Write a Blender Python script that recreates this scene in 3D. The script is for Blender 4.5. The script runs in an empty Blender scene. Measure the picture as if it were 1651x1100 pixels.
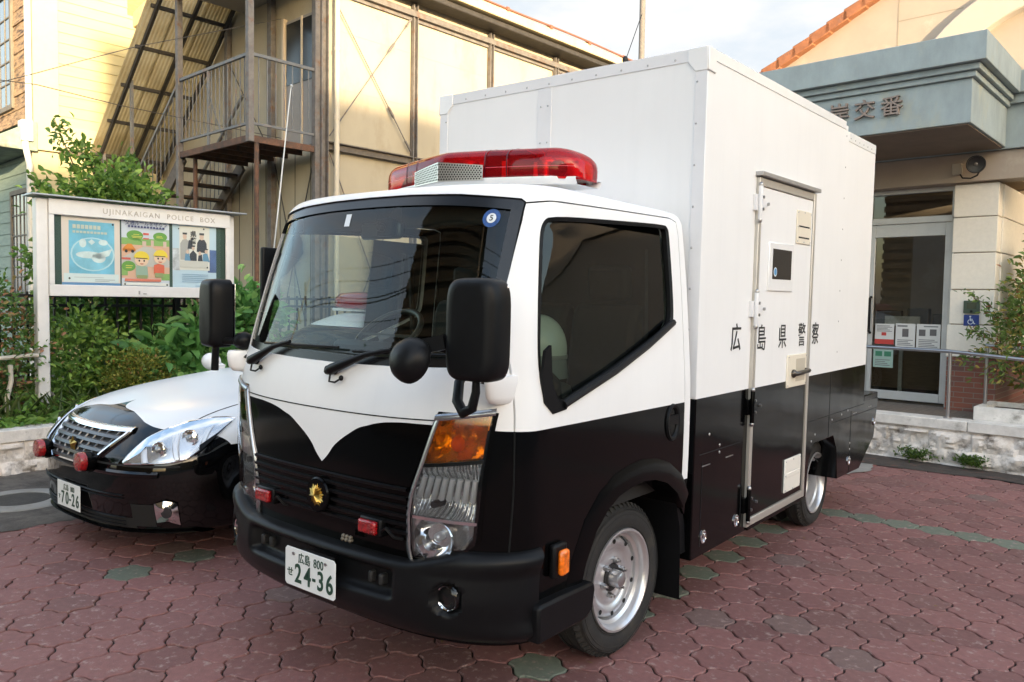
import bpy, bmesh, math, random
import numpy as np
from mathutils import Vector, Matrix, noise as mnoise
R = math.radians
random.seed(7); rng = np.random.default_rng(11)
scene = bpy.context.scene
COL = scene.collection

# ---------------------------------------------------------------- camera
CAM = Vector((2.6546, -2.065, 1.6897))
def rot3(rx, ry, rz):
    return (Matrix.Rotation(rz, 3, 'Z') @ Matrix.Rotation(ry, 3, 'Y') @ Matrix.Rotation(rx, 3, 'X'))
CR = rot3(1.5189, -0.0241, 0.6649)
cd = bpy.data.cameras.new('camera'); cam = bpy.data.objects.new('camera', cd); COL.objects.link(cam)
cam.matrix_world = Matrix.Translation(CAM) @ CR.to_4x4()
cd.sensor_width = 36; cd.lens = 36 * 1271.137 / 1651; cd.clip_start = 0.05; cd.clip_end = 2000
scene.camera = cam
# ---------------------------------------------------------------- sky, sun, exposure
SUN_EL, SUN_AZ = R(8.0), R(-24)      # azimuth measured from +X towards +Y
w = bpy.data.worlds.new("World"); scene.world = w; w.use_nodes = True
nt = w.node_tree; bg = nt.nodes['Background']
sky = nt.nodes.new('ShaderNodeTexSky'); sky.sky_type = 'NISHITA'; sky.sun_disc = False
sky.sun_elevation = SUN_EL; sky.sun_rotation = R(90) - SUN_AZ
sky.air_density = 1.0; sky.dust_density = 2.2; sky.ozone_density = 1.0; sky.altitude = 10
# thin bright evening cloud veil over the sky
tc = nt.nodes.new('ShaderNodeTexCoord'); mp = nt.nodes.new('ShaderNodeMapping'); mp.inputs['Scale'].default_value = (1, 1, 2.6)
nz = nt.nodes.new('ShaderNodeTexNoise'); nz.inputs['Scale'].default_value = 2.3; nz.inputs['Detail'].default_value = 7; nz.inputs['Roughness'].default_value = .6
rp = nt.nodes.new('ShaderNodeValToRGB'); rp.color_ramp.elements[0].position = .43; rp.color_ramp.elements[1].position = .70
mx = nt.nodes.new('ShaderNodeMixRGB'); mx.inputs['Color2'].default_value = (1.6, 1.65, 1.75, 1)
nt.links.new(tc.outputs['Generated'], mp.inputs['Vector']); nt.links.new(mp.outputs['Vector'], nz.inputs['Vector'])
nt.links.new(nz.outputs['Fac'], rp.inputs['Fac']); nt.links.new(rp.outputs['Color'], mx.inputs['Fac'])
nt.links.new(sky.outputs['Color'], mx.inputs['Color1'])
# pale cloud bank standing over the quarter of the sky behind the truck
dp = nt.nodes.new('ShaderNodeVectorMath'); dp.operation = 'DOT_PRODUCT'; dp.inputs[1].default_value = (-.56, .80, .22); nt.links.new(tc.outputs['Generated'], dp.inputs[0])
br = nt.nodes.new('ShaderNodeMapRange'); br.interpolation_type = 'SMOOTHSTEP'; br.inputs['From Min'].default_value = .55; br.inputs['From Max'].default_value = .80; nt.links.new(dp.outputs['Value'], br.inputs['Value'])
n2 = nt.nodes.new('ShaderNodeTexNoise'); n2.inputs['Scale'].default_value = 5.5; n2.inputs['Detail'].default_value = 8; n2.inputs['Roughness'].default_value = .58; nt.links.new(mp.outputs['Vector'], n2.inputs['Vector'])
r2 = nt.nodes.new('ShaderNodeValToRGB'); r2.color_ramp.elements[0].position = .40; r2.color_ramp.elements[0].color = (.80, .87, .94, 1); r2.color_ramp.elements[1].position = .60; r2.color_ramp.elements[1].color = (1.0, 1.0, 1.0, 1)
nt.links.new(n2.outputs['Fac'], r2.inputs['Fac']); m3 = nt.nodes.new('ShaderNodeMixRGB'); nt.links.new(br.outputs['Result'], m3.inputs['Fac']); nt.links.new(mx.outputs['Color'], m3.inputs['Color1']); nt.links.new(r2.outputs['Color'], m3.inputs['Color2'])
nt.links.new(m3.outputs['Color'], bg.inputs['Color'])
bg.inputs['Strength'].default_value = 0.15
sl = bpy.data.lights.new('sun', 'SUN'); sl.energy = 2.0; sl.angle = R(0.6); sl.color = (1.0, .77, .48)
so = bpy.data.objects.new('sun', sl); COL.objects.link(so)
sd = Vector((math.cos(SUN_AZ) * math.cos(SUN_EL), math.sin(SUN_AZ) * math.cos(SUN_EL), math.sin(SUN_EL)))
so.rotation_euler = sd.to_track_quat('Z', 'Y').to_euler(); so.location = (20, -8, 12)
scene.view_settings.view_transform = 'Standard'; scene.view_settings.look = 'None'
scene.view_settings.exposure = 2.8; scene.view_settings.gamma = 1
scene.cycles.max_bounces = 8; scene.cycles.transparent_max_bounces = 24
scene.cycles.use_denoising = True

# ---------------------------------------------------------------- materials
MATS = {}
def mat(name, col, rough=.6, metal=0., var=0., vscale=6., bump=0., bscale=40., coat=0., spec=.5, stretch=None, dark=None, dpos=(.5, .7), dscale=3., rvar=0., attr=None, trans=0.):
    """Principled with noise colour variation, optional stains, optional bump, optional per-face attribute tint"""
    if name in MATS: return MATS[name]
    m = bpy.data.materials.new(name); m.use_nodes = True; n = m.node_tree.nodes; L = m.node_tree.links
    b = n['Principled BSDF']; b.inputs['Roughness'].default_value = rough; b.inputs['Metallic'].default_value = metal
    b.inputs['Coat Weight'].default_value = coat; b.inputs['Coat Roughness'].default_value = .04
    b.inputs['Specular IOR Level'].default_value = spec
    c4 = (*col, 1); b.inputs['Base Color'].default_value = c4
    tcn = n.new('ShaderNodeTexCoord'); src = tcn.outputs['Object']
    if stretch:
        mpn = n.new('ShaderNodeMapping'); mpn.inputs['Scale'].default_value = stretch; L.new(src, mpn.inputs['Vector']); src = mpn.outputs['Vector']
    cur = None
    if attr:
        a = n.new('ShaderNodeAttribute'); a.attribute_name = attr; cur = a.outputs['Color']
    if var > 0:
        t = n.new('ShaderNodeTexNoise'); t.inputs['Scale'].default_value = vscale; t.inputs['Detail'].default_value = 6; t.inputs['Roughness'].default_value = .65
        L.new(src, t.inputs['Vector'])
        mr = n.new('ShaderNodeMapRange'); mr.inputs['From Min'].default_value = .3; mr.inputs['From Max'].default_value = .7
        mr.inputs['To Min'].default_value = 1 - var; mr.inputs['To Max'].default_value = 1 + var; L.new(t.outputs['Fac'], mr.inputs['Value'])
        mu = n.new('ShaderNodeMixRGB'); mu.blend_type = 'MULTIPLY'; mu.inputs['Fac'].default_value = 1
        if cur: L.new(cur, mu.inputs['Color1'])
        else: mu.inputs['Color1'].default_value = c4
        L.new(mr.outputs['Result'], mu.inputs['Color2']); cur = mu.outputs['Color']
    if dark:
        t2 = n.new('ShaderNodeTexNoise'); t2.inputs['Scale'].default_value = dscale; t2.inputs['Detail'].default_value = 8; t2.inputs['Roughness'].default_value = .7
        L.new(src, t2.inputs['Vector'])
        r2 = n.new('ShaderNodeMapRange'); r2.inputs['From Min'].default_value = dpos[0]; r2.inputs['From Max'].default_value = dpos[1]; L.new(t2.outputs['Fac'], r2.inputs['Value'])
        m2 = n.new('ShaderNodeMixRGB'); L.new(r2.outputs['Result'], m2.inputs['Fac'])
        if cur: L.new(cur, m2.inputs['Color1'])
        else: m2.inputs['Color1'].default_value = c4
        m2.inputs['Color2'].default_value = (*dark, 1); cur = m2.outputs['Color']
    if cur: L.new(cur, b.inputs['Base Color'])
    if rvar > 0:
        t4 = n.new('ShaderNodeTexNoise'); t4.inputs['Scale'].default_value = vscale * 2; t4.inputs['Detail'].default_value = 5; L.new(src, t4.inputs['Vector'])
        r4 = n.new('ShaderNodeMapRange'); r4.inputs['To Min'].default_value = max(.02, rough - rvar); r4.inputs['To Max'].default_value = rough + rvar
        L.new(t4.outputs['Fac'], r4.inputs['Value']); L.new(r4.outputs['Result'], b.inputs['Roughness'])
    if bump > 0:
        t3 = n.new('ShaderNodeTexNoise'); t3.inputs['Scale'].default_value = bscale; t3.inputs['Detail'].default_value = 5; L.new(src, t3.inputs['Vector'])
        bp = n.new('ShaderNodeBump'); bp.inputs['Strength'].default_value = bump; bp.inputs['Distance'].default_value = .01
        L.new(t3.outputs['Fac'], bp.inputs['Height']); L.new(bp.outputs['Normal'], b.inputs['Normal'])
    if trans > 0:
        b.inputs['Transmission Weight'].default_value = trans
    MATS[name] = m; return m

def glass(name, tint=(1, 1, 1), rough=0., ior=1.5, extra=0., k=1.5):
    """thin window pane: transparent tint + fresnel gloss"""
    if name in MATS: return MATS[name]
    m = bpy.data.materials.new(name); m.use_nodes = True; n = m.node_tree.nodes; L = m.node_tree.links
    n.remove(n['Principled BSDF']); o = n['Material Output']
    tr = n.new('ShaderNodeBsdfTransparent'); tr.inputs['Color'].default_value = (*tint, 1)
    gl = n.new('ShaderNodeBsdfGlossy'); gl.inputs['Roughness'].default_value = rough
    fr = n.new('ShaderNodeFresnel'); fr.inputs['IOR'].default_value = ior
    mu = n.new('ShaderNodeMath'); mu.operation = 'MULTIPLY_ADD'; mu.inputs[1].default_value = k; mu.inputs[2].default_value = extra; mu.use_clamp = True
    mi = n.new('ShaderNodeMixShader'); L.new(fr.outputs[0], mu.inputs[0]); L.new(mu.outputs[0], mi.inputs['Fac'])
    L.new(tr.outputs[0], mi.inputs[1]); L.new(gl.outputs[0], mi.inputs[2]); L.new(mi.outputs[0], o.inputs['Surface'])
    MATS[name] = m; return m

def emit(name, col, s):
    if name in MATS: return MATS[name]
    m = bpy.data.materials.new(name); m.use_nodes = True; b = m.node_tree.nodes['Principled BSDF']
    b.inputs['Base Color'].default_value = (*col, 1); b.inputs['Emission Color'].default_value = (*col, 1); b.inputs['Emission Strength'].default_value = s
    MATS[name] = m; return m

# ---------------------------------------------------------------- mesh builder
class MB:
    def __init__(s): s.v = []; s.f = []; s.m = []
    def add(s, vs, fs, mi=0):
        o = len(s.v); s.v.extend([tuple(p) for p in vs]); s.f.extend([tuple(i + o for i in f) for f in fs]); s.m.extend([mi] * len(fs)); return s
    def box(s, x0, x1, y0, y1, z0, z1, mi=0):
        return s.add([(x0, y0, z0), (x1, y0, z0), (x1, y1, z0), (x0, y1, z0), (x0, y0, z1), (x1, y0, z1), (x1, y1, z1), (x0, y1, z1)],
                     [(0, 3, 2, 1), (4, 5, 6, 7), (0, 1, 5, 4), (1, 2, 6, 5), (2, 3, 7, 6), (3, 0, 4, 7)], mi)
    def bar(s, p0, p1, wx, wy, mi=0, up=(0, 0, 1)):
        p0 = Vector(p0); p1 = Vector(p1); d = (p1 - p0).normalized(); u = Vector(up)
        if abs(d.dot(u)) > .98: u = Vector((0, 1, 0))
        a = d.cross(u).normalized(); b = a.cross(d).normalized()
        vs = [p + a * sx * wx / 2 + b * sy * wy / 2 for p in (p0, p1) for sx, sy in ((-1, -1), (1, -1), (1, 1), (-1, 1))]
        return s.add(vs, [(3, 2, 1, 0), (4, 5, 6, 7), (0, 1, 5, 4), (1, 2, 6, 5), (2, 3, 7, 6), (3, 0, 4, 7)], mi)
    def prism(s, poly, axis, a0, a1, mi=0):
        """poly: list of 2d points in the two other axes (cyclic order: x->(y,z), y->(x,z), z->(x,y))"""
        n = len(poly)
        def P(p, a): return {'x': (a, p[0], p[1]), 'y': (p[0], a, p[1]), 'z': (p[0], p[1], a)}[axis]
        vs = [P(p, a0) for p in poly] + [P(p, a1) for p in poly]
        fs = [tuple(range(n))[::-1], tuple(range(n, 2 * n))] + [(i, (i + 1) % n, (i + 1) % n + n, i + n) for i in range(n)]
        return s.add(vs, fs, mi)
    def cyl(s, p0, p1, r0, r1=None, n=16, mi=0, caps=True):
        r1 = r0 if r1 is None else r1
        return s.tube([p0, p1], [r0, r1], n, mi, caps)
    def tube(s, path, r, n=10, mi=0, caps=True):
        P = [Vector(p) for p in path]; k = len(P); rs = r if isinstance(r, (list, tuple)) else [r] * k
        up = None; vs = []; 
        for i in range(k):
            d = (P[min(i + 1, k - 1)] - P[max(i - 1, 0)])
            d = d.normalized() if d.length > 1e-9 else Vector((0, 0, 1))
            if up is None:
                t = Vector((0, 0, 1)) if abs(d.z) < .9 else Vector((1, 0, 0)); up = (t - d * t.dot(d)).normalized()
            else:
                up = (up - d * up.dot(d)); up = up.normalized() if up.length > 1e-6 else Vector((1, 0, 0))
            b = d.cross(up)
            for j in range(n):
                a = 2 * math.pi * j / n; vs.append(P[i] + (up * math.cos(a) + b * math.sin(a)) * rs[i])
        fs = [(i * n + j, i * n + (j + 1) % n, (i + 1) * n + (j + 1) % n, (i + 1) * n + j) for i in range(k - 1) for j in range(n)]
        if caps: fs += [tuple(range(n))[::-1], tuple(range((k - 1) * n, k * n))]
        return s.add(vs, fs, mi)
    def rev(s, prof, c, d, n=32, mi=0, arc=2 * math.pi, caps=False):
        """prof: (radius, distance along d)"""
        c = Vector(c); d = Vector(d).normalized(); t = Vector((0, 0, 1)) if abs(d.z) < .9 else Vector((1, 0, 0))
        u = (t - d * t.dot(d)).normalized(); b = d.cross(u); k = len(prof); vs = []
        for r, a in prof:
            for j in range(n):
                th = arc * j / n; vs.append(c + d * a + (u * math.cos(th) + b * math.sin(th)) * r)
        fs = [(i * n + j, i * n + (j + 1) % n, (i + 1) * n + (j + 1) % n, (i + 1) * n + j) for i in range(k - 1) for j in range(n)]
        if caps and prof[0][0] > 1e-5: fs.append(tuple(range(n))[::-1])
        if caps and prof[-1][0] > 1e-5: fs.append(tuple(range((k - 1) * n, k * n)))
        return s.add(vs, fs, mi)
    def torus(s, c, d, Rr, r, n=40, k=10, mi=0):
        c = Vector(c); d = Vector(d).normalized(); t = Vector((0, 0, 1)) if abs(d.z) < .9 else Vector((1, 0, 0))
        u = (t - d * t.dot(d)).normalized(); b = d.cross(u); vs = []
        for i in range(n):
            a = 2 * math.pi * i / n; e = u * math.cos(a) + b * math.sin(a)
            for j in range(k):
                th = 2 * math.pi * j / k; vs.append(c + e * (Rr + r * math.cos(th)) + d * r * math.sin(th))
        fs = [(i * k + j, ((i + 1) % n) * k + j, ((i + 1) % n) * k + (j + 1) % k, i * k + (j + 1) % k) for i in range(n) for j in range(k)]
        return s.add(vs, fs, mi)
    def grid(s, rows, mi=0, closed=False):
        k = len(rows); n = len(rows[0]); vs = [p for r in rows for p in r]
        rngj = range(n) if closed else range(n - 1)
        return s.add(vs, [(i * n + j, i * n + (j + 1) % n, (i + 1) * n + (j + 1) % n, (i + 1) * n + j) for i in range(k - 1) for j in rngj], mi)
    def ell(s, c, rx, ry, rz, n=20, k=12, mi=0):
        rows = []
        for i in range(k + 1):
            a = math.pi * i / k - math.pi / 2
            rows.append([(c[0] + rx * math.cos(a) * math.cos(2 * math.pi * j / n), c[1] + ry * math.cos(a) * math.sin(2 * math.pi * j / n), c[2] + rz * math.sin(a)) for j in range(n)])
        return s.grid(rows, mi, True)
    def mesh(s, name):
        me = bpy.data.meshes.new(name); me.from_pydata(s.v, [], s.f); me.polygons.foreach_set('material_index', s.m); me.update(); return me
    def build(s, name, mats, parent=None, smooth=None, bevel=0., seg=2, sub=0, fix=True):
        me = s.mesh(name)
        if fix:
            bm = bmesh.new(); bm.from_mesh(me); bmesh.ops.recalc_face_normals(bm, faces=bm.faces); bm.to_mesh(me); bm.free()
        return link(name, me, mats, parent, smooth, bevel, seg, sub)

def link(name, me, mats, parent=None, smooth=None, bevel=0., seg=2, sub=0):
    for m in (mats if isinstance(mats, (list, tuple)) else [mats]): me.materials.append(m)
    o = bpy.data.objects.new(name, me); COL.objects.link(o)
    if parent: o.parent = parent
    if bevel > 0:
        b = o.modifiers.new('bevel', 'BEVEL'); b.width = bevel; b.segments = seg; b.limit_method = 'ANGLE'; b.angle_limit = R(35); b.harden_normals = False
    if sub: 
        q = o.modifiers.new('sub', 'SUBSURF'); q.levels = sub; q.render_levels = sub
    if smooth:
        me.polygons.foreach_set('use_smooth', [True] * len(me.polygons))
        if smooth < 180: me.set_sharp_from_angle(angle=R(smooth))
    elif bevel > 0:
        me.polygons.foreach_set('use_smooth', [True] * len(me.polygons)); me.set_sharp_from_angle(angle=R(50))
    return o

BG = []     # top-level things of the street side: their frame is turned a little against the truck's
def tag(o, label=None, cat=None, group=None, kind=None, bg=False):
    if label: o['label'] = label
    if cat: o['category'] = cat
    if group: o['group'] = group
    if kind: o['kind'] = kind
    if bg: BG.append(o)
    return o
def thing(name, label, cat, loc=(0, 0, 0), group=None, bg=False):
    o = bpy.data.objects.new(name, None); o.empty_display_size = .1; COL.objects.link(o); o.location = loc
    return tag(o, label, cat, group, bg=bg)
def evaluated(o):
    dg = bpy.context.evaluated_depsgraph_get(); dg.update(); return bpy.data.meshes.new_from_object(o.evaluated_get(dg))
def boolean(o, cutters, op='DIFFERENCE'):
    for c in cutters:
        m = o.modifiers.new('b', 'BOOLEAN'); m.operation = op; m.object = c; m.solver = 'EXACT'
    me = evaluated(o); o.modifiers.clear(); old = o.data; o.data = me; return o
def kill(*obs):
    for o in obs:
        d = o.data; bpy.data.objects.remove(o); 
        if d and d.users == 0: bpy.data.meshes.remove(d)

def text_mesh(body, size=1., bold=0., extrude=0., sx=1., align='CENTER', spacing=1.):
    c = bpy.data.curves.new('t', 'FONT'); c.body = body; c.size = size; c.offset = bold * size; c.extrude = extrude; c.align_x = align; c.align_y = 'CENTER'; c.space_character = spacing
    o = bpy.data.objects.new('t', c); COL.objects.link(o); me = evaluated(o); bpy.data.objects.remove(o); bpy.data.curves.remove(c)
    if sx != 1: me.transform(Matrix.Diagonal((sx, 1, 1, 1)))
    return me
def place_text(items, name, m, parent, basis, smooth=None):
    """items: (mesh, u, v); basis: (origin, right, up, out). one mesh"""
    O, rt, up, out = [Vector(a) for a in basis]; mb = MB()
    for me, u, v in items:
        vs = [O + rt * (p.co.x + u) + up * (p.co.y + v) + out * p.co.z for p in me.vertices]
        mb.add(vs, [tuple(f.vertices) for f in me.polygons]); bpy.data.meshes.remove(me)
    return mb.build(name, m, parent, fix=False)
def cr(xs, ys, x):
    """smooth monotone interpolation (pchip-like)"""
    xs = np.asarray(xs, float); ys = np.asarray(ys, float); h = np.diff(xs); dl = np.diff(ys) / h; d = np.zeros(len(xs))
    for i in range(1, len(xs) - 1):
        if dl[i - 1] * dl[i] > 0: d[i] = 2 * dl[i - 1] * dl[i] / (dl[i - 1] + dl[i])
    d[0] = dl[0]; d[-1] = dl[-1]; i = int(np.clip(np.searchsorted(xs, x) - 1, 0, len(h) - 1)); t = min(max((x - xs[i]) / h[i], 0), 1)
    return float((1 + 2 * t) * (1 - t) ** 2 * ys[i] + t * (1 - t) ** 2 * h[i] * d[i] + t * t * (3 - 2 * t) * ys[i + 1] + t * t * (t - 1) * h[i] * d[i + 1])

# ---------------------------------------------------------------- body surface made of horizontal outlines
class Rings:
    """front faces -Y. levels: z, yc (front centre), ye (where the side begins), xs (half width), yr (rear)"""
    def __init__(s, lev, p=3., q=2., ox=0., oy=0.):
        a = np.array(lev, float); s.z = a[:, 0]; s.c = a[:, 1:]; s.p = p; s.q = q; s.ox = ox; s.oy = oy; s.cache = {}
    def par(s, z): return [cr(s.z, s.c[:, k], z) for k in range(4)]
    def outline(s, z):
        k = round(z, 4)
        if k in s.cache: return s.cache[k]
        yc, ye, xs, yr = s.par(z); t = np.linspace(0, math.pi / 2, 160)
        x = xs * np.sin(t) ** (2 / s.p); y = ye - (ye - yc) * np.cos(t) ** (2 / s.q)
        x = np.append(x, xs); y = np.append(y, max(yr, ye + .001))
        L = np.concatenate([[0], np.cumsum(np.hypot(np.diff(x), np.diff(y)))])
        s.cache[k] = (x, y, L); return s.cache[k]
    def pt(s, S, z, off=0.):
        x, y, L = s.outline(z); a = abs(S); sg = 1 if S >= 0 else -1
        px = np.interp(a, L, x); py = np.interp(a, L, y)
        if off:
            e = .004; dx = np.interp(a + e, L, x) - np.interp(max(a - e, 0), L, x); dy = np.interp(a + e, L, y) - np.interp(max(a - e, 0), L, y)
            l = math.hypot(dx, dy) + 1e-9; px += dy / l * off; py += -dx / l * off
        return Vector((s.ox + sg * px, s.oy + py, z))
    def solid(s, zs, nf=26, nc=10, ns=16, nr=8, off=0.):
        """closed mesh"""
        rows = []
        for z in zs:
            yc, ye, xs, yr = s.par(z); x, y, L = s.outline(z); k = len(L) - 2; Lc = L[k]
            Ss = list(np.linspace(0, Lc, nf + nc)) + list(np.linspace(Lc, L[-1], ns + 1)[1:])
            half = [s.pt(S, z, off) for S in Ss]; yb = half[-1].y
            if off: half = [Vector((p.x, min(p.y, s.oy + yr + off), p.z)) for p in half]
            rear = [Vector((half[-1].x - 2 * (half[-1].x - s.ox) * (j + 1) / (nr + 1), half[-1].y, z)) for j in range(nr)]
            left = [Vector((2 * s.ox - p.x, p.y, p.z)) for p in half[1:]][::-1]
            rows.append(half + rear + left)
        mb = MB(); mb.grid(rows, 0, True); n = len(rows[0])
        mb.f.append(tuple(range(n))[::-1]); mb.m.append(0); mb.f.append(tuple(range((len(rows) - 1) * n, len(rows) * n))); mb.m.append(0)
        return mb
    def patch(s, mb, zs, Sl, Sr, n=10, off=.006, mi=0):
        """strip between the two edges Sl(z), Sr(z) (lists or functions), at an offset (number or function of S, z)"""
        rows = []
        for i, z in enumerate(zs):
            a = Sl(z) if callable(Sl) else Sl[i]; b = Sr(z) if callable(Sr) else Sr[i]
            rows.append([s.pt(S, z, off(S, z) if callable(off) else off) for S in np.linspace(a, b, n)])
        mb.grid(rows, mi); return mb
# ---------------------------------------------------------------- shared materials
M_WHITE = mat('white_paint', (.8, .8, .795), .34, var=.03, coat=.4)
M_TRIM = mat('white_trim', (.72, .72, .73), .4, var=.03)
M_BLACK = mat('black_gloss', (.002, .002, .0022), .16, coat=.03, spec=.12)
M_PLAST = mat('black_plastic', (.0055, .0058, .0066), .40, spec=.18, var=.15, vscale=30, bump=.06, bscale=350)
M_DARK = mat('dark_cavity', (.006, .006, .006), .8)
M_RUB = mat('tyre_rubber', (.018, .017, .016), .8, var=.25, vscale=14, bump=.15, bscale=120, dark=(.05, .042, .03), dpos=(.52, .78), dscale=6)
M_CHASS = mat('chassis_black', (.012, .012, .012), .65, var=.3, vscale=9)
M_SILV = mat('wheel_silver', (.62, .62, .63), .32, .75, var=.08, vscale=10, rvar=.06)
M_STEEL = mat('steel_bolt', (.42, .42, .42), .35, 1.)
M_CHROME = mat('chrome', (.82, .82, .83), .07, 1.)
M_ALU = mat('door_aluminium', (.52, .49, .44), .42, .55, var=.05)
M_CREAM = mat('cream_plastic', (.72, .66, .54), .5, var=.04)
M_GLASSC = glass('cab_glass', (.80, .88, .84), 0., 1.5, k=1.0)
M_GLASSD = glass('tinted_glass', (.44, .51, .47), 0., 1.5, k=1.0)
M_LENS = glass('lamp_lens', (.95, .96, .97), 0.02, 1.45)
M_TEXT = mat('black_lettering', (.012, .012, .014), .5)
M_GREENT = mat('plate_green', (.012, .05, .03), .5)
M_PLATE = mat('plate_white', (.72, .74, .73), .4, var=.03, vscale=20)
M_GOLD = mat('gold_badge', (.44, .30, .08), .3, 1., var=.2, vscale=60)
M_REDL = mat('red_lamp', (.26, .004, .006), .12, bump=.8, bscale=70, coat=.7, var=.5, vscale=60)
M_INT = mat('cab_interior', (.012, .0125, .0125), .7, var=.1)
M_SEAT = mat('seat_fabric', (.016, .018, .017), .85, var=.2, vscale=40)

# ================================================================= ground
M_JOINT = mat('joint_dirt', (.016, .013, .011), .95, var=.4, vscale=8, bump=.3, bscale=60)
M_PAVE = mat('paver', (.17, .075, .068), .72, var=.16, vscale=30, bump=.25, bscale=130, attr='tint', dark=(.34, .24, .215), dpos=(.55, .68), dscale=20, rvar=.1)
M_ASPH = mat('asphalt', (.055, .053, .05), .9, var=.3, vscale=5, bump=.4, bscale=140, dark=(.09, .085, .075), dpos=(.5, .7), dscale=1.5)
M_CONC = mat('concrete', (.26, .25, .23), .85, var=.2, vscale=6, bump=.25, bscale=70, dark=(.13, .12, .10), dpos=(.5, .72), dscale=3)
q = MB(); q.add([(-300, -300, -.02), (300, -300, -.02), (300, 300, -.02), (-300, 300, -.02)], [(0, 1, 2, 3)]); tag(q.build('ground', M_ASPH, fix=False), kind='structure')
q = MB(); q.add([(-3.75, -3.2, -.011), (6.5, -3.2, -.011), (6.5, 7.35, -.011), (-3.75, 7.35, -.011)], [(0, 1, 2, 3)]); tag(q.build('joint_bed', M_JOINT, fix=False), kind='structure')
PX, PY = .246, .2130; HR = PX / math.sqrt(3)
def wavy(a, b, n=6, A=.0095):
    """interlocking edge from a to b (both tiles get the same curve)"""
    fl = (a.x, a.y) > (b.x, b.y); p, r = (b, a) if fl else (a, b); d = r - p; nn = Vector((-d.y, d.x)).normalized(); out = []
    for i in range(n):
        t = i / n; tt = 1 - t if fl else t; sv = math.sin(2 * math.pi * tt); sv = math.copysign(abs(sv) ** .8, sv)
        out.append(a + (b - a) * t + nn * (A * sv))
    return out
verts, faces, cols = [], [], []
green = []
for j in range(-38, 14):
    for i in range(-20, 26):
        cx = .575 + .0 + i * PX + (PX / 2 if j % 2 else 0); cy = 4.68 + j * PY
        if not (-3.55 < cx < 6.2 and -3.0 < cy < 7.2): continue
        isg = (j == 0 and cx > .5) or (abs(cx - (.575 + (0 if j % 2 == 0 else PX / 2))) < .01 and j % 2 == 0 and j < 0) or (abs(cx + 2.13) < .123 and j % 2 == 1 and j < 0 and cy > .1)
        cor = [Vector((cx + HR * math.sin(math.pi / 3 * k), cy + HR * math.cos(math.pi / 3 * k))) for k in range(6)]
        ol = []
        for k in range(6): ol += wavy(cor[k], cor[(k + 1) % 6])
        n = len(ol); o_ = len(verts); c = Vector((cx, cy)); hz = random.gauss(0, .0012); tx, ty = random.gauss(0, .006), random.gauss(0, .006)
        for sc, z in ((-.0044, -.012), (-.0050, -.004), (-.0100, .0)):
            for p in ol:
                d = p - c; q_ = c + d * (1 + sc / d.length); dz = hz + d.x * tx + d.y * ty
                verts.append((q_.x, q_.y, z + (dz if z > -.008 else 0)))
        for r_ in (0, 1):
            faces += [(o_ + r_ * n + k, o_ + r_ * n + (k + 1) % n, o_ + (r_ + 1) * n + (k + 1) % n, o_ + (r_ + 1) * n + k)[::-1] for k in range(n)]
        faces.append(tuple(range(o_ + 2 * n, o_ + 3 * n))[::-1])
        v = random.gauss(1, .10)
        if isg: col = (.135 * v, .150 * v, .112 * v)
        else:
            g = random.random(); col = (.200 * v, .088 * v, .080 * v) if g < .8 else (.180 * v, .084 * v, .075 * v)
            if g > .975: col = (.165, .10, .088)
        cols += [col] * (2 * n + 1)
me = bpy.data.meshes.new('paving'); me.from_pydata(verts, [], faces); me.update()
ca = me.color_attributes.new('tint', 'FLOAT_COLOR', 'CORNER'); tot = np.zeros(len(me.polygons), int); me.polygons.foreach_get('loop_total', tot)
arr = np.repeat(np.array([(*c, 1) for c in cols]), tot, axis=0).astype(np.float32); ca.data.foreach_set('color', arr.ravel())
bm = bmesh.new(); bm.from_mesh(me); bmesh.ops.recalc_face_normals(bm, faces=bm.faces); bm.to_mesh(me); bm.free()
nz_ = np.zeros(len(me.polygons) * 3); me.polygons.foreach_get('normal', nz_)
tag(link('paving', me, M_PAVE), kind='structure')
# mortar strip at the left kerb, concrete patch by the rear wall
def blob_sheet(name, pts, z, m, jit=.03, kind='structure'):
    P = []
    for i in range(len(pts)):
        a, b = Vector(pts[i]), Vector(pts[(i + 1) % len(pts)])
        for k in range(8):
            p = a + (b - a) * k / 8; P.append((p.x + random.uniform(-jit, jit), p.y + random.uniform(-jit, jit), z))
    q = MB(); q.add(P, [tuple(range(len(P)))]); return tag(q.build(name, m, fix=False), kind=kind)
blob_sheet('mortar_strip', [(-3.50, -3.2), (-3.42, .0), (-3.36, .5), (-3.2, 1.0), (-3.6, 5), (-3.9, 7), (-5.5, 7), (-5.5, -3.2)], .004, mat('mortar', (.105, .092, .08), .9, var=.3, vscale=7, bump=.5, bscale=50, dark=(.035, .03, .026), dpos=(.48, .66), dscale=2.2))
blob_sheet('dirt_strip', [(-3.6, 6.75), (-1, 6.95), (2, 7.12), (6.3, 7.3), (6.3, 7.9), (-3.6, 7.6)], .006, mat('dirt', (.050, .040, .034), .95, var=.4, vscale=10, bump=.6, bscale=60, dark=(.13, .06, .045), dpos=(.55, .68), dscale=6), .05)
blob_sheet('concrete_patch', [(-.4, 6.1), (.42, 6.22), (.62, 6.62), (.55, 7.02), (-.4, 6.95)], .008, M_CONC, .015)
# manhole
mh = thing('manhole_cover', 'round dark manhole cover in a pale concrete ring beside the low wall', 'manhole', (-4.22, .42, .006))
q = MB(); q.rev([(.22, .0), (.225, .012), (.36, .008), (.37, .0)], (0, 0, 0), (0, 0, 1), 48); q.build('ring', M_CONC, mh, smooth=30)
q = MB(); q.rev([(.218, .0), (.214, .010), (.19, .012), (.0001, .012)], (0, 0, 0), (0, 0, 1), 40); cvr = q.build('lid', mat('lid_iron', (.05, .047, .043), .7, .3, var=.3, vscale=14, bump=.5, bscale=70), mh, smooth=30)
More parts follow.
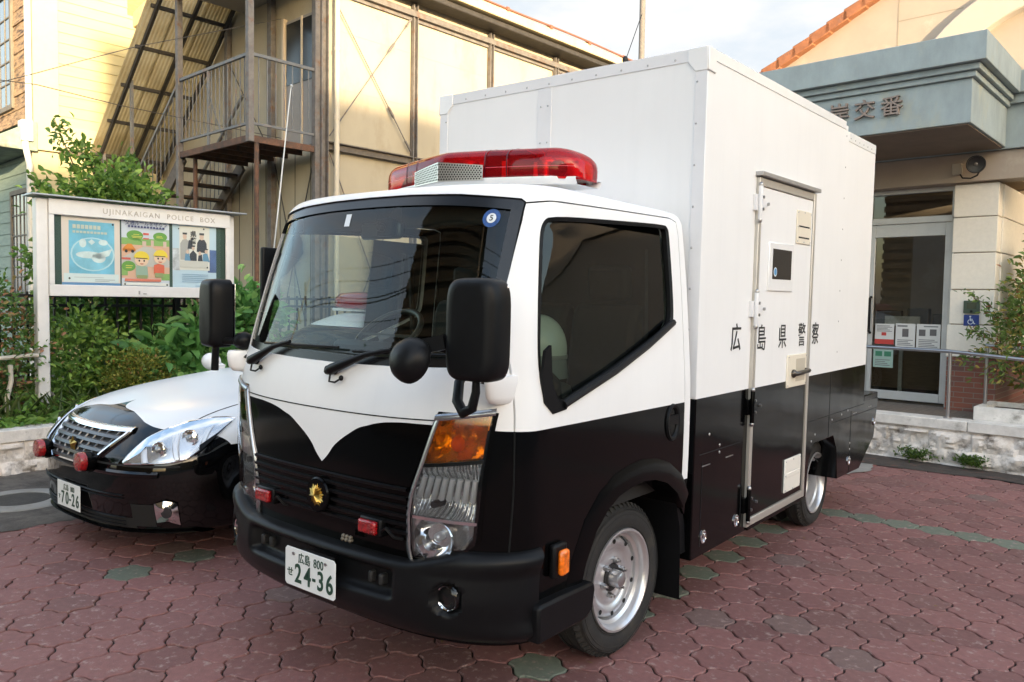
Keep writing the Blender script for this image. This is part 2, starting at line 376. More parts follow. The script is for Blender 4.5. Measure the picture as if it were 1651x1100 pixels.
# leaves and stones on the paving
lf = MB()
for k in range(60):
    x, y = random.uniform(-3.4, 3), random.uniform(-1.5, 6.8); r_ = random.uniform(.006, .016); a = random.random() * 6
    lf.add([(x + r_ * math.cos(a + t) * s_, y + r_ * math.sin(a + t) * s_, .004 + .004 * random.random()) for t, s_ in ((0, 1.3), (1.57, .5), (3.14, 1.3), (4.71, .5))], [(0, 1, 2, 3)])
tag(lf.build('fallen_leaves', mat('dry_leaf', (.20, .13, .045), .8), fix=False), kind='stuff')
# street and far side behind the camera
q = MB(); q.add([(6.6, -60, -.004), (14, -60, -.004), (14, 60, -.004), (6.6, 60, -.004)], [(0, 1, 2, 3)]); tag(q.build('road', mat('road_asphalt', (.05, .05, .052), .85, var=.2, vscale=3, bump=.3, bscale=120), fix=False), kind='structure')
# ================================================================= street side: walls, houses, police box (own frame)
M_STONE = mat('split_stone', (.66, .61, .56), .9, var=.28, vscale=5, bump=.5, bscale=45, dark=(.12, .10, .085), dpos=(.50, .70), dscale=6)
M_CAP = mat('wall_cap', (.66, .63, .59), .85, var=.18, vscale=7, bump=.2, bscale=60, dark=(.20, .18, .15), dpos=(.56, .74), dscale=4)
def rubble(name, a0, a1, zc, ztop, pos, face, depth, label, cat, capt=.11):
    """wall along an axis with a split-stone face and a smooth coping; face: 'y-' or 'x+'"""
    th = thing(name, label, cat, (0, 0, 0), bg=True); q = MB(); n = int((a1 - a0) / .022); nz_ = 19; rows = []
    for j in range(nz_ + 1):
        z = -.15 + (zc + .15) * j / nz_; r = []
        for i in range(n + 1):
            a = a0 + (a1 - a0) * i / n
            rowi = math.floor((z + .02) / .17); st = .42; k = math.floor((a + (rowi % 2) * .2) / st); ed = min((a + (rowi % 2) * .2) - k * st, st - ((a + (rowi % 2) * .2) - k * st)); ez = (z + .02) - rowi * .17; ez = min(ez, .17 - ez)
            h = .055 * mnoise.noise(Vector((a * 4.2, z * 7, 3.1 + k * 7.3 + rowi * 3.7))) + .040 * abs(mnoise.noise(Vector((a * 11, z * 15, 9)))) + .012 * mnoise.noise(Vector((a * 26, z * 30, 2)))
            h *= min(1, ed / .02 + .1) * min(1, ez / .02 + .1); h -= .012 * (1 - min(1, ed / .012)) + .012 * (1 - min(1, ez / .012))
            r.append((a, pos - h, z) if face == 'y-' else (pos + h, a, z))
        rows.append(r)
    q.grid(rows); q.build('stone_face', M_STONE, th, smooth=30)
    q = MB(); 
    if face == 'y-': q.box(a0, a1, pos + .03, pos + depth, -.2, zc + .005)
    else: q.box(pos - depth, pos - .03, a0, a1, -.2, zc + .005)
    q.build('core', M_STONE, th); x = a0; k = 0
    while x < a1 - .1:
        x2 = min(a1, x + 1.45); q = MB()
        if face == 'y-': q.box(x, x2 - .006, pos - .022, pos + depth + .01, zc, ztop + random.uniform(-.002, .002))
        else: q.box(pos - depth - .01, pos + .022, x, x2 - .006, zc, ztop + random.uniform(-.002, .002))
        q.build('coping', M_CAP, th, bevel=.008); x = x2
    return th
rubble('stone_wall', -5.2, 5.5, .352, .462, 7.45, 'y-', .25, 'low split-stone wall with pale coping in front of the police box', 'wall')
rubble('stone_wall', -5.0, 7.2, .335, .445, -5.45, 'x+', .25, 'low pale planting bed wall left of the patrol car', 'wall')
q = MB(); q.box(-11.5, -5.71, -6, 7.6, -.2, .36); tag(q.build('soil', mat('soil', (.05, .038, .026), .95, var=.4, vscale=6, bump=.8, bscale=40)), kind='structure', bg=True)
# ---------- clapboards
def boards(x0, z0, z1, u0, u1, pitch, plane, out, gap=.004, thick=.018, rag=0.):
    """horizontal lapped boards; plane 'x': faces +x at x=x0, u along y; plane 'y': faces -y at y=x0, u along x"""
    q = MB(); z = z0
    while z < z1 - 1e-4:
        za, zb_ = z, min(z + pitch, z1); o0, o1 = thick + (random.uniform(-rag, rag)), .003
        for (ua, ub) in ((u0, u1),):
            if plane == 'x': P = [(x0 + o0, ua, za), (x0 + o0, ub, za), (x0 + o1, ub, zb_), (x0 + o1, ua, zb_), (x0 - .01, ua, za), (x0 - .01, ub, za)]
            else: P = [(ua, x0 - o0, za), (ub, x0 - o0, za), (ub, x0 - o1, zb_), (ua, x0 - o1, zb_), (ua, x0 + .01, za), (ub, x0 + .01, za)]
            q.add(P, [(0, 1, 2, 3), (4, 5, 1, 0)])
        z += pitch
    return q
M_YEL = mat('yellow_boards', (.45, .40, .225), .7, var=.06, vscale=2, stretch=(1, 1, 8))
M_YELT = mat('yellow_trim', (.45, .405, .26), .65, var=.05)
M_GRN = mat('green_boards', (.24, .31, .26), .75, var=.15, vscale=4, stretch=(1, 1, 6))
M_BRN = mat('weathered_boards', (.40, .26, .14), .85, var=.35, vscale=5, stretch=(1, 1, 5), dark=(.06, .04, .03), dpos=(.47, .62), dscale=3.2, bump=.4, bscale=30)
yh = thing('wooden_house', 'yellow clapboard house with peeling brown and pale green side walls at the far left', 'house', (-13.6, 2.7, 0), bg=True)
def local(q, o): q.v = [(x - o.location.x, y - o.location.y, z - o.location.z) for x, y, z in q.v]; return q
XH, YH = -13.6, 2.7
local(boards(XH, 4.78, 10.5, YH + .45, 11.5, .192, 'x', 1), yh).build('upper_wall', M_YEL, yh, fix=False)
local(boards(XH - .08, .2, 4.30, YH + .45, 11.5, .192, 'x', 1), yh).build('lower_wall', M_YEL, yh, fix=False)
q = MB(); q.box(XH - .05, XH + .03, YH + .02, YH + .45, 4.3, 10.5); q.box(XH - .12, XH - .06, YH + .02, YH + .45, .0, 4.3); q.box(XH - .06, XH + .045, YH + .45, 11.5, 4.36, 4.78); q.box(XH - .3, XH - .10, YH + .1, 11.5, .0, 10.5)
local(q, yh).build('corner_boards', M_YELT, yh, bevel=.006)
q = MB(); q.box(XH - .06, XH + .06, YH + .45, 11.5, 4.28, 4.34); local(q, yh).build('ledge', mat('ledge_dark', (.12, .10, .07), .8), yh)
local(boards(YH, 4.85, 10.5, -20.5, XH - .05, .26, 'y', 1, rag=.012), yh).build('peeling_wall', M_BRN, yh, fix=False)
local(boards(YH + .06, .2, 4.25, -20.5, XH - .12, .22, 'y', 1), yh).build('green_wall', M_GRN, yh, fix=False)
q = MB(); q.prism([(YH - .02, 4.78), (YH - .62, 4.42), (YH - .62, 4.30), (YH - .5, 4.26), (YH + .08, 4.26), (YH + .08, 4.78)], 'x', -20.5, XH + .06); local(q, yh).build('pent_roof', mat('pent_green', (.22, .28, .23), .7, var=.25, vscale=5, dark=(.10, .09, .07), dpos=(.5, .7)), yh, bevel=.01)
q = MB(); q.box(-20.3, XH - .1, YH + .1, YH + .2, 0, 10.4); local(q, yh).build('inner_wall', M_GRN, yh)
for (x0, x1, z0, z1, yy, nm) in ((-16.0, -14.62, 5.25, 7.3, YH, 'up'), (-14.9, -13.98, 1.6, 3.55, YH + .06, 'low')):
    q = MB()
    for a, b, c, d in ((x0 - .09, x0, z0 - .08, z1 + .08), (x1, x1 + .09, z0 - .08, z1 + .08), (x0, x1, z0 - .09, z0), (x0, x1, z1, z1 + .09)): q.box(a, b, yy - .06, yy + .02, c, d)
    for k in range(1, 5): q.box(x0, x1, yy - .045, yy - .02, z0 + (z1 - z0) * k / 5 - .015, z0 + (z1 - z0) * k / 5 + .015)
    for k in range(1, 4): q.box(x0 + (x1 - x0) * k / 4 - .015, x0 + (x1 - x0) * k / 4 + .015, yy - .042, yy - .022, z0, z1)
    wn = local(q, yh).build('window', mat('sash_grey', (.16, .14, .11) if nm == 'up' else (.30, .36, .30), .7, var=.2), yh, bevel=.004)
    q = MB(); q.box(x0, x1, yy - .030, yy - .026, z0, z1); local(q, yh).build('pane', mat('old_glass', (.09, .11, .12), .08, spec=.6), wn)
    wn.parent = yh
q = MB(); q.tube([(XH + .03, YH - .05, 9.8), (XH + .03, YH - .05, 4.75), (XH + .04, YH - .12, 4.5), (XH + .07, YH - .12, 4.3), (XH + .03, YH - .05, 4.0), (XH + .03, YH - .05, .1)], .055, 10); q.box(XH - .08, XH + .14, YH - .20, YH - .02, 4.42, 4.78)
local(q, yh).build('downpipe', mat('pipe_white', (.62, .62, .58), .5, var=.06), yh, smooth=40)
q = MB(); q.box(XH, XH + .02, 4.4, 5.0, 7.15, 9); q.box(XH, XH + .05, 4.0, 11.5, 7.62, 7.75); local(q, yh).build('bare_panel', mat('bare_wood', (.45, .22, .09), .8, var=.2, stretch=(1, 1, 5)), yh)
q = MB(); q.prism([(YH - .5, 10.4), (7, 13.2), (12, 10.4)], 'x', -20.8, XH + .5); local(q, yh).build('roof', mat('roof_tile_grey', (.11, .105, .10), .8, var=.2, bump=.6, bscale=20), yh)

# ---------- beige steel framed warehouse
M_BEI = mat('beige_panel', (.385, .34, .25), .72, var=.07, vscale=1.2, stretch=(1, 1, .5), dark=(.30, .25, .17), dpos=(.53, .75), dscale=1.4)
M_RUST = mat('rusty_steel', (.16, .15, .145), .7, .3, var=.25, vscale=9, dark=(.16, .085, .05), dpos=(.54, .70), dscale=5.5, bump=.2, bscale=60)
M_DSTEEL = mat('dark_steel', (.045, .042, .04), .65, .3, var=.25, vscale=8)
wx = -8.0
wh = thing('warehouse', 'beige panelled two-storey warehouse with rusty steel posts and cross bracing', 'building', (wx, 5.06, 0), bg=True)
q = MB(); q.box(wx - 6, wx, 5.10, 22, -.2, 6.95); local(q, wh).build('wall', M_BEI, wh)
cols_y = [5.10, 6.93, 8.81, 10.74, 12.62, 14.5, 16.4, 18.3, 20.2, 22]
for y in cols_y:
    q = MB(); w_ = .10 if y > 5.2 else .13
    q.box(wx + .012, wx + .10, y - w_ / 2, y - w_ / 2 + .018, -.2, 6.72); q.box(wx + .012, wx + .10, y + w_ / 2 - .018, y + w_ / 2, -.2, 6.72); q.box(wx + .012, wx + .03, y - w_ / 2, y + w_ / 2, -.2, 6.72)
    local(q, wh).build('post', M_RUST, wh, bevel=.004)
q = MB(); q.box(wx + .03, wx + .10, 5.15, 22, 4.0, 4.02); q.box(wx + .03, wx + .10, 5.15, 22, 4.11, 4.13); q.box(wx + .03, wx + .05, 5.15, 22, 4.02, 4.11); local(q, wh).build('girt', mat('girt_steel', (.13, .11, .09), .7, .2, var=.3, vscale=10), wh, bevel=.003)
q = MB(); q.box(wx + .02, wx + .11, 5.12, 22, 6.50, 6.60); q.box(wx + .02, wx + .04, 5.12, 22, 6.44, 6.50); local(q, wh).build('eaves_beam', M_RUST, wh, bevel=.004)
q = MB(); q.box(wx + .02, wx + .40, 4.7, 22.3, 6.74, 6.84); local(q, wh).build('gutter', M_DSTEEL, wh, bevel=.02)
q = MB(); q.prism([(wx + .50, 6.86), (wx + .50, 7.02), (wx + .45, 7.06), (wx - 3, 7.7), (wx - 6.4, 7.06), (wx - 6.4, 6.95), (wx, 6.86)], 'y', 4.5, 22.4); local(q, wh).build('roof', mat('roof_edge', (.50, .42, .26), .7, var=.15, vscale=5), wh, bevel=.01)
q = MB()
for y in np.arange(5.0, 22, 1.25): q.box(wx + .38, wx + .52, y, y + .07, 7.02, 7.09)
q.tube([(wx + .49, y, 7.07 + .012 * math.sin(y * 1.3)) for y in np.arange(4.5, 22.4, .5)], .022, 6); local(q, wh).build('roof_clips', mat('clip_rust', (.20, .08, .05), .7), wh)
def xbrace(y0, y1, z0, z1):
    q = MB()
    for (a, b) in (((y0, z1), (y1, z0)), ((y0, z0), (y1, z1))):
        p0 = Vector((wx + .07, a[0], a[1])); p1 = Vector((wx + .07, b[0], b[1])); q.tube([p0, p1], .010, 6)
        d = p1 - p0; q.tube([p0 + d * .70, p0 + d * .715, p0 + d * .765, p0 + d * .78], [.012, .026, .026, .012], 6); q.tube([p0 + d * .93, p1], .020, 6)
    local(q, wh).build('brace', M_RUST, wh, smooth=40)
xbrace(5.2, 6.84, 4.22, 6.45); xbrace(5.2, 6.84, .3, 3.95); xbrace(10.83, 12.53, 4.2, 6.45); xbrace(12.7, 14.4, .3, 3.95)
q = MB()
for z in (5.0, 5.9, 2.1, 3.1): q.box(wx + .0005, wx + .003, 5.16, 22, z - .003, z + .003)
local(q, wh).build('panel_joints', mat('joint_line', (.40, .35, .24), .8), wh)
q = MB(); q.tube([(wx + .16, 5.27, 6.75), (wx + .16, 5.27, .1)], .042, 12)
for z in (5.55, 4.5, 3.3, 2.1): q.cyl((wx + .16, 5.27, z - .03), (wx + .16, 5.27, z + .03), .05, None, 12)
local(q, wh).build('downpipe', mat('pipe_beige', (.50, .45, .36), .5, var=.06), wh, smooth=40)
# end wall towards the stairs: sliding door, thin posts, cladding
q = MB(); q.box(-8.95, -8.02, 5.060, 5.098, 4.10, 6.15); dr = local(q, wh).build('end_door', mat('door_grey', (.24, .225, .215), .5, var=.1), wh, bevel=.004)
q = MB()
for x0, x1 in ((-8.93, -8.52), (-8.45, -8.06)): q.box(x0, x1, 5.048, 5.062, 5.12, 6.10)
local(q, wh).build('door_pane', mat('door_glass_dark', (.022, .022, .021), .15), dr)
q = MB(); q.box(-8.505, -8.465, 5.04, 5.062, 4.1, 6.15); q.box(-9.03, -8.97, 5.02, 5.09, 4.0, 6.2); local(q, wh).build('door_jamb', mat('jamb_cream', (.55, .46, .34), .6), dr)
q = MB(); q.box(-9.45, -9.32, 5.0, 5.09, -.1, 6.7); q.box(-8.10, -8.03, 4.98, 5.05, 0, 6.7); q.box(-10.9, -10.8, 5.0, 5.09, -.1, 6.7); local(q, wh).build('end_post', M_RUST, wh, bevel=.004)
q = MB()
for x in np.arange(-11, -8.1, .45): q.box(x, x + .005, 5.092, 5.1, .1, 4.0)
q.tube([(-8.15, 5.06, 3.9), (-9.3, 5.06, .6)], .009, 6); q.tube([(-9.3, 5.06, 3.9), (-8.15, 5.06, .6)], .009, 6); q.tube([(-10.8, 5.06, 5.8), (-9.45, 5.06, 4.1)], .009, 6); local(q, wh).build('end_brace', M_DSTEEL, wh, smooth=40)
q = MB(); q.box(-10.35, -7.9, 3.55, 5.09, 6.62, 6.72); local(q, wh).build('porch_ceiling', mat('porch_ceiling', (.30, .28, .25), .8), wh)
# ---------- outside staircase with landing and yellow plastic roof
stt = thing('outside_staircase', 'rusty steel staircase and landing under a yellow corrugated plastic roof', 'staircase', (-9, 4.4, 0), bg=True)
LZ = 4.03
q = MB(); q.box(-10.25, -7.98, 3.86, 3.90, LZ - .10, LZ); q.box(-8.02, -7.98, 3.90, 5.0, LZ - .10, LZ); q.box(-10.25, -8.02, 3.90, 5.0, LZ - .03, LZ - .01)
for x in np.arange(-10.1, -8.05, .42): q.box(x, x + .04, 3.9, 5.0, LZ - .10, LZ - .03)
local(q, stt).build('landing', mat('rusty_brown', (.13, .065, .04), .8, .1, var=.35, vscale=9, dark=(.05, .04, .035), dpos=(.45, .65), dscale=6), stt, bevel=.004)
M_RAIL = mat('rail_steel', (.15, .155, .16), .6, .35, var=.2, vscale=8, dark=(.24, .12, .06), dpos=(.55, .68), dscale=4)
q = MB(); RT, RB = LZ + 1.16, LZ + .17
q.bar((-10.25, 3.88, RT), (-8.0, 3.88, RT), .045, .045); q.bar((-10.25, 3.88, RB), (-8.0, 3.88, RB), .035, .035); q.bar((-8.0, 3.88, RT), (-8.0, 5.0, RT), .045, .045); q.bar((-8.0, 3.88, RB), (-8.0, 5.0, RB), .035, .035)
for x in np.arange(-10.15, -8.05, .125): q.bar((x, 3.88, RB), (x, 3.88, RT), .013, .013)
for y in np.arange(4.02, 4.95, .14): q.bar((-8.0, y, RB), (-8.0, y, RT), .013, .013)
q.bar((-9.25, 3.88, LZ), (-9.25, 3.88, RT), .055, .03); q.bar((-8.85, 3.885, LZ + .1), (-9.35, 3.885, LZ + .95), .012, .012)
local(q, stt).build('railing', M_RAIL, stt)
q = MB()
for x, y in ((-10.25, 3.88), (-8.0, 3.88), (-8.0, 5.0)): q.box(x - .045, x + .045, y - .045, y + .045, LZ - .1 if x > -9 and y < 4 else 0, 6.68)
local(q, stt).build('post', M_RUST, stt, bevel=.005)
q = MB()
for x, y in ((-9.95, 4.0), (-7.99, 3.98)): q.cyl((x, y, 0), (x, y, LZ - .1), .035, None, 10)
local(q, stt).build('prop', mat('rusty_brown', (.13, .065, .04), .8), stt, smooth=40)
sx0, sz0, slp = -10.22, LZ - .05, .80
for y in (3.93, 4.97):
    q = MB(); q.bar((sx0, y, sz0 - .02), (-13.3, y, sz0 - .02 - slp * 3.08), .05, .22); local(q, stt).build('stringer', mat('stringer_steel', (.12, .10, .085), .75, .2, var=.3, vscale=8), stt)
for k in range(13):
    x = sx0 - .12 - k * .25; q = MB(); q.box(x - .26, x + .0, 3.95, 4.95, sz0 - .20 - k * .20, sz0 - .16 - k * .20); local(q, stt).build('tread', mat('tread_steel', (.07, .05, .042), .8, var=.3, vscale=7), stt)
q = MB()
for y in (3.88, 5.0):
    q.bar((-10.25, y, RT - .02), (-13.3, y, RT - .02 - slp * 3.05), .045, .045)
    for x in np.arange(-13.2, -10.3, .16):
        zt = RT - .02 - slp * (-10.25 - x); q.bar((x, y, zt - .95), (x, y, zt), .012, .012)
for x in (-12.0, -13.3): q.box(x - .026, x + .026, 3.80, 3.85, 0, 6.9 + (x + 10.5) * .86 - .12)
local(q, stt).build('stair_rail', M_RAIL, stt)
q = MB(); q.box(-14.3, -13.2, 3.9, 5.0, 1.45, 1.55); q.box(-14.2, -14.1, 3.95, 4.05, 0, 1.5); q.box(-13.4, -13.3, 3.95, 4.05, 0, 1.5); local(q, stt).build('lower_landing', M_RUST, stt)
def rz(x): return 6.86 + (x + 10.5) * .86
m = bpy.data.materials.new('yellow_plastic'); m.use_nodes = True; n_ = m.node_tree.nodes; L_ = m.node_tree.links; n_.remove(n_['Principled BSDF'])
d_ = n_.new('ShaderNodeBsdfDiffuse'); t_ = n_.new('ShaderNodeBsdfTranslucent'); mxs = n_.new('ShaderNodeMixShader'); mxs.inputs['Fac'].default_value = .62
tcn = n_.new('ShaderNodeTexCoord'); nn_ = n_.new('ShaderNodeTexNoise'); nn_.inputs['Scale'].default_value = 1.8; nn_.inputs['Detail'].default_value = 5; L_.new(tcn.outputs['Object'], nn_.inputs['Vector'])
cr_ = n_.new('ShaderNodeValToRGB'); cr_.color_ramp.elements[0].position = .35; cr_.color_ramp.elements[0].color = (.33, .285, .18, 1); cr_.color_ramp.elements[1].position = .68; cr_.color_ramp.elements[1].color = (.47, .43, .31, 1)
L_.new(nn_.outputs['Fac'], cr_.inputs['Fac']); L_.new(cr_.outputs['Color'], d_.inputs['Color']); L_.new(cr_.outputs['Color'], t_.inputs['Color']); L_.new(d_.outputs[0], mxs.inputs[1]); L_.new(t_.outputs[0], mxs.inputs[2]); L_.new(mxs.outputs[0], n_['Material Output'].inputs['Surface'])
for k, (ya, yb) in enumerate(((3.62, 4.14), (4.10, 4.62), (4.58, 5.08))):
    q = MB(); ys = np.arange(ya, yb, .0105); rows = []
    for x in (-10.2, -14.1): rows.append([(x, y, rz(x) + .012 * math.sin((y - ya) * 2 * math.pi / .063) + k * .004) for y in ys])
    q.grid(rows); local(q, stt).build('plastic_roof', m, stt, smooth=180, fix=False)
q = MB()
for x in (-10.87, -11.5, -12.13, -12.76, -13.39): q.box(x - .03, x + .03, 3.70, 5.02, rz(x) - .075, rz(x) - .018)
for y in (3.78, 4.4, 5.0): q.bar((-10.3, y, rz(-10.3) - .11), (-14.0, y, rz(-14.0) - .11), .05, .07)
local(q, stt).build('roof_purlins', M_DSTEEL, stt)
# ---------- overhead wires
for pts in ([(-9, -2, 4.35), (-9, 1.0, 4.34), (-9, 1.42, 4.55), (-9, 2.0, 4.85), (-9, 2.7, 5.2), (-9, 5.0, 6.2)], [(-9, -2, 4.45), (-9, 1.0, 4.37), (-9, 1.42, 4.40), (-9, 2.47, 4.33), (-9, 5.0, 4.28)]):
    q = MB(); q.tube([(x, y, z) for x, y, z in pts], .006, 5); tag(q.build('overhead_wire', mat('cable_black', (.06, .055, .05), .6), smooth=60), 'thin wire rising to the right across the yellow house' if pts[0][2] < 4.4 else 'thin wire running almost level across the yellow house', 'wire', bg=True)

# ---------- notice board with posters
nb = thing('notice_board', 'glass fronted white notice board on two posts above the planting bed', 'notice board', (-6.0, 1.52, 0), bg=True)
M_NB = mat('board_white', (.66, .66, .66), .4, .1, var=.05, vscale=8)
y0, y1, zb_, zt_ = .525, 2.56, 1.66, 2.60
for y in (y0 + .02, y1 - .02):
    q = MB(); q.box(-6.16, -6.06, y - .055, y + .055, .2, zt_ + .02) if y > 1 else q.box(-6.10, -5.98, y - .055, y + .055, .2, zt_ + .02); local(q, nb).build('post', M_NB, nb, bevel=.012)
q = MB(); q.prism([(-5.88, zt_ + .035), (-5.88, zt_ + .05), (-6.05, zt_ + .056), (-6.2, zt_ + .05), (-6.2, zt_ + .035)], 'y', y0 - .09, y1 + .10); local(q, nb).build('top_cover', mat('board_roof', (.36, .38, .41), .4, .6), nb, bevel=.004)
q = MB(); q.box(-6.14, -6.01, y0 + .08, y1 - .08, zb_ + .02, zt_ - .02); local(q, nb).build('case', M_NB, nb)
q = MB(); q.box(-5.985, -5.955, y0 + .07, y1 - .07, zb_, zb_ + .115); q.box(-5.985, -5.955, y0 + .07, y1 - .07, zt_ - .135, zt_ + .02); q.box(-5.985, -5.957, y0 + .07, y0 + .12, zb_ + .115, zt_ - .135); q.box(-5.985, -5.957, y1 - .12, y1 - .07, zb_ + .115, zt_ - .135); local(q, nb).build('frame', M_NB, nb, bevel=.006)
q = MB(); q.box(-6.008, -6.002, y0 + .10, y1 - .10, zb_ + .05, zt_ - .10); local(q, nb).build('green_felt', mat('felt_green', (.035, .07, .055), .9, var=.1), nb)
q = MB(); q.grid([[(-5.972, y, z) for y in (y0 + .10, y1 - .10)] for z in (zb_ + .10, zt_ - .12)]); local(q, nb).build('glass', glass('board_glass', (.93, .96, .95), 0, 1.45), nb)
q = MB(); q.box(-5.955, -5.945, 1.45, 1.462, zb_ + .03, zb_ + .065); q.box(-5.955, -5.945, 1.50, 1.53, zb_ + .03, zb_ + .042); local(q, nb).build('lock', M_STEEL, nb)
tm = text_mesh('UJINAKAIGAN  POLICE  BOX', .075, .012, .001, 1., spacing=1.28)
place_text([(tm, 0, 0)], 'board_lettering', mat('faded_letters', (.42, .40, .37), .7, var=.35, vscale=18), nb, (Vector((-5.9538, 1.70, zt_ - .066)) - nb.location, (0, 1, 0), (0, 0, 1), (1, 0, 0)))
def poster(label, y0, y1, z0, z1, base):
    t = thing('poster', label, 'poster', (-6.0, (y0 + y1) / 2, (z0 + z1) / 2), 'posters in the notice board', bg=True)
    q = MB(); q.box(-.0015, .0, -(y1 - y0) / 2, (y1 - y0) / 2, -(z1 - z0) / 2, (z1 - z0) / 2); q.build('sheet', base, t); t['n'] = 0
    w_, h_ = (y1 - y0), (z1 - z0)
    def shp(name, m_, polys):
        t['n'] += 1; q = MB()
        for P in polys: q.add([(.0009 * t['n'], (u - .5) * w_, (v - .5) * h_) for u, v in P], [tuple(range(len(P)))])
        return q.build(name, m_, t, fix=False)
    return t, shp
def flat(name, c, var=0.): return mat(name, c, .6, var=var, vscale=9)
def rect(a, b, c, d): return [(a, c), (b, c), (b, d), (a, d)]
def circ(u, v, r, asp=1., n=24, a0=0, a1=2 * math.pi): return [(u + r * math.cos(t), v + r * asp * math.sin(t)) for t in np.linspace(a0, a1, n, endpoint=(a1 - a0) < 6.2)]
pz0, pz1 = 1.775, 2.475
t, s = poster('pale poster with a blue centre and a large white ring', .72, 1.28, pz0, pz1 + .035, flat('paper_pink', (.74, .64, .58)))
s('blue_field', mat('poster_sky', (.16, .47, .66), .6, var=.25, vscale=3), [rect(.12, .90, .13, .88)]); s('footer_band', flat('poster_navy', (.10, .25, .48)), [rect(.0, 1, .0, .035)])
s('lower_field', flat('poster_pale', (.66, .74, .76)), [rect(.03, .97, .04, .16)]); s('ring', flat('poster_ring', (.45, .68, .78)), [circ(.52, .43, .38, .62)]); s('inner_disc', mat('poster_disc', (.22, .52, .68), .6, var=.2, vscale=5), [circ(.52, .43, .35, .62)])
s('white_shapes', mat('poster_cloud', (.62, .72, .74), .6, var=.15, vscale=12), [circ(.45, .42, .22, .22), circ(.62, .38, .12, .55), [(.5, .42), (.86, .52), (.80, .42), (.62, .36)], circ(.35, .58, .06), circ(.70, .60, .08, .5), [(.44, .60), (.50, .64), (.56, .60), (.50, .56)]])
s('title_lines', flat('poster_title', (.55, .58, .50)), [rect(.18 + .07 * k, .235 + .07 * k, .775, .83) for k in range(7)] + [rect(.18 + .06 * k, .225 + .06 * k, .715, .745) for k in range(10)]); s('small_print', flat('print_grey', (.35, .38, .42)), [rect(.55, .9, .075, .083), rect(.55, .8, .055, .062), rect(.2, .7, .105, .110)]); s('pins', M_TEXT, [circ(.12, .09, .018, .8), circ(.87, .86, .018, .8), circ(.04, .975, .018, .8)])
t, s = poster('colourful traffic safety poster with two children in yellow caps', 1.295, 1.80, pz0, pz1 + .01, flat('paper_lilac', (.60, .64, .74)))
s('scene_ground', flat('poster_orange', (.70, .42, .30)), [rect(.0, 1, .12, .62)]); s('road', flat('poster_grey', (.52, .50, .48)), [[(0, .42), (.45, .60), (.62, .60), (1, .40), (1, .30), (0, .30)]]); s('green_strip', flat('poster_lime', (.24, .42, .12)), [rect(0, 1, .62, .72), rect(.0, .12, .16, .30), rect(.82, 1, .10, .2)])
s('bubbles', flat('poster_green', (.13, .33, .05)), [circ(.27, .76, .17, .45), circ(.80, .76, .15, .45), circ(.14, .30, .14, .55), [(.22, .72), (.42, .66), (.36, .74)]]); s('bubble_text', flat('poster_yellow', (.70, .62, .10)), [rect(.20, .42, .742, .752), rect(.22, .40, .722, .731), rect(.24, .36, .77, .778), rect(.72, .86, .742, .752), rect(.72, .84, .765, .773), rect(.08, .22, .30, .31), rect(.08, .2, .27, .28)])
s('red_signs', flat('poster_red', (.62, .10, .07)), [rect(.44, .56, .775, .805), rect(.44, .56, .71, .73), rect(.0, .18, .395, .425)]); s('car', flat('car_orange', (.72, .25, .03)), [[(.02, .53), (.04, .58), (.12, .63), (.20, .63), (.26, .57), (.28, .53)], rect(.02, .28, .52, .56)]); s('wheels', M_TEXT, [circ(.09, .52, .03, .75), circ(.22, .52, .03, .75)])
s('buildings', flat('poster_pink', (.66, .48, .42)), [rect(.42, .50, .60, .68), rect(.60, .66, .60, .70), rect(.86, .93, .60, .69)])
s('bodies', flat('shirt_mix', (.30, .42, .34)), [[(.28, .14), (.28, .30), (.38, .32), (.52, .30), (.54, .14)], ]); s('red_shirt', flat('shirt_red', (.66, .12, .06)), [[(.66, .20), (.66, .33), (.76, .35), (.88, .33), (.88, .20)]]); s('trousers', flat('trousers', (.28, .32, .14)), [rect(.68, .86, .14, .21), rect(.30, .52, .12, .17)])
s('faces', flat('skin_flat', (.78, .56, .42)), [circ(.40, .39, .14, .62), circ(.79, .43, .13, .62)]); s('caps', flat('cap_yellow', (.80, .60, .04)), [circ(.40, .43, .16, .62, 16, .05, math.pi - .05) + [(.22, .43), (.55, .40)], circ(.80, .47, .15, .62, 16, .0, math.pi) + [(.63, .47), (.95, .45)]]); s('hair', flat('hair_brown', (.10, .05, .02)), [rect(.28, .52, .415, .428), rect(.68, .90, .458, .470)])
s('eyes', M_TEXT, [circ(.35, .385, .018, .9), circ(.45, .385, .018, .9), circ(.745, .43, .018, .9), circ(.84, .43, .018, .9)]); s('mouths', flat('mouth_red', (.55, .12, .08)), [circ(.40, .345, .04, .4, 12, math.pi, 2 * math.pi), circ(.79, .385, .045, .4, 12, math.pi, 2 * math.pi)])
s('footer_band', flat('paper_white', (.72, .72, .70)), [rect(.02, .98, .015, .055)]); s('slogan_band', flat('slogan_red', (.68, .20, .13)), [rect(.05, .80, .075, .115)])
tm = text_mesh('交通ルールを守ろう', .062, .012, 0., .8); place_text([(tm, 0, 0)], 'poster_title', flat('title_navy', (.05, .06, .18)), t, (Vector((.022, .0, .315)), (0, 1, 0), (0, 0, 1), (1, 0, 0)))
s('subtitle_marks', flat('title_navy', (.05, .06, .18)), [rect(.12 + .065 * k, .165 + .065 * k, .875, .905) for k in range(12)]); s('pins', M_TEXT, [circ(.05, .03, .018, .8), circ(.93, .03, .018, .8), circ(.05, .97, .014, .8)])
t, s = poster('pale blue recruiting poster with a group of uniformed figures', 1.835, 2.34, pz0, pz1 - .005, flat('paper_blue', (.50, .64, .76)))
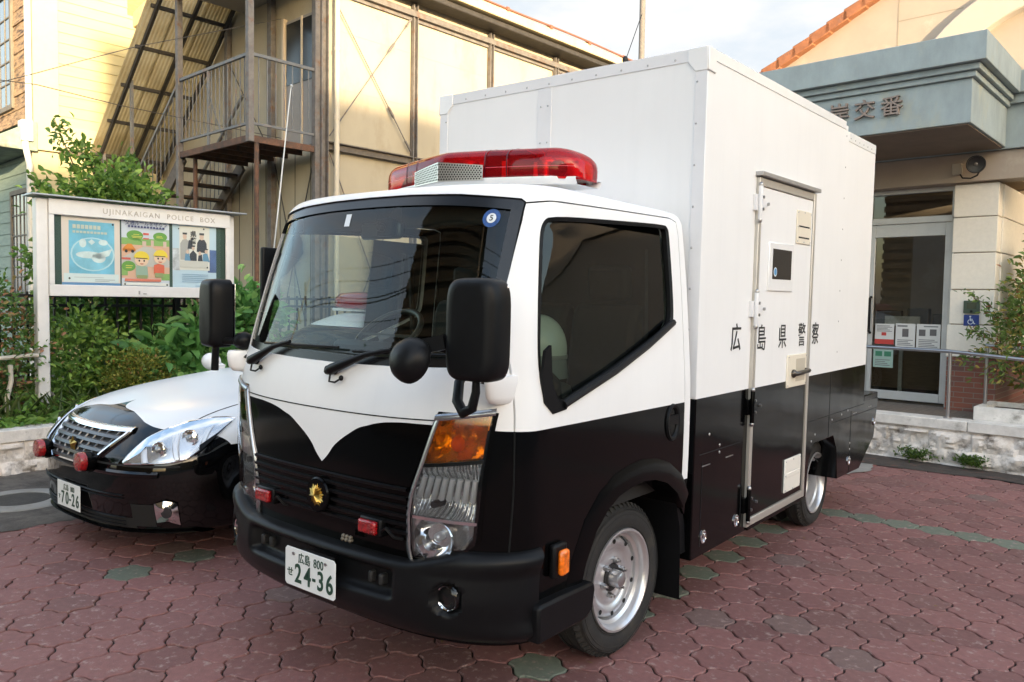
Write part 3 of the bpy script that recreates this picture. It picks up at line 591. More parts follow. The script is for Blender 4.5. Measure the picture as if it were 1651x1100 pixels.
s('left_collage', mat('collage', (.50, .52, .56), .6, var=.45, vscale=14), [rect(0, .17, .27, .62)]); s('navy_field', mat('collage_navy', (.08, .14, .32), .6, var=.3, vscale=8), [rect(.80, 1, .25, .62)]); s('photo', flat('photo_white', (.72, .70, .66)), [rect(.15, .84, .28, .98)])
uni = flat('uniform_dark', (.035, .04, .055)); s('grey_uniform', flat('uniform_grey', (.40, .39, .38)), [[(.17, .44), (.17, .70), (.22, .76), (.30, .78), (.36, .74), (.38, .44)]]); s('uniforms', uni, [[(.33, .62), (.36, .76), (.43, .76), (.46, .62)], [(.54, .58), (.55, .72), (.60, .78), (.72, .78), (.77, .72), (.78, .56)], [(.38, .42), (.38, .54), (.46, .60), (.54, .54), (.54, .42)], [(.56, .42), (.58, .52), (.66, .54), (.68, .42)]])
s('blue_shirts', flat('shirt_blue', (.12, .28, .45)), [[(.26, .42), (.28, .54), (.36, .56), (.40, .42)], [(.68, .42), (.68, .54), (.78, .58), (.84, .42)]]); s('faces', flat('skin_flat2', (.66, .48, .38)), [circ(.27, .81, .045, 1.), circ(.655, .82, .05, 1.), circ(.46, .635, .035, 1.), circ(.33, .57, .032, 1.), circ(.61, .555, .032, 1.), circ(.76, .59, .035, 1.)]); s('caps', uni, [rect(.22, .32, .845, .875), rect(.60, .71, .85, .885), rect(.42, .50, .655, .68), rect(.73, .8, .615, .635)])
tm = text_mesh('県警', .085, .012, 0., .9); 
for k, ch in enumerate('県警'): place_text([(text_mesh(ch, .075, .014, 0.), 0, 0)], 'poster_title', M_TEXT, t, (Vector((.012, -.02, .245 - .075 * k)), (0, 1, 0), (0, 0, 1), (1, 0, 0)))
bpy.data.meshes.remove(tm)
s('caption_block', flat('caption_grey', (.60, .58, .54)), [rect(.15, .80, .32, .43)]); s('small_print', flat('print_blue', (.20, .34, .50)), [rect(.2, .8, .205 - .03 * k, .213 - .03 * k) for k in range(5)] + [rect(.5, .62, .02, .03)]); s('pins', M_TEXT, [circ(.13, .93, .014, .8), circ(.70, .95, .018, .8), circ(.78, .33, .018, .8)])
# ---------- iron fence behind the board
fe = thing('iron_fence', 'black iron picket fence behind the notice board', 'fence', (-6.6, 2, 0), bg=True)
M_IRON = mat('iron_black', (.012, .012, .012), .6, .2)
q = MB()
for z in (1.56, 1.66, .62): q.box(-6.62, -6.58, -4, 7.3, z - .015, z + .015)
local(q, fe).build('rail', M_IRON, fe)
q = MB()
for y in np.arange(-3.9, 7.3, .128): q.box(-6.612, -6.588, y - .011, y + .011, .36, 1.70)
local(q, fe).build('pickets', M_IRON, fe)
for y in (-2.0, .2, 2.15, 3.18, 5.2, 7.2):
    q = MB(); q.box(-6.64, -6.56, y - .035, y + .035, .2, 1.80); local(q, fe).build('post', M_IRON, fe, bevel=.006)
q = MB(); q.tube([(-5.9, -.6, 1.065), (-5.9, .14, 1.067), (-5.9, .42, 1.085), (-5.9, .47, 1.08)], .02, 8); q.tube([(-5.9, .23, 1.0), (-5.9, .235, .85), (-5.9, .20, .70), (-5.9, .20, .3)], .022, 8)
q.tube([(-5.9, -.6, 1.065), (-5.9, -.6, .3)], .022, 8); tag(q.build('bent_pipe', mat('pipe_ivory', (.55, .51, .44), .55, var=.1), smooth=50), 'bent ivory pipe frame standing among the plants in the bed', 'pipe frame', bg=True)
# ---------- utility pole far behind
up_ = thing('utility_pole', 'thin utility pole rising far behind the truck box', 'utility pole', (-15.3, 25, 0), bg=True)
q = MB(); q.cyl((0, 0, 0), (-.03, 0, 17), .14, .11, 14); q.build('shaft', mat('pole_grey', (.12, .115, .115), .8, var=.15), up_, smooth=40)
q = MB(); q.box(-.6, .6, -.05, .05, 15.4, 15.5); q.build('cross_arm', M_DSTEEL, up_)
# ================================================================= police box building
M_STUC = mat('cream_stucco', (.39, .325, .26), .8, var=.05, vscale=3, bump=.12, bscale=160, dark=(.50, .44, .36), dpos=(.58, .8), dscale=2)
M_PANEL = mat('cream_panel', (.78, .72, .62), .7, var=.05, vscale=20, bump=.15, bscale=220)
M_BLUE = mat('blue_grey_render', (.29, .345, .355), .8, var=.14, vscale=5, bump=.2, bscale=130, dark=(.36, .37, .30), dpos=(.54, .74), dscale=2.6, stretch=(1, 1, .45))
M_ALUW = mat('aluminium_white', (.55, .55, .53), .4, .35, var=.05)
M_ROOM = mat('room_cream', (.52, .42, .28), .8)
pb = thing('police_box_building', 'cream police box building with a grey-blue canopy over its glass door', 'police box', (-.4, 8.4, 0), bg=True)
def lb(q): q.v = [(x + .4, y - 8.4, z) for x, y, z in q.v]; return q
# gable wall behind, with grooves and a round arch recess
q = MB(); GY = 10.5; q.prism([(-4.2, 0), (-4.2, 4.85), (-3.35, 5.32), (3.0, 8.55), (9.4, 5.3), (9.4, 0)], 'y', GY + .09, GY + .6)
lb(q).build('gable_wall', M_STUC, pb)
q = MB(); arc = [(.85 + 2.05 * math.cos(a), 4.15 + 2.05 * math.sin(a)) for a in np.linspace(math.pi, 0, 40)]; arc2 = [(.85 + 1.62 * math.cos(a), 4.15 + 1.62 * math.sin(a)) for a in np.linspace(math.pi, 0, 40)]
q.prism([(-4.2, 4.0), (-4.2, 4.85), (-3.35, 5.32), (3.0, 8.55), (9.4, 5.3), (9.4, 4.0)] + [(2.9, 4.0)] + arc[::-1] + [(-1.2, 4.0)], 'y', GY, GY + .352)
lb(q).build('front_wall', M_STUC, pb)
q = MB(); q.prism(arc + arc2[::-1], 'y', GY - .10, GY + .352); lb(q).build('arch_trim', mat('arch_cream', (.47, .41, .35), .75, var=.03), pb, bevel=.02)
q = MB(); q.box(-1.216, -1.196, GY - .002, GY + .02, 4.0, 6.41); q.box(-1.216, -.35, GY - .002, GY + .02, 5.877, 5.893); lb(q).build('wall_joints', mat('groove_brown', (.30, .25, .19), .9), pb)  # dark joint lines as thin brown strips on the wall
q = MB()
for k in range(26):   # rake tiles stepping up the gable edge
    x0 = -3.55 + k * .262; q_ = MB(); z0 = 5.26 + k * .262 * .508
    sl_ = math.atan(.508); L0 = .36; dx, dz = math.cos(sl_ - .055) * L0, math.sin(sl_ - .055) * L0
    q.prism([(x0, z0 - .05), (x0 + .02, z0 + .14), (x0 + dx, z0 + dz + .12), (x0 + dx + .02, z0 + dz - .03)], 'y', GY - .14, GY + .5)
M_TILE = mat('orange_roof_tile', (.30, .115, .05), .7, var=.22, vscale=7, dark=(.20, .10, .07), dpos=(.56, .72), dscale=5)
lb(q).build('rake_tiles', M_TILE, pb, bevel=.012)
q = MB(); q.add([(-3.75, GY + .4, 5.25), (3.0, GY + .4, 8.72), (3.0, 20, 8.72), (-3.75, 20, 5.25)], [(0, 1, 2, 3)]); q.add([(9.75, GY + .4, 5.25), (3.0, GY + .4, 8.72), (3.0, 20, 8.72), (9.75, 20, 5.25)], [(0, 1, 2, 3)]); lb(q).build('roof', M_TILE, pb, fix=False)
q = MB(); q.box(-4.2, -3.95, GY + .6, 20, 0, 4.9); q.box(9.2, 9.4, GY + .6, 20, 0, 4.9); lb(q).build('side_wall', M_STUC, pb)
# vestibule column right of the door, panelled
q = MB(); ZG = [3.13, 2.744, 2.327, 1.895, 1.484]
for a, b in zip(ZG[1:], ZG[:-1]): q.box(.145, .605, 8.40, 8.60, a + .006, b - .006); 
q.box(.13, .635, 8.385, 8.62, 1.10, 1.478)
lb(q).build('column_panels', M_PANEL, pb, bevel=.006)
q = MB()
for a, b in zip(ZG[1:], ZG[:-1]): q.box(.30, .62, 8.605, 10.86, a + .006, b - .006)
q.box(.30, .635, 8.625, 10.86, 1.10, 1.478); lb(q).build('return_panels', M_PANEL, pb, bevel=.006)
q = MB(); q.box(.16, .59, 8.42, 10.8, .3, 3.14); lb(q).build('column_core', mat('groove_brown', (.30, .25, .19), .9), pb)
def brick_mat():
    m = bpy.data.materials.new('brick_tile'); m.use_nodes = True; n = m.node_tree.nodes; L = m.node_tree.links; b = n['Principled BSDF']; b.inputs['Roughness'].default_value = .55
    g = n.new('ShaderNodeTexCoord'); mp_ = n.new('ShaderNodeMapping'); mp_.inputs['Rotation'].default_value = (R(90), 0, 0); L.new(g.outputs['Object'], mp_.inputs['Vector'])
    bt = n.new('ShaderNodeTexBrick'); bt.inputs['Scale'].default_value = 1; bt.inputs['Brick Width'].default_value = .21; bt.inputs['Row Height'].default_value = .062; bt.inputs['Mortar Size'].default_value = .005
    bt.inputs['Color1'].default_value = (.21, .065, .04, 1); bt.inputs['Color2'].default_value = (.10, .055, .05, 1); bt.inputs['Mortar'].default_value = (.20, .17, .14, 1); bt.inputs['Bias'].default_value = -.35
    L.new(mp_.outputs[0], bt.inputs['Vector']); L.new(bt.outputs['Color'], b.inputs['Base Color'])
    bp = n.new('ShaderNodeBump'); bp.inputs['Strength'].default_value = .6; bp.inputs['Distance'].default_value = .008; bp.invert = True; L.new(bt.outputs['Fac'], bp.inputs['Height']); L.new(bp.outputs[0], b.inputs['Normal'])
    return m
q = MB(); q.box(.14, .66, 8.39, 10.84, .3, 1.09); lb(q).build('brick_base', brick_mat(), pb)
# beam and fascia, canopy with stepped cornice
q = MB(); q.box(-4.2, 1.8, 8.33, 8.62, 3.145, 3.47); lb(q).build('beam', M_STUC, pb, bevel=.006)
q = MB(); q.box(-4.2, 2.2, 8.28, 8.70, 3.475, 3.96); q.box(-4.2, 2.2, 8.22, 8.70, 3.96, 4.06); q.box(-4.2, 2.2, 8.16, 8.70, 4.06, 4.30); q.box(-4.2, 2.2, 8.60, 10.84, 4.1, 4.2); lb(q).build('fascia', M_BLUE, pb, bevel=.006)
CXR, CXL, CYF = .667, -2.25, 6.70
q = MB(); q.box(CXL, CXR, CYF, 8.279, 3.495, 3.925); q.box(CXL - .035, CXR + .035, CYF - .035, 8.279, 3.928, 3.985); q.box(CXL - .075, CXR + .075, CYF - .075, 8.219, 3.988, 4.05); q.box(CXL - .14, CXR + .14, CYF - .14, 8.159, 4.053, 4.325)
can = lb(q).build('canopy', M_BLUE, pb, bevel=.006)
q = MB(); q.box(CXL + .03, CXR - .03, CYF + .03, 8.3, 3.482, 3.494); lb(q).build('soffit', mat('soffit_brown', (.20, .155, .12), .8, var=.12, vscale=3), pb)
q = MB()
for ch, x in zip('岸交番', (-.60, -.335, -.065)):
    me = text_mesh(ch, .215, .006, .018, 1.05); vs = [(x + p.co.x + .4, CYF - .022 - p.co.z - 8.4, 3.745 + p.co.y) for p in me.vertices]; q.add(vs, [tuple(f.vertices) for f in me.polygons])
q.build('canopy_lettering', mat('letter_bronze', (.27, .215, .185), .5, .3, var=.2, vscale=20), can)
# door, transom, room behind
DY = 8.60
q = MB(); q.box(-1.75, .13, DY - .03, DY + .08, 2.72, 2.80); q.box(.085, .143, DY - .03, DY + .08, .45, 3.14); q.box(-1.75, .13, DY - .03, DY + .06, 3.09, 3.144); q.box(-.90, -.845, DY - .03, DY + .06, 2.80, 3.09); lb(q).build('door_frame', M_ALUW, pb, bevel=.005)
q = MB(); q.grid([[(x, DY + .02, z) for x in (-1.75, .09)] for z in (2.80, 3.09)]); lb(q).build('transom_pane', glass('room_glass', (.72, .74, .72), 0, 1.5, .02), pb)
for x0, x1 in ((-.845, .083), (-1.775, -.849)):
    q = MB(); z0, z1 = .50, 2.72
    q.box(x0, x0 + .055, DY, DY + .045, z0, z1); q.box(x1 - .065, x1, DY, DY + .045, z0, z1); q.box(x0 + .055, x1 - .065, DY, DY + .045, z1 - .16, z1); q.box(x0 + .055, x1 - .065, DY, DY + .045, z0, z0 + .11); d_ = lb(q).build('glass_door', M_ALUW, pb, bevel=.004)
    q = MB(); q.grid([[(x, DY + .022, z) for x in (x0 + .05, x1 - .06)] for z in (z0 + .1, z1 - .15)]); lb(q).build('pane', glass('room_glass', (.72, .74, .72), 0, 1.5, .02), d_)
    q = MB(); hx = x0 + .03 if x0 > -1 else x1 - .03
    q.tube([(hx, DY - .01, 1.34), (hx, DY - .06, 1.36), (hx, DY - .06, 1.78), (hx, DY - .01, 1.80)], .017, 8); lb(q).build('handle', M_PLAST, d_, smooth=40)
q = MB(); q.box(-4.0, .59, 8.7, 13.4, .40, .478); lb(q).build('room_floor', mat('room_floor', (.12, .105, .09), .5), pb)
q = MB(); q.box(-4.0, .59, 13.3, 13.4, .45, 3.4); q.box(-4.1, -4.0, 8.65, 13.4, .45, 3.4); q.box(-4.1, .59, 8.66, 13.4, 3.3, 3.4); q.box(-4.1, -1.78, 8.58, 8.66, .3, 3.14); lb(q).build('room_walls', M_ROOM, pb)
q = MB(); q.box(-3.2, .5, 10.4, 10.9, .45, 1.35); q.box(-3.3, .55, 10.35, 10.95, 1.35, 1.40); lb(q).build('counter', mat('counter_wood', (.26, .17, .09), .5, var=.15, stretch=(1, 8, 8)), pb)
q = MB()
for a, b, c, d in ((-2.6, -.5, 2.33, 2.39), (-2.6, -.70, 1.61, 1.67), (-.75, -.68, 1.67, 2.33), (-1.72, -1.66, 1.67, 2.33), (-.52, -.46, 1.2, 3.2)): q.box(a, b, 10.95, 11.0, c, d)
lb(q).build('partition_frame', mat('partition_blue', (.16, .19, .21), .5), pb)
q = MB(); q.box(-1.3, .58, 11.0, 11.03, .45, 3.3); lb(q).build('partition_wall', mat('partition_cream', (.44, .36, .24), .8), pb)
for x0, x1, y in ((-1.9, -1.2, 10.6), (-.85, -.2, 10.7), (-3.2, -2.4, 10.6)):
    q = MB(); q.box(x0, x1, y, y + .05, 3.215, 3.255); lb(q).build('ceiling_tube', emit('tube_light', (1, .97, .9), 4.0), pb)
q = MB(); q.box(-.98, -.66, 10.92, 10.945, 2.46, 2.74); fr = lb(q).build('framed_notice', mat('frame_wood', (.14, .08, .04), .5), pb, bevel=.006); q = MB(); q.box(-.95, -.69, 10.912, 10.919, 2.49, 2.71); lb(q).build('sheet', mat('sheet_cream', (.58, .55, .46), .7, var=.2, vscale=18), fr)
q = MB(); q.box(-.95, -.50, 9.6, 9.63, 1.42, 1.55); q.box(-.75, -.70, 9.6, 9.63, .47, 1.42); lb(q).build('stand_sign', mat('sheet_cream', (.58, .55, .46), .7, var=.2, vscale=18), pb)
q = MB(); q.grid([[(x, 11.0, z) for x in (-1.66, -.75)] for z in (1.67, 2.33)]); lb(q).build('partition_pane', mat('partition_glass', (.30, .25, .17), .12, spec=.6, var=.25, vscale=2), pb)
q = MB(); q.box(-1.35, -1.0, 10.5, 10.7, 1.40, 1.62); q.box(-.9, -.62, 10.45, 10.6, 1.40, 1.66); q.box(-1.9, -1.5, 10.5, 10.75, 1.40, 1.52); q.box(-.55, -.3, 10.4, 10.6, 1.4, 1.58); lb(q).build('desk_clutter', mat('clutter_grey', (.13, .13, .125), .6, var=.3, vscale=5), pb, bevel=.01)
q = MB(); q.box(-2.5, -1.9, 10.92, 10.945, 2.45, 2.95); q.box(-.40, -.05, 11.0, 11.04, 1.7, 2.2); q.box(-1.5, -1.15, 10.92, 10.945, 2.5, 2.8); lb(q).build('wall_sheets', mat('sheet_cream', (.58, .55, .46), .7, var=.2, vscale=18), pb)
# deck, notices on the door, rail, planter, signs, siren
q = MB()
for k in range(34):
    x = -3.6 + k * .15; q.add([(x, 7.70, .462), (x + .142, 7.70, .462), (x + .142 , 8.64, .462), (x, 8.64, .462)], [(0, 1, 2, 3)])
tag(q.build('entrance_deck', mat('deck_boards', (.17, .14, .115), .75, var=.2, vscale=5, stretch=(6, 1, 1)), fix=False), kind='structure', bg=True)
q = MB(); q.box(-5.2, 5.5, 7.69, 10.9, -.2, .452); tag(q.build('terrace', M_CONC), kind='structure', bg=True)
def notice(label, x0, x1, z0, z1, base, bits, rot=0):
    t = thing('notice_sheet', label, 'notice', ((x0 + x1) / 2, DY + .018, (z0 + z1) / 2), 'notices on the glass door', bg=True); w_, h_ = x1 - x0, z1 - z0
    q = MB(); q.box(-w_ / 2, w_ / 2, -.001, .001, -h_ / 2, h_ / 2); q.build('sheet', base, t)
    for i, (nm, m_, P) in enumerate(bits):
        q = MB()
        for a, b, c, d in P: q.add([((u - .5) * w_, -.0015 - .0006 * i, (v - .5) * h_) for u, v in ((a, c), (b, c), (b, d), (a, d))], [(0, 1, 2, 3)])
        q.build(nm, m_, t, fix=False)
    return t
WH = mat('notice_white', (.62, .61, .58), .6, var=.04); GRY = mat('notice_grey', (.18, .18, .18), .6); REDN = mat('notice_red', (.50, .05, .04), .5)
lines = lambda a, b, v0, v1, n: [(a, b - .12 * (k % 3), v0 + (v1 - v0) * k / n, v0 + (v1 - v0) * (k + .45) / n) for k in range(n)]
notice('white door notice with a broad red band at its foot', -.76, -.53, 1.20, 1.46, WH, [('red_band', REDN, [(0, 1, 0, .24)]), ('stamp', REDN, [(.35, .6, .42, .58)]), ('text_lines', GRY, lines(.1, .9, .62, .95, 5))])
notice('white wanted notice with one small portrait on the door', -.51, -.28, 1.17, 1.47, WH, [('heading', GRY, [(.08, .6, .86, .93)]), ('portrait', mat('portrait_grey', (.12, .11, .11), .6), [(.34, .66, .44, .78)]), ('text_lines', GRY, lines(.1, .9, .08, .36, 4))])
notice('white wanted notice with two small portraits on the door', -.265, .005, 1.16, 1.47, WH, [('heading', GRY, [(.3, .9, .88, .93)]), ('portrait', mat('portrait_grey', (.12, .11, .11), .6), [(.10, .38, .52, .78)]), ('portrait', mat('portrait_grey', (.12, .11, .11), .6), [(.56, .84, .54, .80)]), ('text_lines', GRY, lines(.1, .9, .08, .42, 5))])
notice('greenish notice hanging below the red-banded one', -.77, -.53, .90, 1.13, mat('notice_green', (.30, .42, .36), .6, var=.1), [('dark_blocks', mat('block_green', (.04, .18, .10), .6), [(.1, .45, .62, .9), (.55, .9, .62, .9)]), ('text_lines', GRY, lines(.1, .85, .1, .5, 4))])
rl = thing('handrail', 'stainless steel ramp handrail in front of the glass door', 'handrail', (.37, 7.58, .46), bg=True)
M_SS = mat('stainless', (.46, .46, .48), .3, .95, var=.06)
q = MB(); q.tube([(x - .37, 0, z - .46) for x, z in ((-3.4, 1.21), (-.5, 1.208), (.355, 1.20), (1.06, 1.152), (2.6, 1.03))], .021, 12); q.build('top_rail', M_SS, rl, smooth=40)
for x in (-3.0, -1.3, .37, 2.2):
    zt = 1.205 if x < .5 else 1.07
    q = MB(); q.cyl((x - .37, 0, -.02), (x - .37, 0, zt - .46), .019, None, 12); q.cyl((x - .37, 0, 0.002), (x - .37, 0, .012), .045, None, 14); q.build('post', M_SS, rl, smooth=40)
rl2 = thing('handrail', 'steel handrail among the shrub at the right edge', 'handrail', (.64, 8.0, .5), bg=True)
q = MB(); q.tube([(-.02, 0, .765), (.35, 0, .745), (1.8, 0, .66)], .020, 12); q.build('top_rail', M_SS, rl2, smooth=40)
for x in (0, 1.3): q = MB(); q.cyl((x, 0, -.1), (x, 0, .76 - .05 * x), .018, None, 12); q.build('post', M_SS, rl2, smooth=40)
plt = thing('planter', 'pale concrete planter on the wall holding the right-hand shrub', 'planter', (.6, 7.66, .46), bg=True)
q = MB(); q.box(0, 3.4, 0, .09, 0, .15); q.box(0, .09, .09, .75, 0, .15); q.box(.09, 3.4, .66, .75, 0, .15); q.build('kerb', M_CAP, plt, bevel=.01)
q = MB(); q.box(.09, 3.4, .09, .66, 0, .10); q.build('soil_fill', MATS['soil'], plt)
ic = thing('intercom', 'small dark green call box on the cream column', 'intercom', (.385, 8.383, 1.69), bg=True)
q = MB(); q.box(-.085, .085, -.02, 0, -.075, .075); q.build('case', mat('intercom_green', (.05, .075, .05), .45, var=.2), ic, bevel=.006); q = MB(); q.box(-.05, .05, -.024, -.018, -.02, .05); q.build('screen', mat('intercom_screen', (.07, .08, .05), .2), ic); q = MB(); q.cyl((0, -.026, -.05), (0, -.018, -.05), .014, None, 14); q.build('button', M_PLAST, ic)
ws = thing('wheelchair_sign', 'blue wheelchair symbol sign below the call box', 'sign', (.385, 8.383, 1.535), bg=True)
q = MB(); q.box(-.08, .08, -.006, 0, -.065, .065); q.build('panel', mat('sign_blue', (.015, .04, .20), .45), ws, bevel=.003)
q = MB(); y_ = -.0075
def arcp(cx, cz, r0, r1, a0, a1, n=16): return [(cx + r1 * math.cos(t), y_, cz + r1 * math.sin(t)) for t in np.linspace(a0, a1, n)] + [(cx + r0 * math.cos(t), y_, cz + r0 * math.sin(t)) for t in np.linspace(a1, a0, n)]
for P in (arcp(-.008, -.018, .022, .030, R(110), R(350)),): 
    n_ = len(P) // 2; q.add(P, [(i, i + 1, 2 * n_ - 2 - i, 2 * n_ - 1 - i) for i in range(n_ - 1)])
q.add([(-.012 + .010 * math.cos(t), y_, .044 + .010 * math.sin(t)) for t in np.linspace(0, 6.28, 14, endpoint=False)], [tuple(range(14))])
for a, b in (((-.012, .032), (-.008, -.004)), ((-.008, -.004), (.018, -.004)), ((.018, -.004), (.030, -.040)), ((.030, -.040), (.042, -.036)), ((-.010, .014), (.016, .012))):
    d_ = Vector((b[0] - a[0], b[1] - a[1])).normalized() * .0045; q.add([(a[0] - d_.y, y_, a[1] + d_.x), (a[0] + d_.y, y_, a[1] - d_.x), (b[0] + d_.y, y_, b[1] - d_.x), (b[0] - d_.y, y_, b[1] + d_.x)], [(0, 1, 2, 3)])
q.build('wheelchair_symbol', mat('sign_white', (.62, .66, .70), .5), ws, fix=False)
sp_ = thing('spotlight', 'round black spotlight on the beam above the column', 'lamp', (.30, 8.325, 3.29), bg=True)
q = MB(); q.box(-.16, -.06, -.07, .005, -.06, .07); q.build('junction_box', mat('junction_beige', (.40, .35, .28), .6), sp_, bevel=.008)
q = MB(); c_ = Vector((.11, -.18, .02)); dd = Vector((.25, -1, -.15)); q.rev([(.03, -.10), (.065, -.08), (.085, -.01), (.098, .03), (.10, .05), (.09, .05), (.085, .03), (.0001, .02)], c_, dd, 30); q.build('lamp_head', mat('spot_black', (.010, .009, .009), .35), sp_, smooth=40)
q = MB(); q.rev([(.022, .021), (.02, .034), (.0001, .04)], c_, dd, 16); q.build('bulb', mat('bulb_dark', (.12, .11, .10), .2), sp_, smooth=50)
q = MB(); q.tube([(-.08, -.05, -.05), (-.04, -.09, -.11), (.05, -.12, -.125), (.12, -.14, -.10), (.17, -.15, .0)], .009, 6); q.build('bracket', M_CHASS, sp_, smooth=50)
# ================================================================= houses across the street (behind the camera): they shade the forecourt and mirror in the paint
def far_house(label, x0, x1, y0, y1, h, col, ridge=1.6, face='x', trim=(.10, .09, .08)):
    t = thing('street_house', label, 'house', ((x0 + x1) / 2, (y0 + y1) / 2, 0)); ox, oy = t.location.x, t.location.y
    q = MB(); q.box(x0 - ox, x1 - ox, y0 - oy, y1 - oy, -.1, h); nm = 'facade_%02d%02d%02d' % tuple(int(c * 99) for c in col); q.build('wall', mat('render_' + nm[7:], col, .8, var=.12, vscale=1.5), t)
    q = MB(); e = .5
    if face == 'x': q.prism([(x0 - ox - e, h), (x0 - ox - e, h + .12), (0, h + ridge), (x1 - ox + e, h + .12), (x1 - ox + e, h)], 'y', y0 - oy - e, y1 - oy + e)
    else: q.prism([(y0 - oy - e, h), (y0 - oy - e, h + .12), (0, h + ridge), (y1 - oy + e, h + .12), (y1 - oy + e, h)], 'x', x0 - ox - e, x1 - ox + e)
    q.build('roof', mat('roof_dark', (.06, .058, .06), .7, var=.2), t)
    gm = mat('far_glass', (.03, .035, .04), .1); fm = mat('far_frame', (.35, .34, .32), .5)
    if face == 'x':
        for z in np.arange(1.0, h - 1.4, 2.8):
            for y in np.arange(y0 + .9, y1 - 1.6, 2.3):
                q = MB(); q.box(x0 - ox - .05, x0 - ox + .01, y - oy, y - oy + 1.3, z, z + 1.3); wf_ = q.build('window', fm, t); q = MB(); q.box(x0 - ox - .06, x0 - ox - .052, y - oy + .07, y - oy + 1.23, z + .07, z + 1.23); q.build('pane', gm, wf_)
    else:
        for z in np.arange(1.0, h - 1.4, 2.8):
            for x in np.arange(x0 + .9, x1 - 1.6, 2.3):
                q = MB(); q.box(x - ox, x - ox + 1.3, y1 - oy - .01, y1 - oy + .05, z, z + 1.3); wf_ = q.build('window', fm, t); q = MB(); q.box(x - ox + .07, x - ox + 1.23, y1 - oy + .052, y1 - oy + .06, z + .07, z + 1.23); q.build('pane', gm, wf_)
    return t
far_house('brown three-storey house across the street behind the camera', 28, 37, -26, -5.6, 10.0, (.22, .15, .09), 1.0)
far_house('pale two-storey house across the street behind the camera', 28, 37, -5, 8.5, 7.2, (.36, .33, .27), .9)
far_house('grey low house across the street, furthest towards the hill', 28, 37, 9.5, 22, 6.2, (.28, .28, .27), .9)
far_house('cream tall house across the street, far behind the camera', 28, 37, -46, -26.8, 10.4, (.34, .30, .22), 1.4)
far_house('dull brown two-storey house far down the street', 28, 37, 23, 37, 6.4, (.20, .16, .12), 1.0)
far_house('grey two-storey house at the end of the street', 28, 37, 38, 54, 6.8, (.24, .24, .23), 1.0)
# timber house with deep slatted eaves close behind the photographer
th_ = thing('timber_house', 'brown timber-slatted house with deep eaves behind the camera', 'house', (-3.0, -10.4, 0))
q = MB(); q.box(-3.2, 3.2, -5, 3.4, -.1, 9.6); q.build('wall', mat('timber_wall', (.10, .075, .05), .85, var=.2), th_)
q = MB()
for z in np.arange(.4, 9.6, .30): q.box(-3.23, 3.23, 3.40, 3.46, z, z + .19)
q.build('timber_slats', mat('timber_slat', (.30, .20, .11), .8, var=.25, vscale=3), th_)
q = MB(); q.prism([(-5.6, 9.6), (-5.6, 9.75), (-.8, 11.6), (4.6, 9.75), (4.6, 9.6)], 'x', -3.8, 3.8); q.build('roof', mat('roof_dark', (.06, .058, .06), .7, var=.2), th_)
q = MB()
for x in np.arange(-3.7, 3.7, .45): q.box(x, x + .09, 3.4, 4.58, 9.46, 9.595)
q.build('rafters', mat('timber_slat', (.30, .20, .11), .8), th_)
# unseen tower added opposite, only to throw shade on the staircase landing
tw_ = thing('shade_tower', 'narrow grey tower added out of view to shade the staircase landing', 'tower', (29.2, -12.05, 0))
q = MB(); q.box(-1.2, 1.2, -1.15, 1.15, -.1, 12.6); q.box(-1.3, 1.3, -1.25, 1.25, 12.6, 12.8); q.build('wall', mat('tower_grey', (.26, .26, .25), .8, var=.15, vscale=2), tw_, bevel=.02)
for z in np.arange(1.5, 12, 2.7): q = MB(); q.box(-1.23, -1.19, -.4, .4, z, z + 1.3); q.build('window', mat('far_glass', (.03, .035, .04), .1), tw_)
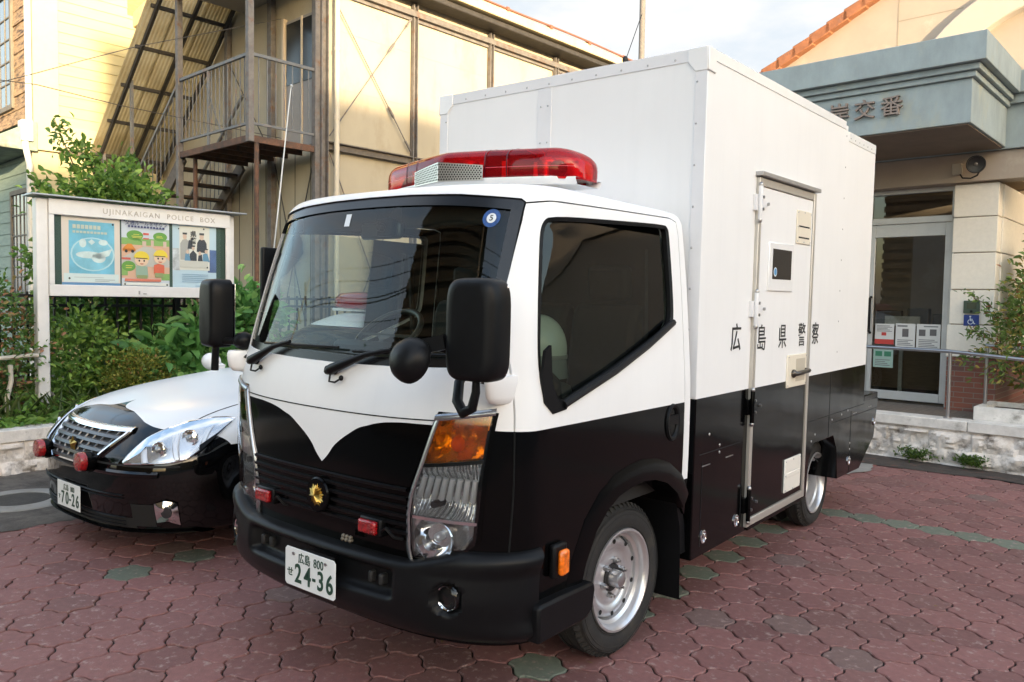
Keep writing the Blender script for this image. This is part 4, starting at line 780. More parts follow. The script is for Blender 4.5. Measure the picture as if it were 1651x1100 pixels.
# ================================================================= police truck
def paint_two(name, mode):
    """white over black gloss paint; the border is the livery itself"""
    m = bpy.data.materials.new(name); m.use_nodes = True; n = m.node_tree.nodes; L = m.node_tree.links; b = n['Principled BSDF']
    b.inputs['Coat Weight'].default_value = .03; b.inputs['Coat Roughness'].default_value = .03; b.inputs['Specular IOR Level'].default_value = .16
    g = n.new('ShaderNodeTexCoord'); sp = n.new('ShaderNodeSeparateXYZ'); L.new(g.outputs['Object'], sp.inputs[0])
    def M(op, a, bb=None, clamp=False):
        q = n.new('ShaderNodeMath'); q.operation = op; q.use_clamp = clamp
        for i, v in enumerate((a, bb)):
            if v is None: continue
            if isinstance(v, (int, float)): q.inputs[i].default_value = v
            else: L.new(v, q.inputs[i])
        return q.outputs[0]
    X, Y, Z = sp.outputs
    if mode == 'cab':
        ax = M('ABSOLUTE', X); fc = n.new('ShaderNodeFloatCurve'); cv = fc.mapping.curves[0]
        pts = [(0, .992), (.035, 1.022), (.07, 1.062), (.11, 1.094), (.172, 1.132), (.225, 1.160), (.265, 1.172), (.33, 1.19), (.42, 1.203), (.53, 1.208), (.62, 1.209), (1.0, 1.192)]
        cv.points[0].location = (0, pts[0][1] - .7); cv.points[1].location = (1, pts[-1][1] - .7)
        for px, pz in pts[1:-1]: cv.points.new(px, pz - .7)
        fc.mapping.update(); L.new(ax, fc.inputs['Value'])
        zb = M('ADD', fc.outputs[0], .7); blk = M('LESS_THAN', Z, zb)
        # the rear corner of the cab stays white further down
        rear = M('GREATER_THAN', Y, 1.585); up = M('GREATER_THAN', Z, .80); blk = M('MULTIPLY', blk, M('SUBTRACT', 1, M('MULTIPLY', rear, up)))
    else:
        blk = M('LESS_THAN', Z, M('ADD', 1.203, M('MULTIPLY', M('SUBTRACT', Y, 1.7), .005)))
    t = n.new('ShaderNodeTexNoise'); t.inputs['Scale'].default_value = 3; t.inputs['Detail'].default_value = 6; L.new(g.outputs['Object'], t.inputs['Vector'])
    mrr = n.new('ShaderNodeMapRange'); mrr.inputs['To Min'].default_value = .95; mrr.inputs['To Max'].default_value = 1.03; L.new(t.outputs['Fac'], mrr.inputs['Value'])
    mw = n.new('ShaderNodeMixRGB'); mw.blend_type = 'MULTIPLY'; mw.inputs['Fac'].default_value = 1; mw.inputs['Color1'].default_value = (.80, .80, .795, 1); mpp = n.new('ShaderNodeMapping'); mpp.inputs['Scale'].default_value = (4.5, 4.5, .35); L.new(g.outputs['Object'], mpp.inputs['Vector'])
    ts = n.new('ShaderNodeTexNoise'); ts.inputs['Scale'].default_value = 2.4; ts.inputs['Detail'].default_value = 7; ts.inputs['Roughness'].default_value = .65; L.new(mpp.outputs[0], ts.inputs['Vector'])
    rs_ = n.new('ShaderNodeMapRange'); rs_.inputs['From Min'].default_value = .5; rs_.inputs['From Max'].default_value = .8; rs_.inputs['To Min'].default_value = 1.0; rs_.inputs['To Max'].default_value = .968; L.new(ts.outputs['Fac'], rs_.inputs['Value'])
    L.new(M('MULTIPLY', mrr.outputs[0], rs_.outputs[0]), mw.inputs['Color2'])
    mi = n.new('ShaderNodeMixRGB'); L.new(mw.outputs[0], mi.inputs['Color1']); mi.inputs['Color2'].default_value = (.002, .002, .0022, 1); L.new(blk, mi.inputs['Fac']); L.new(mi.outputs[0], b.inputs['Base Color'])
    mr = n.new('ShaderNodeMapRange'); mr.inputs['To Min'].default_value = .34; mr.inputs['To Max'].default_value = .12; L.new(blk, mr.inputs['Value']); L.new(mr.outputs[0], b.inputs['Roughness'])
    if mode == 'box':
        t2 = n.new('ShaderNodeTexNoise'); t2.inputs['Scale'].default_value = 1.6; t2.inputs['Detail'].default_value = 2; L.new(g.outputs['Object'], t2.inputs['Vector'])
        bm_ = n.new('ShaderNodeBump'); bm_.inputs['Strength'].default_value = .35; bm_.inputs['Distance'].default_value = .02; L.new(t2.outputs['Fac'], bm_.inputs['Height'])
        L.new(bm_.outputs[0], b.inputs['Normal']); L.new(bm_.outputs[0], b.inputs['Coat Normal'])
    return m
M_CAB = paint_two('cab_paint', 'cab'); M_BOX = paint_two('box_paint', 'box')
def amber_mat():
    m = mat('amber_lens', (.85, .17, .004), .12, coat=1., bump=.9, bscale=38, var=.55, vscale=22)
    return m
M_AMBER = amber_mat()
M_AMBG = glass('amber_glass', (1.0, .46, .035), .02, 1.5)
M_AMBR = mat('amber_back', (.86, .84, .80), .16, .8, bump=.8, bscale=45)
def ribbed_mat():
    """chrome reflector with ribs behind the clear lens"""
    m = bpy.data.materials.new('reflector_ribs'); m.use_nodes = True; n = m.node_tree.nodes; L = m.node_tree.links; b = n['Principled BSDF']
    b.inputs['Metallic'].default_value = .75; b.inputs['Roughness'].default_value = .14; b.inputs['Base Color'].default_value = (.74, .75, .76, 1)
    g = n.new('ShaderNodeTexCoord'); wv = n.new('ShaderNodeTexWave'); wv.bands_direction = 'X'; wv.inputs['Scale'].default_value = 14; wv.inputs['Distortion'].default_value = .4
    L.new(g.outputs['Object'], wv.inputs['Vector']); nz_ = n.new('ShaderNodeTexNoise'); nz_.inputs['Scale'].default_value = 26; L.new(g.outputs['Object'], nz_.inputs['Vector'])
    ad = n.new('ShaderNodeMath'); ad.operation = 'ADD'; L.new(wv.outputs['Fac'], ad.inputs[0]); L.new(nz_.outputs['Fac'], ad.inputs[1])
    bp = n.new('ShaderNodeBump'); bp.inputs['Strength'].default_value = .9; bp.inputs['Distance'].default_value = .012; L.new(ad.outputs[0], bp.inputs['Height']); L.new(bp.outputs[0], b.inputs['Normal'])
    return m
M_RIBS = ribbed_mat()

truck = thing('police_truck', 'white over black police box truck parked in the middle with a red light bar', 'truck', (0, 0, 0))
#                 z     yc    ye    xs    yr
CAB = Rings([(.36, .10, .42, 0.884, 1.62), (.55, .075, .39, 0.900, 1.64), (.70, .062, .37, 0.908, 1.645), (.85, .052, .36, 0.912, 1.65), (1.00, .046, .35, 0.913, 1.65),
             (1.20, .050, .35, 0.912, 1.65), (1.32, .066, .365, 0.908, 1.65), (1.42, .088, .385, 0.900, 1.65), (1.70, .165, .45, 0.877, 1.65), (1.95, .233, .52, 0.852, 1.645),
             (2.09, .274, .57, 0.835, 1.64), (2.122, .288, .60, 0.822, 1.635), (2.140, .302, .62, 0.806, 1.63), (2.154, .328, .65, 0.780, 1.61), (2.165, .375, .70, 0.744, 1.57), (2.174, .45, .76, 0.690, 1.50), (2.181, .58, .86, 0.585, 1.38), (2.185, .76, .98, 0.40, 1.24)], 3.2, 2.)
zs_cab = [.36, .42, .48, .54, .60, .66, .72, .78, .85, .92, 1.0, 1.07, 1.14, 1.2, 1.26, 1.32, 1.37, 1.42, 1.5, 1.58, 1.66, 1.74, 1.82, 1.9, 1.98, 2.04, 2.09, 2.106, 2.122, 2.131, 2.140, 2.147, 2.154, 2.160, 2.165, 2.170, 2.174, 2.178, 2.181, 2.183, 2.185]
cab_o = CAB.solid(zs_cab).build('cab_body', [M_CAB, M_INT], None)
zin = [.46, .6, .8, 1.0, 1.2, 1.32, 1.42, 1.6, 1.8, 1.95, 2.05, 2.09, 2.11, 2.13]
inner = CAB.solid(zin, off=-.045); inner.m = [1] * len(inner.m); inner = inner.build('inner', [M_CAB, M_INT], None)
DOORP = [(.245, .50), (.245, 1.2), (.262, 1.55), (.285, 1.87), (.31, 1.965), (.35, 2.03), (.41, 2.068), (.50, 2.082), (1.0, 2.098), (1.52, 2.112), (1.575, 2.10), (1.585, 2.04), (1.585, .50)]
WINP = [(.495, 2.022), (1.0, 2.05), (1.44, 2.072), (1.47, 2.06), (1.48, 2.03), (1.485, 1.64), (1.46, 1.59), (1.41, 1.555), (.95, 1.40), (.50, 1.275), (.44, 1.268), (.385, 1.31), (.355, 1.39), (.36, 1.52), (.39, 1.72), (.43, 1.93), (.455, 2.0)]
def chaikin(P, n=2):
    for _ in range(n):
        Q = []
        for i in range(len(P)):
            a, b = P[i], P[(i + 1) % len(P)]; Q += [(a[0] * .75 + b[0] * .25, a[1] * .75 + b[1] * .25), (a[0] * .25 + b[0] * .75, a[1] * .25 + b[1] * .75)]
        P = Q
    return P
def offpoly(P, d):
    """grow a polygon outward by d"""
    n = len(P); A = sum(P[i][0] * P[(i + 1) % n][1] - P[(i + 1) % n][0] * P[i][1] for i in range(n)); sg = 1 if A > 0 else -1; out = []
    for i in range(n):
        a, b, c = Vector(P[i - 1]), Vector(P[i]), Vector(P[(i + 1) % n]); e1 = (b - a).normalized(); e2 = (c - b).normalized()
        n1 = Vector((e1.y, -e1.x)) * sg; n2 = Vector((e2.y, -e2.x)) * sg; m = (n1 + n2); m = m / max(.3, m.dot(n1)) if m.length > 1e-6 else n1
        out.append(tuple(b + m * d))
    return out
WSP = [(-.762, 1.436), (-.6, 1.425), (-.4, 1.417), (-.2, 1.412), (0, 1.41), (.2, 1.412), (.4, 1.417), (.6, 1.425), (.762, 1.436), (.768, 1.6), (.772, 1.8), (.772, 2.0), (.768, 2.075), (.75, 2.09), (.5, 2.112), (.25, 2.121), (0, 2.124), (-.25, 2.121), (-.5, 2.112), (-.75, 2.09), (-.768, 2.075), (-.772, 2.0), (-.772, 1.8), (-.768, 1.6)]
WINP = chaikin(WINP)
ws_cut = MB().prism(WSP, 'y', -.3, .62).build('c1', M_INT)
ARCHP = [(.60, .2), (.655, .44), (.70, .60), (.765, .72), (.85, .795), (.94, .838), (1.05, .86), (1.16, .868), (1.28, .855), (1.40, .82), (1.52, .75), (1.60, .66), (1.70, .55), (1.7, .2)]
cuts = [ws_cut]
for sx in (1, -1):
    cuts.append(MB().prism(ARCHP, 'x', sx * .45, sx * 1.2).build('c', M_INT))
for sx in (1, -1):
    zz = np.linspace(.672, 1.262, 16); q = MB(); L_, R_ = [], []
    def SL(z): return sx * float(np.interp(z, [.67, .72, .85, .93, 1.05, 1.235, 1.28], [.515, .503, .505, .520, .566, .630, .648]))
    def SR(z): return sx * float(np.interp(z, [.67, .70, .77, .9, 1.05, 1.28], [.63, .69, .775, .79, .805, .835]))
    nS = 10; fr = [[CAB.pt(SL(z) + (SR(z) - SL(z)) * u, z, .05) for u in np.linspace(0, 1, nS)] for z in zz]; bk = [[CAB.pt(SL(z) + (SR(z) - SL(z)) * u, z, .05) + Vector((-sx * .16, .19, 0)) for u in np.linspace(0, 1, nS)] for z in zz]
    q.grid(fr); o1 = len(q.v); q.grid(bk); W_ = nS; H_ = len(zz)
    loop = [j for j in range(W_)] + [i * W_ + W_ - 1 for i in range(1, H_)] + [(H_ - 1) * W_ + j for j in range(W_ - 2, -1, -1)] + [i * W_ for i in range(H_ - 2, 0, -1)]
    for a, b in zip(loop, loop[1:] + loop[:1]): q.f.append((a, b, o1 + b, o1 + a)); q.m.append(0)
    cuts.append(q.build('c', M_INT))
backwin = MB().box(-.55, .55, 1.5, 1.8, 1.5, 1.9).build('c', M_INT)
boolean(cab_o, [inner] + cuts)
doors = []
for sx in (1, -1):
    d = bpy.data.objects.new('door', cab_o.data.copy()); COL.objects.link(d)
    dp = MB().prism(DOORP, 'x', sx * .60, sx * 1.2).build('c', M_INT); dp2 = MB().prism(offpoly(DOORP, .006), 'x', sx * .60, sx * 1.2).build('c', M_INT)
    wc = MB().prism(WINP, 'x', sx * .4, sx * 1.3).build('c', M_INT)
    boolean(d, [dp], 'INTERSECT'); boolean(d, [wc]); boolean(cab_o, [dp2]); doors.append(d); kill(dp, dp2, wc)
kill(inner, backwin, *cuts)
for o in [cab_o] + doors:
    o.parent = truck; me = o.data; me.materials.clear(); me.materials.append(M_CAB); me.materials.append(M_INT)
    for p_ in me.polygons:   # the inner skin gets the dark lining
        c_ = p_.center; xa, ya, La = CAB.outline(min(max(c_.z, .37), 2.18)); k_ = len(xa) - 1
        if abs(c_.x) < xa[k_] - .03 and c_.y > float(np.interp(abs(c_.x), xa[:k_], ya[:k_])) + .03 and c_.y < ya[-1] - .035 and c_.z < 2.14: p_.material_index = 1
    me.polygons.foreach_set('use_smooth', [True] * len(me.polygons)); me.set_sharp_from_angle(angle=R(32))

# ---- windscreen glass with its black border
mb = MB(); zs = np.linspace(1.418, 2.116, 14)
CAB.patch(mb, zs, lambda z: -.80 + .015 * (z - 1.4), lambda z: .80 - .015 * (z - 1.4), 30, -.016)
mb.build('windscreen', M_GLASSC, truck, smooth=60)
mb = MB()
def ws_low(x): return 1.41 + .026 * (x / .762) ** 2
def ws_top(x): return 2.124 - .034 * (abs(x) / .75) ** 2.2
def border(fun, w_in, n=40, lim=.772):
    a = []; b = []
    for x in np.linspace(-lim, lim, n):
        z0 = fun(x); a.append(CAB.pt(x, z0 - (.006 if w_in > 0 else -.006), -.008)); b.append(CAB.pt(x, z0 + w_in, -.008))
    return [a, b]
mb.grid(border(ws_low, .035)); mb.grid(border(ws_top, -.046))
for s in (1, -1):
    mb.grid([[CAB.pt(s * S, z, -.007) for z in np.linspace(1.42, 2.10, 12)] for S in (.745, .792)])
mb.build('windscreen_border', mat('frit_black', (.006, .006, .007), .25), truck, smooth=60)
# ---- door windows: pane, black frame, sash bar under the slanting edge
for d, sx in zip(doors, (1, -1)):
    d['label'] = 'white over black cab door with a slanted window sill'
    rim = MB(); P1 = offpoly(WINP, .004); P0 = offpoly(WINP, -.013); n = len(WINP)
    def SX(z): return CAB.par(z)[2]
    def yfront(y, z):   # the side bows in towards the front corner
        x, yy, L = CAB.outline(z); return float(np.interp(y, yy, x))
    vs = [(sx * (yfront(y, z) + .003), y, z) for y, z in P1] + [(sx * (yfront(y, z) - .004), y, z) for y, z in P0] + [(sx * (yfront(y, z) - .03), y, z) for y, z in P1] + [(sx * (yfront(y, z) - .03), y, z) for y, z in P0]
    fs = [(i, (i + 1) % n, n + (i + 1) % n, n + i) for i in range(n)] + [(2 * n + i, 2 * n + (i + 1) % n, (i + 1) % n, i) for i in range(n)] + [(n + i, n + (i + 1) % n, 3 * n + (i + 1) % n, 3 * n + i) for i in range(n)]
    rim.add(vs, fs); rim.build('window_seal', M_PLAST, d, smooth=40)
    pane = MB(); zsn = np.linspace(1.26, 2.075, 16); rows = []
    for z in zsn:
        ys = []
        for i in range(n):
            (y0, z0), (y1, z1) = WINP[i], WINP[(i + 1) % n]
            if (z0 - z) * (z1 - z) < 0: ys.append(y0 + (y1 - y0) * (z - z0) / (z1 - z0))
        if len(ys) >= 2:
            a, b = min(ys) - .004, max(ys) + .004
            rows.append([(sx * (yfront(y, z) - .022), y, z) for y in np.linspace(a, b, 8)])
    pane.grid(rows); pane.build('window_pane', M_GLASSD if sx > 0 else M_GLASSC, d, smooth=60)
    sash = MB(); sash.tube([(sx * (yfront(y, z) + .004), y, z) for y, z in ((1.475, 1.60), (1.2, 1.492), (.9, 1.392), (.5, 1.282))], .017, 8); 
    sash.prism([(.37, 1.50), (.352, 1.40), (.372, 1.30), (.43, 1.252), (.52, 1.262), (.545, 1.29), (.46, 1.31), (.42, 1.37), (.405, 1.52)], 'x', sx * (yfront(.42, 1.35) - .004), sx * (yfront(.42, 1.35) + .010))
    sash.build('window_sash', M_PLAST, d, smooth=40)
    h = MB(); xh = CAB.par(1.1)[2]
    h.rev([(.001, -.012), (.045, -.012), (.058, .0), (.062, .010), (.072, .012), (.075, .006), (.076, -.004)], (sx * xh, 1.455, 1.11), (sx, 0, 0), 28)
    for i, vv in enumerate(h.v): h.v[i] = (vv[0], 1.455 + (vv[1] - 1.455) * .85, 1.11 + (vv[2] - 1.11) * 1.22)
    h.box(sx * xh - .008, sx * xh + .010, 1.405, 1.505, 1.10, 1.145); h.build('handle', M_PLAST, d, smooth=40)
    mk = MB(); xm = CAB.par(.67)[2]
    mk.box(min(sx * xm, sx * (xm + .03)), max(sx * xm, sx * (xm + .03)), .435, .525, .60, .735); o = mk.build('side_marker', M_PLAST, truck, bevel=.01)
    mk = MB(); mk.box(min(sx * (xm + .028), sx * (xm + .055)), max(sx * (xm + .028), sx * (xm + .055)), .455, .512, .612, .715); mk.build('amber_lens', M_AMBER, o, bevel=.012)
# ---- wheel arch lips, inner arch lining, mud guards
for sx in (1, -1):
    lip = MB(); A = ARCHP[1:-1]; rows = []
    for k, (dx, gr) in enumerate(((.0015, .10), (.006, .085), (.012, .04), (.014, .0), (-.012, -.010), (-.25, -.010))):
        P = offpoly(ARCHP, gr)[1:-2]
        rows.append([(sx * (CAB.par(max(z, .37))[2] + dx), y, z) for y, z in P])
    lip.grid(rows); lip.build('wheel_arch', M_BLACK, truck, smooth=50)
    g = MB(); g.grid([[(sx * x, y, z) for y, z in ((1.44, .80), (1.52, .74), (1.585, .66), (1.625, .55), (1.64, .42), (1.645, .28), (1.65, .16))] for x in (.58, .89)])
    g.grid([[(sx * .89, y + dy, z) for y, z in ((1.44, .80), (1.52, .74), (1.585, .66), (1.625, .55), (1.64, .42), (1.645, .40))] for dy in (0, .055)])
    g.build('mud_guard', M_PLAST, truck, smooth=40)
# ---- wiper cowl seam, panel seam under the windscreen
mb = MB(); a = [CAB.pt(x, 1.213 + .012 * (abs(x) / .62) ** 2, .0015) for x in np.linspace(-.62, .62, 40)]; b = [CAB.pt(x, 1.218 + .012 * (abs(x) / .62) ** 2, .0015) for x in np.linspace(-.62, .62, 40)]
mb.grid([a, b]); mb.build('panel_seam', M_DARK, truck)
# ---- headlights
for sx in (1, -1):
    zt = lambda S: 1.235 + (S - .62) * .17
    zl = [.675, .70, .74, .78, .84, .90, .97, 1.045, 1.05, 1.12, 1.18, 1.225, 1.262]
    def Sl(z): return sx * float(np.interp(z, [.67, .72, .85, .93, 1.05, 1.235, 1.28], [.505, .495, .497, .512, .558, .622, .64]))
    def Srr(z): return sx * float(np.interp(z, [.67, .70, .77, .9, 1.05, 1.28], [.64, .70, .785, .80, .815, .845]))
    back = Vector((-sx * .075, .088, 0)); hl = MB(); rows = []
    for z in np.linspace(.665, 1.27, 20):
        f_ = [CAB.pt(S, z, -.004) for S in np.linspace(Sl(z) + sx * .006, Srr(z) - sx * .014, 12)]
        rows.append([f_[0]] + [p + back for p in f_] + [f_[-1]])
    hl.grid(rows); hl.grid([[p + v_ for p in [CAB.pt(S, zq, 0) for S in np.linspace(Sl(zq), Srr(zq), 12)]] for zq in (.668,) for v_ in (Vector((0, 0, 0)), back)]); hl.grid([[p + v_ for p in [CAB.pt(S, zq, 0) for S in np.linspace(Sl(zq), Srr(zq), 12)]] for zq in (1.262,) for v_ in (Vector((0, 0, 0)), back)])
    root = hl.build('headlight', mat('lamp_shell', (.30, .30, .31), .35, .6), truck, smooth=50)
    fr_ = MB()
    for e0, e1 in ((lambda z: Srr(z) - sx * .010, lambda z: Srr(z) + sx * .012),): fr_.grid([[CAB.pt(e0(z), z, .005) for z in np.linspace(.69, 1.27, 20)], [CAB.pt(e1(z), z, .005) for z in np.linspace(.69, 1.27, 20)]])
    fr_.grid([[CAB.pt(S, z0_ + dz, .005) for S in np.linspace(sx * .50, sx * .70, 8)] for z0_ in (.668,) for dz in (0, .016)]); fr_.build('frame', M_BLACK, root, smooth=60)
    # chrome edge along the inner side
    e = MB(); rows = []
    for dS, of in ((-.010, .003), (-.006, .012), (.006, .015), (.011, .009)):
        rows.append([CAB.pt(Sl(z) + sx * dS, z, of) for z in np.linspace(.67, 1.245, 24)])
    e.grid(rows); rows = []
    for dz, of in ((.018, .004), (.012, .014), (-.002, .016), (-.008, .010)):
        rows.append([CAB.pt(S, 1.235 + (abs(S) - .62) * .15 + dz, of) for S in np.linspace(sx * .612, sx * .845, 8)])
    e.grid(rows); e.build('bezel', mat('bezel_satin', (.36, .37, .39), .25, .85), root, smooth=60)
    # amber chamber: bright reflector behind a tinted lens
    def inset(u, z, depth): return CAB.pt(Sl(z) + sx * .006 + u * (Srr(z) - Sl(z) - sx * .012), z, 0) + Vector((-sx * .075, .088, 0)) * depth
    am = MB(); rows = []; rr = []
    for t in np.linspace(0, 1, 14):
        r = []; r2 = []
        for u in np.linspace(0, 1, 14):
            zb_, ztp = 1.060 + u * .036, 1.240 + u * .026; z = zb_ + (ztp - zb_) * t; r.append(inset(u, z, -.04)); r2.append(inset(u, z, .25 + .6 * math.sin(math.pi * u) * math.sin(math.pi * t) + .10 * math.sin(u * 21) * math.sin(t * 9)))
        rows.append(r); rr.append(r2)
    am.grid(rows); am.build('turn_signal', M_AMBG, root, smooth=60); q = MB(); q.grid(rr); q.build('amber_reflector', M_AMBR, root, smooth=30)
    q = MB(); q.ell(tuple(inset(.5, 1.14, .35)), .028, .03, .032, 14, 8); q.build('amber_bulb', mat('amber_bulb', (.8, .35, .05), .2), root, smooth=60)
    # main chamber: stepped shelf, hanging ribs, curved reflector with bulb
    q = MB(); rows = []
    for z in np.linspace(.848, 1.062, 18):
        t = (z - .848) / .214; rows.append([inset(u, min(z + .036 * u, 1.09) if t > .8 else z, .12 + .70 * math.sin(math.pi * u) ** .7 * math.sin(math.pi * min(1, t * 1.25)) ** .7 if t < .8 else .12) for u in np.linspace(0, 1, 20)])
    q.grid(rows); q.build('reflector', M_RIBS, root, smooth=50)
    for k in range(8):
        u = .10 + .115 * k; q = MB(); a_, b_ = inset(u, .918, .16), inset(u, 1.010, .10); q.tube([a_, a_.lerp(b_, .1), b_], [.002, .0125, .0105], 10); q.build('reflector_rib', mat('rib_clear', (.78, .79, .80), .12, .45), root, smooth=60)
    q = MB(); bc_ = inset(.48, .905, .55); q.cyl(bc_, bc_ + Vector((.004 * sx, -.06, 0)), .016, .014, 14); q.build('bulb_shield', mat('bulb_shield', (.10, .10, .10), .25, .8), root, smooth=40)
    bx = CAB.pt(sx * .605, .765, -.012); bo = MB(); bo.rev([(.010, -.062), (.028, -.060), (.052, -.045), (.070, -.020), (.080, .006), (.085, .014), (.088, .008)], bx, (sx * .22, -1, -.06), 36)
    bo.build('bulb_bowl', mat('bowl_chrome', (.84, .84, .85), .08, .9), root, smooth=60)
    q = MB(); q.rev([(.018, -.058), (.018, -.02), (.012, -.012), (.0001, -.011)], bx, (sx * .22, -1, -.06), 18); q.build('bulb', mat('bulb_glass', (.65, .68, .72), .08, .3), root, smooth=50)
    q = MB(); rows = []
    for z in np.linspace(.675, .842, 8): rows.append([inset(u, z, .30 + .3 * math.sin(math.pi * u)) for u in np.linspace(0, 1, 12)])
    q.grid(rows); q.build('lower_reflector', mat('reflector_plain', (.62, .62, .63), .2, .75, bump=.3, bscale=26), root, smooth=60)
    ba = MB(); ba.grid([[inset(u, .840 + dz, d_) for u in np.linspace(0, 1, 10)] for dz, d_ in ((0, .8), (0, -.02), (.012, -.02), (.012, .8))]); ba.build('divider', M_CHROME, root)
    ba = MB(); ba.grid([[inset(u, 1.050 + .036 * u + dz, d_) for u in np.linspace(0, 1, 10)] for dz, d_ in ((-.006, .7), (-.006, -.03), (.008, -.03), (.008, .7))]); ba.build('amber_divider', M_PLAST, root)
    ln = MB(); CAB.patch(ln, np.linspace(.675, 1.255, 20), lambda z: Sl(z) + sx * .004, lambda z: Srr(z) - sx * .004, 14, .010); ln.build('lens', M_LENS, root, smooth=60)
# ---- grille with slats, sun emblem, red flashers
g = MB(); CAB.patch(g, np.linspace(.74, .955, 8), lambda z: -.50, lambda z: .50, 24, .003)
gr = g.build('grille', M_BLACK, truck, smooth=60)
for k, z in enumerate((.775, .808, .842, .877, .912, .948)):
    s_ = MB(); rows = []
    for dz, of in ((-.009, .003), (-.006, .014), (.005, .017), (.008, .003)):
        rows.append([CAB.pt(S, z + dz, of) for S in np.linspace(-.495, .495, 26)])
    s_.grid(rows); s_.build('grille_slat', M_PLAST, gr, smooth=30)
em = MB(); c = CAB.pt(0, .852, .016); em.rev([(.001, 0), (.072, 0), (.074, .01), (.068, .016), (.001, .017)], c, (0, -1, .02), 30); eo = em.build('emblem', M_BLACK, truck, smooth=40)
st = MB()
for k in range(20):
    a = 2 * math.pi * (k + .5) / 20; r = .050 if k % 2 == 0 else .043; wd = .0082
    d1 = Vector((math.cos(a), 0, math.sin(a))); d2 = Vector((-math.sin(a), 0, math.cos(a))); o_ = c + Vector((0, -.017, 0))
    st.add([o_ + Vector((0, -.014, 0)), o_ + d1 * r * .6 + d2 * wd, o_ + d1 * r, o_ + d1 * r * .6 - d2 * wd, o_ + d1 * r * .6 + Vector((0, -.010, 0))], [(0, 1, 4), (1, 2, 4), (2, 3, 4), (3, 0, 4)])
st.build('gold_star', M_GOLD, eo)
for S, z in ((-.385, .782), (.318, .778)):
    p = CAB.pt(S, z, .02); q = MB(); q.box(p.x - .062, p.x + .062, p.y - .01, p.y + .03, z - .036, z + .036); o_ = q.build('warning_light', M_PLAST, truck, bevel=.008)
    q = MB(); q.box(p.x - .05, p.x + .05, p.y - .032, p.y - .008, z - .026, z + .028); q.build('red_lens', M_REDL, o_, bevel=.008)
    q = MB(); q.tube([(p.x + .06, p.y, z - .01), (p.x + .10, p.y - .015, z + .012), (p.x + .13, p.y + .0, z - .02), (p.x + .15, p.y + .03, z - .03)], .007, 6); q.build('cable', M_PLAST, o_, smooth=40)
mb = MB(); CAB.patch(mb, np.linspace(.655, .742, 4), lambda z: -.50, lambda z: .50, 24, -.002); mb.build('bumper_gap', M_DARK, truck)
mb = MB()
for k in range(3):
    for dx in (0, .022, .044): mb.ell((.17 + dx, .022 + k * .003, .70 + .012 * (k % 2)), .009, .009, .009, 8, 6)
mb.build('gap_bolts', mat('dusty_metal', (.16, .14, .11), .6, .4), truck, smooth=60)
# ---- bumper
BUMP = Rings([(.36, .10, .46, 0.895, .74), (.41, .035, .40, 0.930, .74), (.47, -.002, .37, .912, .74), (.56, -.014, .36, .92, .74), (.64, -.008, .36, .918, .74), (.70, .004, .36, 0.947, .74), (.75, .03, .37, 0.935, .74)], 3.0, 2.)
mb = MB(); Smax = BUMP.outline(.56)[2][-2]; rows = []
NS = 150
def ztop(S): a = abs(S); return .672 + .004 * min(1, a / .5) + .065 * max(0, min(1, (a - .50) / .24)) ** 1.5
Sv = np.linspace(-Smax - .0, Smax + .0, NS)
for t in np.linspace(0, 1, 34):
    r = []
    for S in Sv:
        z = .372 + (ztop(S) - .372) * t; a = abs(S); u = z
        rec = 1 / (1 + math.exp((a - .455) / .006)) * 1 / (1 + math.exp((z - .632) / .004)) * 1 / (1 + math.exp((.528 - z) / .004))
        fog = max(0, 1 - (((a - .705) / .062) ** 2 + ((z - .56) / .062) ** 2)); fog = min(1, fog * 4)
        groove = math.exp(-((z - .645) / .0035) ** 2) * (1 / (1 + math.exp((.62 - a) / .01))) * .004
        r.append(BUMP.pt(S, z, -.055 * rec - .035 * fog - groove - (.02 * max(0, (t - .93) / .07) ** 2)))
    rows.append(r)
rows.append([BUMP.pt(S, ztop(S) - .004, -.09) for S in Sv])
mb.grid(rows)
bum = mb.build('bumper', M_PLAST, truck, smooth=50)
for sx in (1, -1):
    # the part behind the corner and the sill strip under the door
    q = MB(); q.prism([(.33, .375), (.33, .52), (.36, .525), (.72, .52), (.735, .49), (.72, .40), (.66, .375)], 'x', sx * .83, sx * .945)
    q.build('sill', M_PLAST, bum, bevel=.012)
    p = BUMP.pt(sx * .705, .56, -.03); q = MB(); q.rev([(.001, -.012), (.03, -.008), (.048, .008)], p, (sx * .12, -1, 0), 24); f = q.build('fog_lamp', M_CHROME, bum, smooth=60)
    q = MB(); q.rev([(.001, .014), (.03, .012), (.047, .004), (.052, 0)], p, (sx * .12, -1, 0), 24); q.build('lens', M_LENS, f, smooth=60)
    for xh in (.33, .39): q = MB(); q.bar((sx * xh, .045, .557), (sx * xh, .045, .603), .022, .04); q.build('tow_hook', M_CHASS, bum, bevel=.008)
# ---- number plate
PC = Vector((.028, -.032, .540))
q = MB(); q.prism([(PC.x + .165 * cx + a * .012, PC.z + .0825 * cz + b * .012) for cx, cz, a, b in ((-1, -1, 0, 1), (-1, -1, 1, 0), (1, -1, -1, 0), (1, -1, 0, 1), (1, 1, 0, -1), (1, 1, -1, 0), (-1, 1, 1, 0), (-1, 1, 0, -1))], 'y', PC.y - .001, PC.y + .002)
pl = q.build('number_plate', M_PLATE, truck, bevel=.0015)
it = [(text_mesh('広島', .048, .004, .0008, .85), -.035, .043), (text_mesh('800', .052, .004, .0008, .8, spacing=1.05), .058, .043), (text_mesh('せ', .042, .012, .0008), -.128, -.026)]
DIG = {'2': '2', '4': '4', '3': '3', '6': '6'}
for ch, u in (('2', -.075), ('4', -.012), ('3', .072), ('6', .130)): it.append((text_mesh(ch, .112, .016, .0012, .82), u, -.026))
